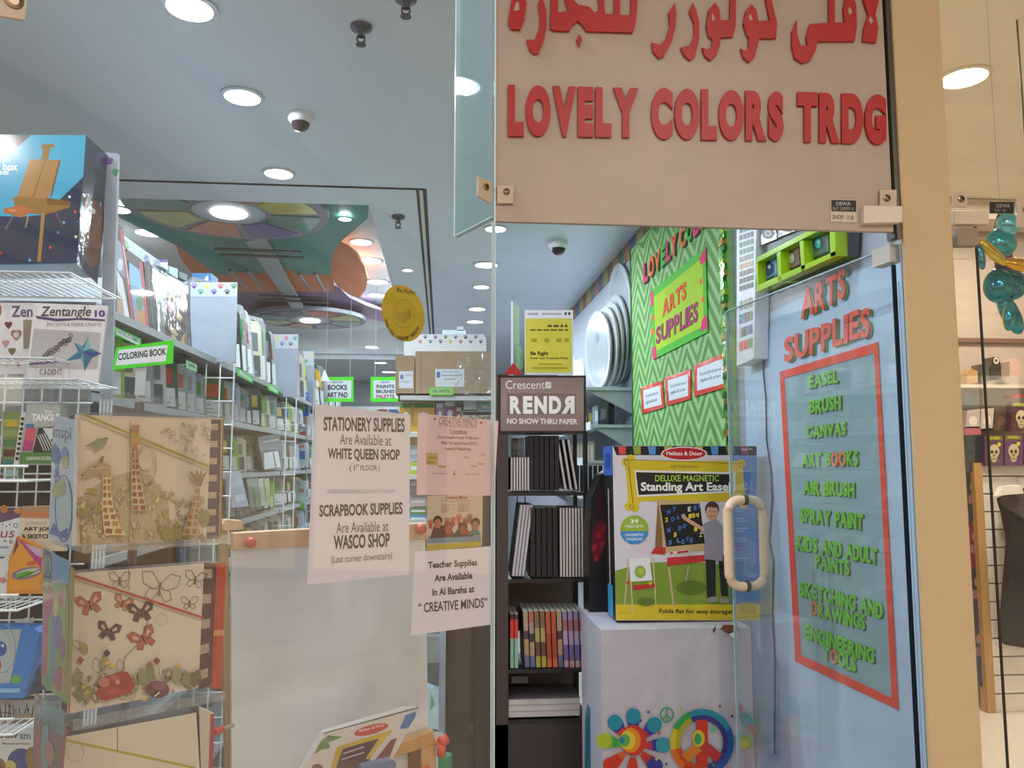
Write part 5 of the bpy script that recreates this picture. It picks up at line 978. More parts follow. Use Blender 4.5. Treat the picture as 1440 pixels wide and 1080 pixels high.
for k, (x0_, x1_, y0_, y1_, c, c2, n_) in enumerate(prod):
    def pa(a, x0_=x0_, x1_=x1_, y0_=y0_, y1_=y1_, c2=c2, k=k):
        a.rect(x0_ + 1, y0_ + 1, x1_ - 1, y0_ + (y1_ - y0_) * .22, c2); a.ell((x0_ + x1_) / 2, y0_ + (y1_ - y0_) * .55, (x1_ - x0_) * .25, (y1_ - y0_) * .16, 'dfe3e6', n=10)
        if k == 7: a.text('By Dhersh', 660, 584, 690, 592, '2a323a', 0, .02)
    flatthing('art_pack', n_ + ' art pack on the upper shelf of the centre unit', 'packet', PY(CY - .22), rc(x0_, y0_, x1_, y1_), .06, c, pa, 'shrink', group=None)
side = [(576, 588, 600, 624, 'c8a030', 'yellow'), (576, 588, 626, 648, 'a8c0d0', 'pale blue'), (576, 588, 650, 668, 'b8c02a', 'lime yellow'), (576, 600, 670, 692, '8a8aa8', 'lilac'), (576, 600, 700, 712, 'c8a8b0', 'pale pink'), (576, 600, 714, 724, '3a8a3a', 'green'), (576, 600, 724, 736, '2a8ad0', 'bright blue'), (576, 600, 740, 768, '5a6a60', 'grey green'), (594, 600, 746, 770, '7a5a60', 'mauve')]
for k, (x0_, x1_, y0_, y1_, c, n_) in enumerate(side): flatthing('art_pack', n_ + ' pack seen in the gap between the window notices', 'packet', PY(CY - .24 - .002 * k), rc(x0_, y0_, x1_, y1_), .08, c, lambda a, x0_=x0_, x1_=x1_, y0_=y0_, y1_=y1_: a.rect(x0_ + 2, y0_ + (y1_ - y0_) * .3, x1_ - 2, y0_ + (y1_ - y0_) * .6, 'dde2e4'), 'shrink')
flatthing('blue_packet', 'pale blue packet hanging between the pink notice and the display tower', 'packet', PY(TY + .02), rc(696, 626, 705, 670), .05, '5a9ad0', lambda a: a.rect(697, 634, 704, 640, 'a8d0ec'), 'shrink')
# dark cabinet behind the notices
q = [(626, 1250), (694, 1250), (694, 690), (626, 690)]
p = based(PY(3.3), q); p.o.z = 0; dc = thing('dark_cabinet', 'dark brown cabinet standing between the window notices and the display tower', 'cabinet', p)
ux0, ux1 = p.L(626, 900)[0], p.L(694, 900)[0]; zt = PY(3.3).hit(660, 692).z
MB().box(ux0, ux1, 0, .3, 0, zt, '2c2828').done('carcass', 'satin', dc); MB().box(ux1 - .07, ux1 - .01, -.012, -.001, .0, zt - .02, '3c4246').done('door', 'satin', dc); MB().box(ux0 + .01, ux0 + .1, -.008, -.001, .02, zt - .02, '2e2624').done('door', 'gloss', dc)
MB().box(ux0 + .002, ux1 - .08, -.006, -.001, .52, .56, '5a5248').done('rail', 'satin', dc)
for k, (q, c, n_) in enumerate((([(598, 932), (618, 932), (618, 896), (598, 896)], '8a9a9c', 'grey speckled'), ([(599, 1024), (617, 1026), (617, 972), (599, 966)], 'b8d8e0', 'pale turquoise'), ([(600, 1120), (625, 1120), (622, 1030), (600, 1028)], 'c8d0d4', 'white'))):
    flatthing('plastic_bag', n_ + ' plastic packet hanging right of the white board easel', 'packet', PY(3.0), q, .06, c, (lambda a: a.poly([(605, 1000), (612, 990), (606, 975)], '6aa8a0')) if k == 1 else None, 'shrink')
tag(MB().box(-.012, .012, 0, .3, 0, 1.25, 'a8b8cc').done('shelf_upright', 'satin', loc=PY(3.1).hit(621, 1070).xy.to_3d()), 'pale blue upright beside the dark cabinet', 'upright')
p = PY(2.4).hit(626, 1080); bt = thing('bottle', 'bottle with a green cap at the foot of the dark cabinet', 'bottle', loc=(p.x, p.y, p.z - .18))
MB().lathe([(.001, 0), (.03, 0), (.031, .01), (.031, .15), (.018, .175)], '5a4a9a', n=18).done('bottle_body', 'gloss', bt, smooth=True); MB().lathe([(.0205, .175), (.021, .215), (.0195, .218), (.001, .218)], '2e8a58', n=18).done('cap', 'plastic', bt)

# ================================================================== WHITE BOARD EASEL in the window
EA = through(29, 460, 1.80)
zoff = lambda p: p.at((p.o.x, p.o.y, 0))
q = [(327, 1300), (604, 1300), (597, 757), (326, 772)]
p = based(EA, [(327, 1079), (604, 1079), (597, 757), (326, 772)]); p = zoff(p)
we = thing('whiteboard_easel', 'childs wooden easel with a large white board and red pegs in the window', 'easel', p)
MB(p).slab([(326, 1150), (604, 1150), (598, 758), (326, 773)], 0, .012, 'dcdee2').done('white_board', 'gloss', we)
MB(p).slab([(326, 773), (598, 758), (601, 735), (326, 749)], -.012, .02, 'c9a27c').done('top_rail', 'wood', we, bevel=.002)
MB(p).slab([(331, 1300), (341, 1300), (326, 748), (314, 738)], .03, .05, 'a98a66').done('side_rail', 'wood', we)
MB(p).slab([(318, 748), (346, 746), (345, 733), (322, 731), (316, 738)], .02, .05, 'c9ab86').done('corner_block', 'wood', we, bevel=.002)
for x, y_ in ((348, 762), (586, 743)):
    u, v = p.L(x, y_); m = MB(); m.lathe([(.0001, .022), (.009, .022), (.0115, .014), (.0115, .006), (.007, 0)], 'c8493a', n=12); k = m.done('peg', 'plastic', we, smooth=True); k.location = (u, -.012, v); k.rotation_euler = (math.pi / 2, 0, 0)
MB(p).slab([(545, 1060), (604, 1042), (602, 1022), (548, 1042)], -.03, -.002, 'c99a60').done('tray_rail', 'wood', we, bevel=.002)
MB(p).slab([(586, 1200), (606, 1200), (604, 1042), (584, 1048)], -.03, -.002, 'cda26a').done('leg', 'wood', we)
MB(p).slab([(574, 1200), (586, 1200), (585, 1050), (573, 1053)], -.02, -.002, '8a6038').done('leg', 'wood', we)
for dx, dy in ((0, 0), (-24, 44)):
    u, v = p.L(606 + dx, 1040 + dy); m = MB(); m.tube([(u, -.05, v - .022), (u, -.05, v + .004)], .011, 'd8503a', n=10); m.tube([(u - .004, -.05, v + .008), (u + .014, -.05, v + .014)], .012, 'd8503a', n=10); m.tube([(u, -.05, v), (u, 0, v)], .006, 'd8503a', n=8); m.done('wing_knob', 'plastic', we, smooth=True)
# product pack leaning in the easel tray
q = [(424, 1086), (540, 1086), (562, 1050), (589, 995), (572, 997), (456, 1031)]
def tray(a):
    a.poly([(450, 1044), (462, 1034), (482, 1036), (462, 1044), (464, 1052), (452, 1054), (441, 1062)], '6a8a5a'); a.poly([(562, 1025), (570, 1006), (586, 1000), (583, 1010), (574, 1024)], '4a78b8')
    a.ell(522, 1026, 25, 6.5, 'c8403c', -15, n=18); a.text('Melissa & Doug', 505, 1026, 540, 1031, 'f0d8d8', -9, .02)
    a.poly([(463, 1086), (474, 1050), (552, 1026), (548, 1034), (482, 1054), (470, 1086)], 'd0ac34'); a.poly([(470, 1086), (482, 1053), (534, 1038), (518, 1072), (500, 1086)], '5a4448'); a.poly([(518, 1068), (545, 1036), (534, 1037), (514, 1066)], 'd8b848')
    a.poly([(528, 1068), (550, 1040), (558, 1038), (548, 1064), (540, 1070)], '7a3a3e'); a.line([(482, 1060), (512, 1050)], 2, 'c8b8b8'); a.line([(480, 1068), (512, 1058)], 2, 'c8b8b8'); a.ell(446, 1080, 8, 6, '7a5a50')
    a.line([(455, 1031), (589, 995)], 1.6, '5a5458')
flatthing('toy_easel_pack', 'tilted shrink-wrapped pack with red oval badge standing in the easel tray', 'pack', through(29, 510, 1.72), q, .02, 'd8cfcc', tray, 'shrink', artmat='shrink')
flatthing('plastic_tray', 'blue plastic lid leaning below the shrink-wrapped pack', 'lid', through(29, 530, 1.66), [(508, 1095), (558, 1095), (557, 1072), (552, 1068), (510, 1078)], .02, '6a7ca8', None, 'gloss')

# ================================================================== BOOK RACK (turned with the window)
RK = PW(.13)
def zz(pl, x, y_): return pl.hit(x, y_)
cen = PW(.24).hit(190, 700)
rk = thing('book_rack', 'clear acrylic rack holding wide sketchbooks against the window', 'rack', loc=(cen.x, cen.y, 0), rotz=math.radians(WA))
zt = RK.hit(190, 585).z
MB().tube([(0, 0, 0), (0, 0, zt + .03)], .008, '5a5a60', n=8).done('centre_pole', 'metal', rk)
MB().lathe([(.0001, 0), (.16, 0), (.16, .012), (.02, .03), (.0001, .03)], '4a4a50', n=20).done('base', 'plastic', rk)
for k, y_ in enumerate((582, 770, 1006)):
    z = RK.hit(190, y_).z; 
    MB().box(-.105, .125, -.105, .10, z - .003, z + .001, 'dfe6f0').done('pocket_floor', 'acrylic', rk)
    if k: MB().box(-.105, .125, -.113, -.11, z - .004, z + .012, 'dfe6f0').done('pocket_lip', 'acrylic', rk)
    if k == 0: MB().box(-.09, .14, -.112, -.108, z - .004, z + .03, 'dfe6f0').done('pocket_lip', 'acrylic', rk)
def wband(a, tl, tr, br_, bl_, n, c1, c2):
    a.poly([bl_, br_, tr, tl], c1)
    for k in range(n):
        t0, t1 = (k + .25) / n, (k + .62) / n; f = lambda A, B, t: (A[0] + (B[0] - A[0]) * t, A[1] + (B[1] - A[1]) * t)
        L0, L1, R0, R1 = f(tl, bl_, t0), f(tl, bl_, t1), f(tr, br_, t0), f(tr, br_, t1); a.poly([L1, (L1[0] * .3 + R1[0] * .7, L1[1] * .3 + R1[1] * .7), (L0[0] * .3 + R0[0] * .7, L0[1] * .3 + R0[1] * .7), L0], c2)
def leaf(a, x, y_, L, ang, c, wd=.3, oc=None):
    an = math.radians(ang); c_, s_ = math.cos(an), math.sin(an)
    def T(u, v): return (x + u * c_ - v * s_, y_ + u * s_ + v * c_)
    pts = [T(0, 0), T(L * .3, L * wd), T(L * .7, L * wd * .8), T(L, 0), T(L * .7, -L * wd * .8), T(L * .3, -L * wd)]
    if oc: a.line(pts + [pts[0]], .8, oc); 
    if c: a.poly(pts, c)
def giraffe_neck(a, path, wd, c1, pc):
    n = len(path)
    for (p0, w0), (p1, w1) in zip(zip(path[:-1], wd[:-1]), zip(path[1:], wd[1:])):
        a.poly([(p0[0] - w0, p0[1]), (p0[0] + w0, p0[1]), (p1[0] + w1, p1[1]), (p1[0] - w1, p1[1])], c1)
        st = max(int(abs(p1[1] - p0[1]) / 8), 1)
        for k in range(st):
            t = (k + .5) / st; x = p0[0] + (p1[0] - p0[0]) * t; y_ = p0[1] + (p1[1] - p0[1]) * t; w_ = w0 + (w1 - w0) * t
            for sd_ in (-.5, .5): a.poly([(x + sd_ * w_ - w_ * .38, y_ + 3), (x + sd_ * w_ + w_ * .3, y_ + 4), (x + sd_ * w_ + w_ * .38, y_ - 2.5), (x + sd_ * w_ - w_ * .3, y_ - 3.2)], pc[(k + int(sd_ > 0)) % len(pc)])
def giraffe(a):
    k = '6a5a40'
    wband(a, (297, 590), (311, 590), (308, 757), (290, 758), 7, '4a3850', 'b8a088'); a.line([(313.5, 590), (310, 757)], 2.5, '8a6a38')
    a.poly([(112, 766), (112, 700), (128, 688), (150, 672), (180, 664), (212, 668), (236, 702), (240, 762)], 'b8a687')
    for i in range(34): t = i / 33; a.line([(116 + t * 120, 762), (150 + t * 58, 672 + 26 * abs(t - .5) * 2)], .9, 'd2c3a4')
    for i in range(150):
        x = R_.uniform(108, 288); top = 700 - 34 * math.exp(-((x - 195) / 40) ** 2) + 8; y_ = R_.uniform(top, 762); leaf(a, x, y_, R_.uniform(6, 13), R_.uniform(-130, -40), R_.choice(['a8965c', 'c0aa70', 'b4a47c', 'd0bc90', '94845c', 'c8b89c', 'a89c70', 'dcc68c', None, None, None]), .2, '8a7a58')
    for x, y_, L, an in ((233, 760, 22, -100), (240, 762, 24, -80), (252, 760, 22, -110), (262, 758, 20, -70), (120, 725, 18, -150), (128, 720, 18, -30), (275, 735, 22, -100), (284, 740, 24, -80)): leaf(a, x, y_, L, an, '8f8a50', .28, k)
    giraffe_neck(a, [(148, 663), (148, 690), (149, 712), (155, 740), (160, 752)], [6, 6, 8, 12, 15], 'd8c4a0', ['8a4a2a', 'a8702a', '9a5a3a', 'b08a30'])
    a.poly([(111, 671), (118, 673), (136, 666), (143, 670), (154, 668), (153, 655), (146, 651), (134, 650), (124, 656), (113, 665)], 'a89070'); a.poly([(136, 650), (141, 641), (144, 642), (142, 651)], '8a5a30'); a.ell(132, 657, 2, 1.6, '30241c'); a.ell(114, 668, 2, 1.4, '5a4a3a'); a.line([(125, 659), (150, 657)], 1.5, 'c8b898')
    giraffe_neck(a, [(187, 628), (188, 660), (190, 690), (194, 718)], [4.5, 5.5, 8, 11], 'c8b090', ['8a4838', '7a4a30', 'a06050'])
    a.poly([(182, 600), (193, 600), (191, 628), (188, 634), (184, 628)], 'b07a50'); a.ell(187, 619, 5.5, 5, 'c88a58'); a.poly([(182, 598), (194, 598), (193, 606), (182, 606)], 'a87a68')
    giraffe_neck(a, [(275, 685), (273, 705), (268, 730), (264, 752)], [3.2, 4.5, 8, 11], 'b8a07c', ['8a6a48', '9a7040', 'a8602a'])
    a.poly([(263, 662), (272, 668), (273, 658), (277, 668), (281, 658), (281, 668), (290, 661), (284, 671), (280, 684), (272, 684), (268, 672)], '907454')
    a.poly([(117, 627), (128, 622), (134, 617), (150, 615), (146, 626), (136, 630), (133, 636), (130, 629)], '7a8a70'); a.line([(117, 627), (149, 616)], .8, '4a5a48'); a.poly([(117, 688), (124, 686), (130, 686), (137, 690), (128, 694), (122, 692)], 'a09048')
    a.ell(202, 647, 10, 14, 'cfc0a4'); a.ring(202, 654, 15, 26, 1, '9a8a70'); a.line([(112, 582), (292, 657)], 3.6, '9a9440')
    for i in range(40): x = R_.uniform(225, 290); y_ = R_.uniform(594, 640); leaf(a, x, y_, R_.uniform(4, 9), R_.uniform(0, 360), None, .3, '8a7c66') if y_ < 590 + (x - 160) * .45 else None
    a.line([(180, 592), (179, 762)], .8, '4a4038')
GQ = [(100, 768), (291, 759), (297, 589), (105, 583)]
GB = [(100, 768), (311, 757), (315, 589), (105, 583)]
gq = flatthing('sketchbook', 'wide tan sketchbook with coloured giraffes and a yellow elastic band', 'book', RK, GB, .035, 'dac9b6', giraffe, 'satin', side='4a3a34')
def fly(a, x, y_, s_, c, an=0, body='4a2a20', oc='5a3a30'):
    A_ = math.radians(an); c_, s2 = math.cos(A_), math.sin(A_)
    def T(u, v): return (x + (u * c_ - v * s2) * s_, y_ + (u * s2 + v * c_) * s_)
    for sg in (-1, 1):
        w1 = [T(0, -2), T(sg * 8, -13), T(sg * 17, -12), T(sg * 15, -2), T(sg * 5, 2)]; w2 = [T(0, 1), T(sg * 9, 2), T(sg * 12, 9), T(sg * 6, 12), T(sg * 2, 6)]
        for w_ in (w1, w2):
            if c: a.poly(w_, c)
            a.line(w_ + [w_[0]], .7, oc)
        if c: a.poly([T(sg * 5, -4), T(sg * 10, -9), T(sg * 12, -5), T(sg * 6, -1)], 'd8b0a0')
    a.line([T(0, -5), T(0, 8)], 1.6, body)
def butter(a):
    wband(a, (287, 791), (304, 792), (297, 963), (279, 970), 5, '57303f', 'b09a8c')
    fly(a, 126, 850, 1.15, 'b86a50', -15); fly(a, 172, 848, .8, 'c08058', 20); fly(a, 198, 861, 1.1, '5a3a4a', -8); fly(a, 152, 888, 1.0, '4f3a50', 12); fly(a, 201, 898, 1.15, 'b8604a', -25)
    fly(a, 224, 826, 1.6, None, 8, '5a5048', '5a5048'); fly(a, 168, 816, .9, None, 0, '5a5048', '5a5048'); fly(a, 274, 815, .9, None, 10, '5a5048', '5a5048'); fly(a, 266, 848, .7, None, 0, '5a5048', '5a5048')
    for i in range(110):
        x = R_.uniform(100, 276); y_ = R_.uniform(948, 996 - (x - 98) * .15); leaf(a, x, y_, R_.uniform(5, 12), R_.uniform(-150, -30), R_.choice(['b4a684', 'a09a70', '8f8a60', 'c4b694', '9a8a68', None, None]), .28, '7a6c54')
    for x, y_, L, an, c in ((110, 985, 26, -80, '7a8458'), (118, 984, 22, -70, '8f9060'), (136, 945, 22, -100, None), (142, 940, 20, -70, '9a9a60'), (168, 945, 20, -95, None), (200, 960, 22, -100, '8a9468'), (207, 955, 22, -80, '7f8c60'), (228, 960, 24, -70, None), (245, 960, 26, -85, '9a9a70'), (262, 965, 24, -100, '8a8a60'), (100, 900, 18, 40, None), (112, 902, 18, 60, 'a89a60'), (270, 965, 26, -75, '6a6a48'), (100, 960, 20, -50, '8a9468')): leaf(a, x, y_, L, an, c, .28, '5a5040')
    for x, y_ in ((145, 932), (152, 936), (116, 974), (112, 966), (245, 936), (197, 983)): leaf(a, x, y_, 9, -20, 'd8b04a', .3)
    a.line([(171, 940), (174, 922), (186, 910), (192, 904)], 1.2, '6a6048'); a.line([(203, 890), (206, 868)], 1, '6a6048')
    a.poly([(132, 975), (140, 962), (136, 952), (146, 950), (158, 946), (168, 942), (178, 944), (184, 955), (188, 962), (182, 972), (170, 976), (160, 980), (148, 984), (138, 982)], 'a83428'); a.ell(144, 958, 8, 7, 'c08070'); a.ell(160, 952, 7, 4, 'b8604a', 20); a.ell(172, 962, 7, 9, '9a2c22'); a.ell(157, 970, 8, 4, 'b84a38', -15); a.ell(163, 958, 3, 3, 'd8a090')
    a.ell(219, 968, 17, 12, '6f3a4e'); a.ell(222, 963, 10, 6, '8a5a68'); a.ell(218, 974, 4, 5, '241a20'); a.line([(215, 978), (222, 972)], 2, 'e0d8d0')
    for x, y_, c in ((148, 917, '4a3048'), (111, 927, 'a84a3a'), (218, 928, '8a4038'), (208, 934, '9a6a40')): a.ell(x, y_, 3.4, 5, c); a.ell(x, y_, 5, 3, c)
    a.line([(220, 932), (222, 948)], .8, '6a6048'); a.line([(103, 809), (284, 868)], 3.4, 'b8483a'); a.line([(101, 808), (95, 1003)], 2.2, 'a84a30'); a.line([(179, 800), (179, 830)], .8, '4a4038'); a.ring(225, 870, 8, 8, .8, 'b8a890')
BQ = [(94, 1004), (297, 964), (304, 791), (102, 806)]
flatthing('sketchbook', 'wide cream sketchbook with butterflies, a red flower and a red elastic band', 'book', RK, BQ, .035, 'dccfbf', butter, 'satin', side='6a4a3a')
TQ = [(70, 1110), (282, 1100), (276, 1002), (86, 1037)]
flatthing('sketchbook', 'blank cream sketchbook with a yellow elastic band at the bottom of the rack', 'book', RK, TQ, .035, 'dacdbb', lambda a: (a.line([(89, 1040), (275, 1080)], 3.5, 'b8a428'), a.ring(106, 1058, 12, 13, .8, 'a89a84'), a.line([(165, 1024), (165, 1056)], 1, '4a4038'), a.line([(86, 1037), (78, 1100)], 1.5, '3a3430')), 'satin', side='4a4038')
for k in range(4):
    x = 306.5 + k * 3.6; pz_ = [(x - 9.5, 969), (x - 6.2, 969), (x + 1.2, 792), (x - 2, 792)]
    flatthing('pencil_pack', 'slim red pencil tube, ' + ['leftmost', 'second', 'third', 'rightmost'][k] + ' of four beside the butterfly sketchbook', 'pencil', PW(.135), pz_, .02, 'c0442c', lambda a, x=x: a.line([(x - 5.6, 894), (x - 3, 886)], 2.5, 'd8a868'), 'gloss', group='red pencil tubes beside the butterfly sketchbook')
flatthing('book', 'white and red book standing at the right end of the bottom rack pocket', 'book', PW(.135), [(283, 1110), (297, 1110), (301, 1003), (280, 994)], .03, 'c9bfb4', lambda a: (a.poly([(292, 1110), (299, 1110), (301, 1004), (296, 1004)], 'a83a44'), a.line([(281, 995), (300, 1003)], 1.5, 'dfe4e8')), 'satin')
# small toys with round heads (red) behind the rack
tag(MB().tube([PW(.3).hit(300, 1030), PW(.32).hit(312, 1026)], .007, 'c8402a', n=8).tube([PW(.32).hit(312, 1026), PW(.34).hit(328, 1020)], .004, 'a89a88', n=8).done('red_marker', 'plastic'), 'red capped marker poking out behind the red book', 'marker')
# left side of the rack
def sideplane(x): pl = Pl(WA - 90, RK.hit(x, 700) - WD * .007); return pl
SPL = sideplane(104)
def flowr(a):
    a.text('inspi', 75, 598, 100, 620, '6a7088', 4, .0)
    a.poly([(77, 690), (84, 680), (82, 668), (85, 640), (79, 625), (78, 655)], '3a6a9a'); leaf(a, 80, 655, 32, -95, '3a6a90', .2, '3a4a8a'); leaf(a, 91, 650, 22, -90, '7a8ac0', .25, '3a4a8a'); a.ell(92, 650, 5, 9, 'a8a850'); a.ell(90, 715, 11, 45, 'b4c8c4'); a.ring(90, 715, 12, 47, 1.2, '3a4a9a')
    leaf(a, 80, 700, 30, -70, 'a8a860', .3, '4a4a8a'); a.ell(80, 672, 4, 6, '3a3f8a'); a.poly([(69, 750), (95, 758), (96, 742), (85, 748), (76, 735)], '3a3f90'); a.ell(79, 690, 4, 10, 'b0b050')
flatthing('flower_book', 'tall book with blue and yellow flower art on the left side of the giraffe sketchbook', 'book', SPL, [(68, 756), (101, 768), (105, 590), (75, 585)], .005, 'c2c8d4', flowr, 'gloss', artmat='gloss')
def colr(a):
    a.poly([(62, 812), (97, 822), (99, 789), (62, 772)], '5a8ab8'); a.poly([(62, 812), (73, 815), (73, 778), (62, 772)], '2a2c30'); a.ring(67, 795, 4, 13, 1, 'b8b8b0'); a.ell(67, 795, 3, 10, '6a6a58')
    a.poly([(60, 960), (95, 985), (97, 830), (62, 815)], '8a9a48'); a.ell(70, 845, 6, 22, 'b83a5a'); a.line([(66, 850), (62, 950)], 8, 'b84a6a'); a.line([(76, 850), (74, 960)], 5, '5a8ab0'); a.ell(79, 855, 4, 13, 'd0c040'); a.ell(82, 890, 6, 25, '7a6a98'); a.ell(88, 840, 5, 10, 'b05068'); a.ell(84, 955, 8, 18, 'a84a48'); a.ell(68, 960, 5, 12, '5a9a5a'); a.line([(92, 820), (90, 975)], 4, 'a8983a'); a.ell(88, 910, 5, 18, '8a5a6a')
flatthing('craft_kit', 'tall kit box with a blue top and multicoloured swirls beside the butterfly sketchbook', 'box', sideplane(98), [(58, 962), (94, 990), (100, 800), (61, 770)], .005, '8a8a60', colr, 'gloss', artmat='gloss')
def colr2(a):
    a.poly([(58, 1012), (90, 1035), (92, 1000), (58, 982)], '6a8890'); a.ring(53, 1003, 4, 13, 1, 'b8b8b0'); a.line([(62, 1100), (64, 1020)], 10, '6a9aa0'); a.line([(56, 1100), (54, 1020)], 7, 'b05030'); a.ell(70, 1060, 7, 18, 'a87850'); a.text('Kids', 68, 1012, 84, 1020, '4a6068', 4, 0)
flatthing('craft_kit', 'lower kit box with grey blue top and orange stripes beside the blank sketchbook', 'box', sideplane(90), [(45, 1100), (80, 1120), (90, 1015), (49, 976)], .005, '7a5a52', colr2, 'gloss', artmat='gloss')

# ================================================================== MAGAZINE RACK at the far left
MY = 1.80
MP = PY(MY)
rack = thing('wire_rack', 'white wire magazine rack at the far left of the window', 'rack', loc=(MP.hit(30, 700).x, MY, 0))
rx = rack.location.x
def wshelf2(y_, x1_px, d=.20, lip=.045):
    z = MP.hit(60, y_).z; xa, xb = MP.hit(-120, y_).x - rx, MP.hit(x1_px, y_).x - rx; m = MB()
    for zz_ in (z, z + lip): m.tube([(xa, -.10, zz_), (xb, -.10, zz_)], .0028, 'eef1f4', n=5)
    m.tube([(xa, -.10 + d, z), (xb, -.10 + d, z)], .0025, 'eef1f4', n=5); m.tube([(xb, -.10, z), (xb, -.10 + d, z)], .0025, 'eef1f4', n=5); m.tube([(xa, .0, z), (xb, .0, z)], .002, 'eef1f4', n=5)
    x = xa
    while x < xb: m.tube([(x, -.10, z + lip), (x, -.10, z), (x + .0, -.10 + d, z)], .0016, 'eef1f4', n=4); x += .018
    o = m.done('wire_shelf', 'satin', rack); o['kind'] = 'stuff'; return z
wshelf2(398, 128, .26, .0); z2 = wshelf2(512, 108, .16, .0)
wshelf2(540, 138, .2, 0.0)
for y_, x_ in ((675, 72), (846, 60), (1010, 55)): wshelf2(y_, x_, .16, .03)
m = MB(); xa, xb = MP.hit(-120, 700).x - rx, MP.hit(62, 700).x - rx; zlo, zhi = .4, MP.hit(30, 415).z; x = xa
while x < xb + .02: m.tube([(x, .16, zlo), (x, .16, zhi)], .0022, 'dfe3e6', n=4); x += .042
z = zlo
while z < zhi: m.tube([(xa, .165, z), (xb + .02, .165, z)], .0022, 'dfe3e6', n=4); z += .042
o = m.done('wire_back', 'satin', rack); o['kind'] = 'stuff'
MB().box(xa, xb + .02, .19, .20, .0, zhi - .32, '2a2624').done('darkness_sheet', 'matte', rack)  # sheet added to stand for the darkness behind the wires
MB().box(xa, xb - .0, .19, .20, zhi - .318, zhi + .02, '8e9092').done('pale_back_panel', 'matte', rack)
MB().box(xa - .01, xa + .115, -.11, -.10, .2, MP.hit(3, 560).z, 'b03a2c').done('red_post', 'satin', rack) if False else None
# big carton with a wooden sketch box easel printed on it
BQ2 = [(-60, 374), (108, 371), (121, 190), (-60, 189)]; BP = PY(1.86)
p = based(BP, BQ2); bc = thing('easel_box', 'large glossy blue carton printed with a wooden sketch box easel on the top left rack', 'carton', p)
MB(p).slab(BQ2, 0, .135, '3a8fb4', '2c3850').done('box', 'gloss', bc)
a = MB(p); NV = '2a3852'
a.poly([(-60, 189.5), (121, 190), (109, 370), (-60, 373)], '46a6cc'); a.poly([(-60, 211), (20, 211), (44, 190), (-60, 190)], NV); a.poly([(-60, 373), (108, 370), (117, 255), (118, 248), (62, 302), (28, 305), (-60, 302)], NV)
a.text('wooden', -30, 222, 14, 228, 'dfeaf2', 0, 0); a.text('sketch box', -34, 229, 25, 240, 'e8f2f8', 0, .03); a.text('easel', -12, 238, 12, 246, 'e8f2f8', 0, .02)
W1c, W2c, W3c = 'a67c46', '926a34', '7a5228'
a.poly([(24, 278), (42, 224), (86, 225), (66, 284), (40, 284)], W1c); a.line([(64, 224), (46, 280)], 1.4, W3c); a.line([(84, 226), (72, 276)], 2.4, '7a4a28'); a.poly([(58, 224), (62, 206), (71, 206), (68, 224)], W2c); a.poly([(58, 204), (76, 202), (77, 207), (58, 209)], W2c)
a.poly([(18, 279), (24, 276), (66, 280), (100, 284), (98, 292), (64, 302), (40, 300), (22, 290)], W2c); a.poly([(66, 278), (100, 284), (96, 290), (66, 288)], W3c); a.poly([(4, 294), (30, 288), (48, 296), (30, 306), (6, 299)], 'b8683a'); a.ell(18, 296, 6, 2, 'd08a5a')
a.line([(61, 300), (55, 368)], 5, W1c); a.line([(20, 302), (8, 322)], 2.4, '7a6a60'); a.line([(78, 298), (88, 318)], 2.4, '6a5040'); a.line([(40, 304), (36, 320)], 2, 'b08a50')
for x, y_, c in ((106, 298, 'e0502a'), (71, 348, 'd84a2a'), (2, 356, 'c8402a'), (98, 277, 'dfe8f0'), (90, 313, '5ab0d8'), (42, 366, '5ab0d8'), (109, 312, '3a5a9a'), (107, 333, 'e8d8a0'), (82, 327, '3a80b8')): a.ell(x, y_, 2.2, 2.2, c, n=6)
a.done('print', 'gloss', bc)
a = MB(Pl(90, BP.hit(121, 300)).at(p.o)); sp_ = MB(); 
SPx = Pl(90, BP.hit(114.5, 280)); SPx = SPx.at(SPx.q); a = MB(SPx); a.poly([(108, 371), (137, 400), (148, 221), (121, 191)], '2e3a50'); a.poly([(112, 300), (124, 285), (140, 262), (148, 222), (121, 191)], '3f9ac0')
a.poly([(113, 320), (117, 250), (126, 238), (140, 250), (145, 262), (141, 370), (126, 378), (118, 360), (113, 335)], '7a4e34'); a.poly([(117, 325), (118, 290), (128, 262), (131, 266), (124, 300), (122, 328), (119, 330)], 'c8c8cc'); a.ell(131, 297, 3, 4, 'e8eaf0'); a.line([(136, 260), (142, 290)], 2, 'a8a8b0'); a.ell(137, 232, 2, 3, 'c8b060')
for k in range(4): a.line([(137 + k * 2.4, 220 + k * 6), (146, 236 + k * 7)], 1, 'a8b0c0')
a.done('side_print', 'shrink', pl=SPx.at(SPx.o)); o = bpy.data.objects['side_print.001'] if 'side_print.001' in bpy.data.objects else bpy.data.objects['side_print']; mw = o.matrix_world.copy(); o.parent = bc; o.matrix_parent_inverse = p.mat().inverted(); o.matrix_world = mw
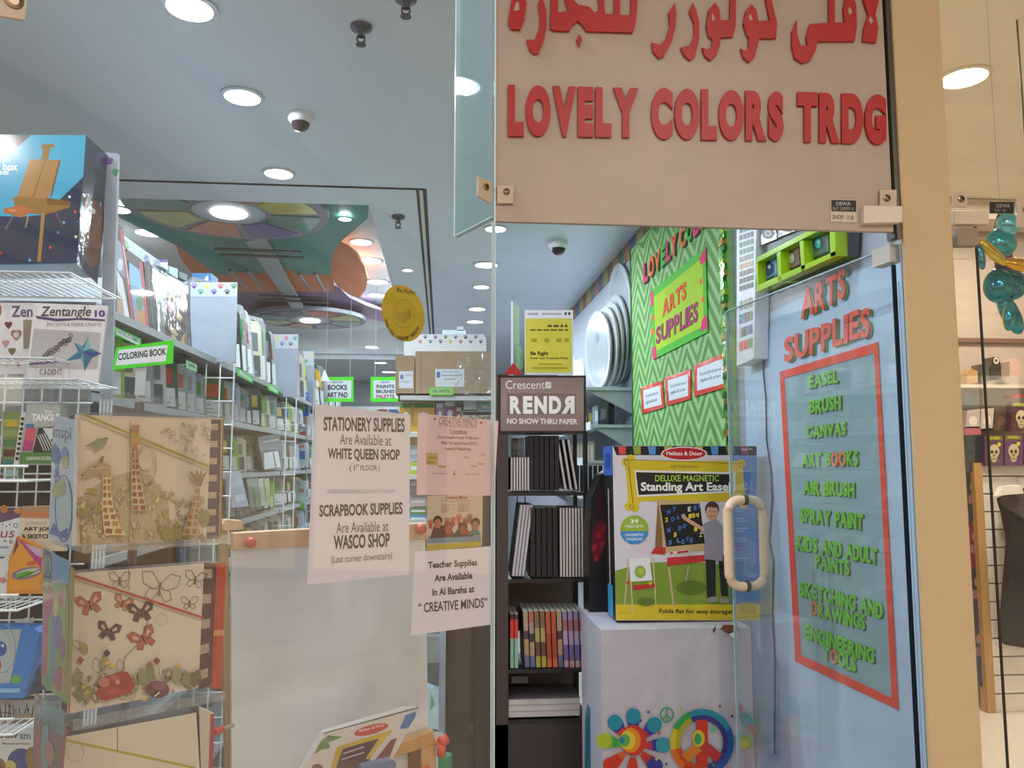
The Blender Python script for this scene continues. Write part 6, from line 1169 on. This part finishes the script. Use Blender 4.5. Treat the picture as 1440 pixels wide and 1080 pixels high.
# magazines
def z1(a):
    a.text('Zen', 16, 430, 46, 446, '5a4468', 0, .02)
    for x, y_, c, s_ in ((12, 457, '6a2a30', 6), (8, 483, 'c08a88', 6), (17, 494, '6a6040', 6), (23, 471, '9a6a60', 9), (10, 508, 'b8a890', 8), (26, 508, 'b85a60', 8)): a.ell(x - s_ * .4, y_ - s_ * .3, s_ * .5, s_ * .5, c, n=9); a.ell(x + s_ * .4, y_ - s_ * .3, s_ * .5, s_ * .5, c, n=9); a.poly([(x - s_ * .85, y_), (x + s_ * .85, y_), (x, y_ + s_)], c)
    a.ell(23, 471, 4, 4, 'c8c4c0'); a.rect(33, 450, 46, 490, '8a7a68'); a.rect(-20, 430, 2, 442, 'c04a38')
flatthing('magazine', 'white craft magazine with small hearts on its cover on the second rack shelf', 'magazine', PY(1.80), [(-30, 526), (40, 526), (48, 426), (-30, 426)], .008, 'd9d6da', z1, 'satin')
def z2_(a):
    a.text('Zentangle', 57, 431, 128, 449, '3a2c3a', 0, .015, .2); a.text('10', 133, 436, 148, 446, '6a3a90', 0, .05); a.poly([(50, 444), (80, 448), (120, 447), (148, 449), (148, 452), (110, 450), (80, 452), (52, 448)], '5a3a7a'); a.text('POCKETS & PAPER CRAFTS', 66, 454, 142, 459, '8a8088', 0, 0)
    a.poly([(40, 517), (137, 519), (142, 468), (48, 462)], 'b8b4b8'); a.poly([(124, 474), (128, 490), (143, 497), (130, 503), (119, 522), (114, 504), (90, 509), (110, 494), (104, 482), (117, 486)], '3a6a8a'); a.poly([(124, 474), (128, 490), (117, 494)], '7ab0b8'); a.poly([(143, 497), (117, 494), (130, 503)], '26488a'); a.poly([(119, 522), (117, 494), (114, 504)], '6aa0a8'); a.poly([(90, 509), (117, 494), (110, 494)], '4a8a9a'); a.poly([(104, 482), (117, 494), (117, 486)], '5a9aa8')
    for i in range(22): x = 62 + i * 1.8; a.ring(x, 502 - i * 1.3 + R_.uniform(-4, 4), 2.4, 3, .9, '3a3438', n=6)
    a.text('CADENT', 56, 519, 88, 527, '6a6068', 0, 0); a.line([(42, 512), (84, 508)], 2.5, '6a4a8a')
flatthing('magazine', 'white magazine with a blue origami star on the second rack shelf', 'magazine', PY(1.76), [(36, 534), (138, 538), (151, 430), (48, 426)], .008, 'e4e0e6', z2_, 'satin')
flatthing('book', 'green and ochre striped book at the left of the third rack shelf', 'book', PY(1.79), [(3, 672), (26, 672), (30, 580), (4, 578)], .02, '7a8a5a', lambda a: [a.rect(5, 590 + k * 14, 26, 600 + k * 14, c) for k, c in enumerate(('b8a848', '8a9a58', '4f7a58', '5a3a3a', '3a7a78', '8ab0b0'))], 'satin')
def tng(a):
    a.rect(38, 568, 85, 600, 'aab0ae'); a.text('TANGLE', 45, 582, 84, 592, 'eef0f2', 0, .03, .2); a.text('THE', 62, 577, 74, 581, 'e8eaec', 0, .02); a.rect(36, 596, 48, 602, '3a78a0'); a.poly([(31, 634), (45, 634), (52, 602), (37, 602)], 'c8546c'); a.poly([(31, 634), (45, 634), (47, 622), (34, 618)], 'b03a78'); a.poly([(46, 636), (74, 636), (74, 600), (54, 602)], '24242a')
    for k in range(5): a.line([(53 + k * 3, 612 - k * 1), (62 + k * 4, 634)], 1.3, 'cfd4d8')
    a.poly([(60, 602), (80, 602), (78, 616), (70, 618)], 'c8d0d4'); a.rect(28, 636, 76, 652, '4a7a48'); a.text('LEARNING STUDIO', 37, 642, 74, 647, 'd0dcc8', 0, .02)
flatthing('kit_box', 'grey and green drawing kit box with pencils on the third rack shelf', 'box', PY(1.775), [(26, 654), (80, 654), (86, 566), (38, 566)], .03, '9aa8a4', tng, 'satin')
flatthing('zebra_book', 'black and white patterned book spine beside the drawing kit box', 'book', PY(1.785), [(19, 654), (27, 654), (38, 580), (30, 580)], .02, 'd8dce0', lambda a: [a.ell(24 + k, 645 - k * 7, 2.6, 2.6, '2a2c30', n=7) for k in range(9)], 'satin')
def illus(a): a.poly([(0, 735), (33, 726), (34, 714), (0, 714)], '6a5070'); a.ell(6, 716, 5, 6, 'c87a3a'); a.ell(25, 718, 5, 4, 'd08a4a'); a.text('illus', -16, 742, 21, 756, 'a02a5a', 0, .0, .2); a.ring(22, 739, 3, 3, 1, '5a5a60'); [a.ell(4 + k * 5, 738 + (k % 2) * 2, 1.2, 1.2, '4a4a58', n=6) for k in range(3)]; a.text('* E', 5, 759, 18, 764, '6a7080', 0, .02); a.rect(-20, 768, 12, 771, '9aa0a8')
flatthing('book', 'pale book with magenta handwritten title at the far left of the fourth shelf', 'book', PY(1.80), [(-30, 782), (22, 782), (33, 713), (-30, 713)], .01, 'd4dce2', illus, 'satin')
def artj(a): a.poly([(28, 728), (96, 730), (90, 712), (32, 712)], 'b08a68'); a.rect(30, 720, 90, 726, 'c87a4a'); a.text('COMPLETE', 36, 733, 66, 738, 'b0a898', 0, 0); a.text('ART JOURNAL', 33, 741, 100, 748, '2a2430', 0, .04); a.text('& SKETCH', 30, 751, 72, 757, '3a2434', 0, .04)
flatthing('book', 'tan book about art journals on the fourth rack shelf', 'book', PY(1.79), [(24, 775), (92, 775), (92, 711), (32, 712)], .01, 'd4cbb8', artj, 'satin')
def orng(a):
    a.poly([(12, 830), (58, 830), (61, 775), (30, 762), (14, 785)], 'e09a3a'); a.poly([(24, 755), (30, 764), (58, 800), (60, 776), (30, 760)], 'b0428a'); a.poly([(24, 755), (18, 782), (26, 768)], '5a3a6a'); a.poly([(34, 764), (60, 772), (59, 784), (50, 780)], 'c8a8c8'); a.ell(38, 806, 22, 8, '8a6a90', -12); a.ell(40, 805, 18, 5, 'b8c8b0', -12); a.ell(34, 808, 13, 4, '5aa83a', -12); a.line([(26, 813), (58, 800)], 1.2, '3a4a30'); a.ell(45, 792, 8, 3, 'd85a3a', -10)
flatthing('book', 'orange and violet painted book on the fourth rack shelf', 'book', PY(1.77), [(9, 835), (60, 835), (62, 772), (24, 754), (13, 784)], .012, 'd88a38', orng, 'satin')
flatthing('book', 'white book with a round drawing at the far left under the magenta title book', 'book', PY(1.785), [(-30, 835), (9, 835), (14, 784), (-30, 778)], .01, 'dbe4e8', lambda a: (a.ring(2, 797, 11, 16, 1.2, 'a8c0c8'), a.rect(-10, 783, 6, 785, '2a2c30'), a.ell(4, 816, 6, 4, 'c88a98')), 'satin')
def blueb(a): a.poly([(-30, 963), (14, 960), (30, 885), (-30, 885)], 'a8b8c0'); a.ring(2, 912, 20, 34, 1.2, '7a8a94'); a.ring(2, 912, 14, 26, 1, '8a9aa4'); a.ell(0, 912, 10, 11, '2a5aa8'); a.ell(-1, 908, 1.6, 2, 'f0f4f8'); a.ell(4, 908, 1.6, 2, 'f0f4f8'); a.ell(-6, 935, 8, 12, 'a82a30'); a.ell(23, 955, 7, 6, '6ab040'); a.rect(-20, 968, 28, 974, '8ac0f0')
flatthing('blue_box', 'bright blue boxed kit with a grey round picture on the fifth rack shelf', 'box', PY(1.77), [(-30, 982), (32, 982), (47, 930), (55, 890), (48, 883), (-30, 882)], .05, '2a80d8', blueb, 'gloss')
flatthing('box', 'dark patterned box end beside the blue boxed kit', 'box', PY(1.80), [(30, 980), (50, 976), (58, 890), (46, 884)], .04, '4a5068', lambda a: [a.ell(48 - (k % 2) * 4, 900 + k * 14, 3, 4, c, n=8) for k, c in enumerate(('5a7ac0', 'c0a040', '8a3a4a', 'b04a5a', '5a7ac0'))], 'gloss')
flatthing('paper_bundle', 'white torn paper edges behind the blue boxed kit', 'paper', PY(1.84), [(8, 884), (40, 884), (41, 870), (36, 876), (33, 870), (27, 878), (24, 872), (16, 878), (8, 879)], .02, 'dcdad6', None, 'matte')
def scr(a):
    for k in range(14): x = -10 + k * 4.2; a.line([(x, 1018 - R_.random() * 8), (x + R_.uniform(-4, 6), 988 + R_.random() * 10)], 1.6, '3a3c40')
    a.line([(-5, 1000), (45, 1008)], 1.4, '4a4a4e'); a.poly([(18, 1018), (46, 1018), (44, 1002), (20, 1004)], 'a08a84')
flatthing('book', 'grey book covered in black scribbles on the lowest visible rack shelf', 'book', PY(1.80), [(-30, 1022), (48, 1022), (50, 984), (-30, 984)], .02, 'a8acae', scr, 'satin')
def slf(a): a.text('yourself', -40, 1030, 27, 1040, '24262a', 0, .03, .1); a.text('sm', 28, 1032, 43, 1040, '4a8ab8', 0, .03); a.text('Masterpieces', 3, 1044, 41, 1048, '4a4a50', 0, .02, .1); a.ell(30, 1072, 20, 20, '26408a'); a.ell(44, 1066, 8, 16, '8a6a30'); a.ell(14, 1078, 9, 9, 'b8b060'); a.ell(0, 1078, 8, 12, '7a4a30')
flatthing('book', 'white book with a blue globe picture at the bottom left corner', 'book', PY(1.77), [(-30, 1120), (44, 1120), (46, 1022), (-30, 1022)], .02, 'd2d6da', slf, 'satin')

# ================================================================== NEIGHBOURING SHOP
NX0 = XW + .035
struct(solid('floor_neighbour', NX0, 6.5, 1.6, 5.3, -.1, -.001, 'efe8dc', 'stone')); struct(solid('ceiling_neighbour', NX0, 6.5, 1.6, 5.3, 3.39, 3.45, 'f0e8d6', 'paint'))
struct(solid('wall_neighbour_back', NX0, 6.5, 5.2, 5.3, 0, 3.39, 'b9a89a', 'paint')); struct(solid('wall_neighbour_side', 6.5, 6.6, 1.6, 5.3, 0, 3.39, 'd8cab4', 'paint')); struct(solid('wall_neighbour_left', NX0 - .0, NX0 + .02, 1.8, 5.2, 0, 3.39, 'd8cdbc', 'paint'))
struct(solid('trim_7', NX0, 6.5, 4.9, 5.18, 3.25, 3.385, 'cdbfae', 'paint'))
c = onZ(1355, 108, 3.39); e = thing('ceiling_light', 'bright oval lamp on the cream ceiling of the neighbouring shop', 'ceiling light', loc=(c.x, c.y, 3.39), rotz=.4)
MB().lathe([(.12, 0), (.12, -.008), (.10, -.01), (.10, 0)], 'e8e0c8', n=28).done('trim_ring', 'satin', e); MB().lathe([(.0001, -.004), (.10, -.004)], 'fff4d8', n=28).done('diffuser', 'lamp', e)
area('neighbour_lamp', (c.x, c.y, 3.37), .2, 34, (1, .88, .70)); area('neighbour_lamp', (3.6, 4.2, 3.35), .4, 40, (1, .9, .75))
m = MB(); a_ = onZ(1430, 28, 3.39); tag(m.tube([a_, (a_.x, a_.y, 2.4)], .004, '6a6258', n=5).done('dangling_wire', 'matte'), 'thin cord hanging from the neighbouring shop ceiling', 'cord')
# glass front of the neighbour
NG = PY(1.66)
nx = NG.hit(1356, 700).x
nw = MB(); nw.box(nx - .02, nx + 1.5, 1.66, 1.668, 0, 2.11, 'ffffff'); struct(nw.done('window_3', 'glass'))
ne = MB(NG.at((0, 1.66, 0))); A_ = NG.hit(1395, 700).x; ne.box(A_ - .003, A_ + .0015, 1.6585, 1.6625, 0, NG.hit(1378, 314).z, '2a2622'); struct(ne.done('door_2', 'satin'))
ng = MB(); ng.box(nx - .06, nx + 1.5, 1.70, 1.71, 2.075, 3.3, 'ffffff'); struct(ng.done('window_4', 'glass'))
for q, bolt, lab, py_ in ((rc(1338, 273, 1358, 292), (1349, 281), 'grey glass clamp with round bolt just right of the tan pillar', 1.655), (rc(1428, 276, 1446, 320), (1440, 296), 'beige glass clamp at the right edge of the photo', 1.655)): clamp(PY(py_), q, bolt, lab, .008)
for q, c_, lab in ((rc(1339, 298, 1387, 317), 'd9c8b0', 'pale door fitting just right of the tan pillar'), (rc(1342, 322, 1372, 347), '9a8a78', 'grey door bracket under the pale fitting right of the pillar')):
    pp = PY(1.645); pb_ = based(pp, q); tag(MB(pb_).slab(q, -.01, .012, c_).done('door_patch_fitting', 'satin', pl=pb_, bevel=.002), lab, 'fitting')
flatthing('number_plate', 'small black shop number plate above the foil balloons', 'plate', PY(1.648), rc(1392, 284, 1426, 300), .0015, '262224', lambda a: (a.text('DEWA', 1401, 287, 1420, 292, 'b0aca8', 0, .01), a.text('847 58', 1399, 294, 1414, 298, '8a8682', 0, 0)), 'satin')
# foil balloons
BY = 2.1
bpl = PY(BY); ctr = bpl.hit(1412, 390)
bal = thing('foil_balloon', 'shiny teal and yellow foil balloon cluster behind the neighbouring glass', 'balloon', loc=(ctr.x, ctr.y, ctr.z), rotz=0)
def blob(name, cx, cy, rx, ry, dy, col, rot=0, col2=None):
    h = bpl.hit(cx, cy); s_ = h.y / F_PX * 1.02; n, mm = 20, 14; m = MB(); v = []; c_, q_ = math.cos(math.radians(-rot)), math.sin(math.radians(-rot))
    for j in range(mm + 1):
        ph = math.pi * j / mm
        for i in range(n):
            th = 2 * math.pi * i / n; wr = 1 + .05 * math.sin(6 * th) * math.sin(ph); x = rx * math.sin(ph) * math.cos(th) * wr; y_ = min(rx, ry) * .7 * math.sin(ph) * math.sin(th); z = ry * math.cos(ph) * wr
            x, z = x * c_ - z * q_, x * q_ + z * c_; v.append((h.x - ctr.x + x * s_, dy + y_ * s_, h.z - ctr.z + z * s_))
    m.add(v, [(j * n + i, (j + 1) * n + i, (j + 1) * n + (i + 1) % n, j * n + (i + 1) % n) for j in range(mm) for i in range(n) if not (col2 and i < n / 2)], col)
    if col2: m.f += [(j * n + i, (j + 1) * n + i, (j + 1) * n + (i + 1) % n, j * n + (i + 1) % n) for j in range(mm) for i in range(n // 2 + 1)]; m.c += [lin(col2)] * (mm * (n // 2 + 1))
    m.done(name, 'foil', bal, smooth=True)
blob('balloon_ball', 1411, 318, 19, 17, -.02, '7ad4e4'); blob('balloon_body', 1407, 342, 24, 22, 0, '2ab4c8'); blob('balloon_arm', 1382, 360, 28, 9, -.04, 'e8c83a', 42); blob('balloon_arm', 1425, 376, 30, 10, -.03, 'e0a81a', 8); blob('balloon_leaf', 1362, 367, 7, 20, -.05, '2a9ab8', -8, 'e8d050')
blob('balloon_body', 1404, 402, 22, 26, 0, '1f8aa0', 10); blob('balloon_body', 1428, 398, 24, 24, .02, '1a7a94'); blob('balloon_tail', 1424, 440, 14, 34, .01, '1a98a8', -25); blob('balloon_leaf', 1401, 450, 9, 21, -.05, '2aa8c0', 6, 'f0d848'); blob('balloon_body', 1438, 350, 14, 70, .08, '3a2a78')
tag(MB().tube([(ctr.x, ctr.y, bpl.hit(1411, 302).z), (ctr.x, ctr.y, 3.38)], .0012, 'c8c8c8', n=4).done('balloon_string', 'satin'), 'thin string holding the foil balloons up to the ceiling', 'string')
# slat wall with its post
SY = 5.0; SP = PY(SY); p = based(SP, rc(1386, 655, 1640, 1011)); p.o.z = 0
sw = thing('slat_wall', 'white slatted display wall with a wooden end post in the neighbouring shop', 'display wall', p)
xa = SP.hit(1388, 830).x - p.o.x; z = .0; zt = SP.hit(1410, 655).z
MB().box(xa, 1.4, .02, .05, 0, zt, '8a8078').done('backing', 'matte', sw); sl0 = None
while z < zt - .02:
    h_ = min(.108, zt - z)
    if sl0 is None: sl0 = MB().box(xa, 1.4, 0, .018, 0, .108, 'eee8e0').done('slat', 'satin', sw); sl0.location = (0, 0, 0)
    else: o = sl0.copy(); COL.objects.link(o); o.parent = sw; o.location = (0, 0, z)
    z += .117
MB().box(xa - .055, xa, -.02, .05, 0, zt + .02, 'b98f58').done('end_post', 'wood', sw)
hk = MB(); hz_ = SP.hit(1430, 688).z
q = [(1404, 900), (1412, 906), (1450, 912), (1480, 905), (1478, 760), (1490, 700), (1455, 692), (1440, 686), (1402, 700), (1408, 720), (1416, 760)]
cp = based(PY(4.9), q); ct = thing('costume', 'black costume top with grey collar hanging on the slatted wall', 'clothing', cp)
MB(cp).slab(q, -.04, .02, '1c1a1c').done('garment', 'cloth', ct, bevel=.015); MB(cp).slab([(1398, 705), (1410, 716), (1440, 735), (1470, 722), (1470, 700), (1440, 694), (1402, 698)], -.06, -.041, '4a4846').done('collar', 'cloth', ct, bevel=.006)
MB(cp).slab([(1436, 765), (1450, 765), (1450, 750), (1434, 744)], -.05, -.0415, 'b82a22').done('red_trim', 'cloth', ct); MB(cp).tube([(0, -.02, cp.L(1440, 690)[1]), (0, -.02, cp.L(1440, 672)[1]), (.02, .09, cp.L(1440, 672)[1])], .004, 'c8c8c8', n=6).done('hanger_hook', 'metal', ct)
tag(MB(based(PY(4.78), rc(1404, 682, 1440, 698))).slab([(1404, 697), (1440, 694), (1436, 682), (1412, 684)], 0, .05, 'f0ece4').done('white_cap', 'cloth', pl=based(PY(4.78), rc(1404, 682, 1440, 698))), 'white folded cap resting on the grey collar', 'cap')
def skull(a, x0_=0, x1_=1, y0_=0, y1_=1):
    cx = (x0_ + x1_) / 2; a.rect(x0_ + 1, y0_ + 1, x1_ - 1, y0_ + 7, '6a6a2a'); a.text('MASK', x0_ + 4, y0_ + 2, x1_ - 4, y0_ + 6, 'c8c040', 0, .03); a.ell(cx, (y0_ + y1_) / 2 + 1, 7.5, 10, 'c8b890'); a.ell(cx, (y0_ + y1_) / 2 + 10, 4.6, 7, 'bfae86'); a.ell(cx - 3, (y0_ + y1_) / 2 + 2, 2, 2.6, '2a2018'); a.ell(cx + 3, (y0_ + y1_) / 2 + 2, 2, 2.6, '2a2018'); a.ell(cx, (y0_ + y1_) / 2 + 7, 1, 1.6, '2a2018'); a.line([(cx - 3, (y0_ + y1_) / 2 + 12), (cx + 3, (y0_ + y1_) / 2 + 12)], 1, '4a3a2a'); a.ell(x1_ - 6, y0_ + 13, 2.6, 3, 'd8c83a')
for k, (x0_, x1_, y0_, y1_) in enumerate(((1385, 1411, 612, 655), (1413, 1438, 611, 655), (1440, 1466, 610, 654), (1422, 1450, 565, 606))):
    flatthing('mask_packet', ['left', 'middle', 'right', 'upper'][k] + ' purple skull mask packet hanging above the slatted wall', 'packet', PY(4.95), rc(x0_, y0_, x1_, y1_), .05, ['4a2a50', '5a2a60', '7a3a80', '4a2038'][k], lambda a, r_=(x0_, x1_, y0_, y1_): skull(a, *r_), 'shrink', group='skull mask packets')
us = thing('display_rail', 'pale shelf rail on the back wall of the neighbouring shop', 'shelf', loc=(PY(5.1).hit(1400, 545).x, 5.19, PY(5.1).hit(1400, 548).z)); MB().box(-.4, 1.2, -.22, -.001, 0, .022, 'c8b8a6').done('board', 'satin', us); MB().box(-.4, 1.2, -.02, -.001, .34, .37, '7a5a4c').done('upper_rail', 'satin', us); MB().box(-.4, 1.2, -.03, -.001, -.42, -.4, '6a5a50').done('lower_rail', 'satin', us)
gd_ = [([(1360, 540), (1375, 538), (1375, 522), (1366, 518), (1360, 526)], 'b08a50', 'tan rounded bag on the pale rail beside the pillar'), ([(1378, 538), (1392, 536), (1390, 512), (1380, 512)], '4a4a48', 'dark grey bottle shape on the pale rail'), ([(1394, 535), (1408, 533), (1408, 515), (1404, 502), (1397, 502), (1393, 516)], '2a2422', 'dark doll-like bag with pale top on the pale rail'), ([(1420, 530), (1435, 528), (1436, 512), (1430, 502), (1420, 508)], 'c8a89a', 'pink beige packet on the pale rail'), 
       ([(1358, 602), (1378, 602), (1378, 575), (1360, 577)], 'b4a8a0', 'left pale hat packet under the rail'), ([(1379, 603), (1396, 602), (1398, 574), (1380, 575)], 'c0b0a4', 'middle pale hat packet under the rail'), ([(1397, 605), (1418, 606), (1416, 572), (1400, 574)], '4a3830', 'dark brown hat packet under the rail'),
       ([(1356, 612), (1380, 611), (1378, 600), (1357, 600)], 'b05a6a', 'pink folded packet above the dark bag'), ([(1358, 664), (1381, 660), (1380, 612), (1358, 612)], '22303a', 'glossy dark blue bag beside the pillar'), ([(1425, 560), (1438, 558), (1438, 553), (1425, 555)], 'c83a34', 'small red and white packet under the rail'), ([(1358, 575), (1376, 573), (1376, 556), (1358, 556)], '3a4650', 'slate blue packet beneath the left end of the rail')]
for q, c_, lab in gd_:
    art = None
    if 'doll' in lab: art = lambda a: (a.ell(1401, 507, 4, 5, 'c8b8a8'), a.ell(1401, 507, 2, 2, '3a302c'))
    if 'hat' in lab: art = lambda a, q=q: (a.ell(sum(x for x, _ in q) / 4, 592, 6, 7, 'd8cec4' if 'dark' not in lab else '6a4a3a'),)
    flatthing('accessory_packet', lab, 'packet', PY(5.0), q, .1, c_, art, 'shrink')
for k, (y0_, y1_, c_, n_) in enumerate(((668, 735, '2a3440', 'slate'), (738, 800, '6a2a34', 'maroon'), (802, 880, '2e2c40', 'violet grey'), (882, 965, '1f3450', 'navy'))):
    flatthing('costume_packet', n_ + ' costume packet hanging left of the wooden post', 'packet', PY(5.02), [(1359 + k * 3, y1_), (1379 + k * 3, y1_), (1376 + k * 2.5, y0_), (1356 + k * 3, y0_)], .06, c_, lambda a, k=k, y0_=y0_, y1_=y1_: (a.ell(1368 + k * 3, y0_ + 16, 4, 7, 'a87a6a'), a.rect(1362 + k * 3, y0_ + 28, 1374 + k * 3, y0_ + 40, '8a5a68')), 'shrink')

# ================================================================== THE MALL HALL behind the camera
struct(solid('floor_hall', -8, 9, -7, 1.6, -.1, -.001, 'd0c6b8', 'stone'))
struct(solid('ceiling_hall', -8, 9, -7, 1.0, 3.5, 3.6, 'd8d0c4', 'paint'))
struct(solid('wall_hall_back', -8, 9, -7.1, -7, 0, 3.5, 'c8bcaa', 'paint')); struct(solid('wall_hall_right', 9, 9.1, -7, 1.6, 0, 3.5, 'c8bcaa', 'paint')); struct(solid('wall_hall_left', -8.1, -8, -7, 1.6, 0, 3.5, 'c8bcaa', 'paint'))
hw = thing('hall_glow_panels', 'row of added glowing panels along the unseen hall, for warm haze on the window', 'shopfront', loc=(8.95, -3, 0), rotz=math.radians(-90))  # glowing panels added so the display window reflects a warm haze
for k in range(4): MB().box(-3.6 + k * 1.9, -2.0 + k * 1.9, -.05, 0, .15, 2.25, ['f0c890', 'e8d0a8', 'f0d8b0', 'e0b880'][k]).done('glow_panel', 'haze_glow', hw)
hs = thing('hall_shopfront', 'row of dim shopfronts across the hall behind the viewer', 'shopfront', loc=(0, -6.9, 0))
for k in range(6):
    x = -7 + k * 2.6; MB().box(x, x + 1.9, .0, .06, .1, 2.3, ['6a5a48', '4a4440', '8a7a60'][k % 3]).done('shop_window', 'gloss', hs); MB().box(x, x + 1.9, .0, .08, 2.4, 2.8, 'e8dcc0').done('lit_fascia', 'lampsoft', hs)
for k in range(7): struct(solid('trim_8' if k == 0 else 'trim_8', -8, 9, -6 + k * .95, -5.85 + k * .95, 3.46, 3.499, '8f8a84', 'paint'))
# unused prototypes are removed
for kn, (o, u) in protoP.items():
    if not u:
        for ch in list(o.children): bpy.data.objects.remove(ch)
        bpy.data.objects.remove(o)
for kn, o in protos.items():
    if kn not in used:
        for ch in list(o.children): bpy.data.objects.remove(ch)
        bpy.data.objects.remove(o)
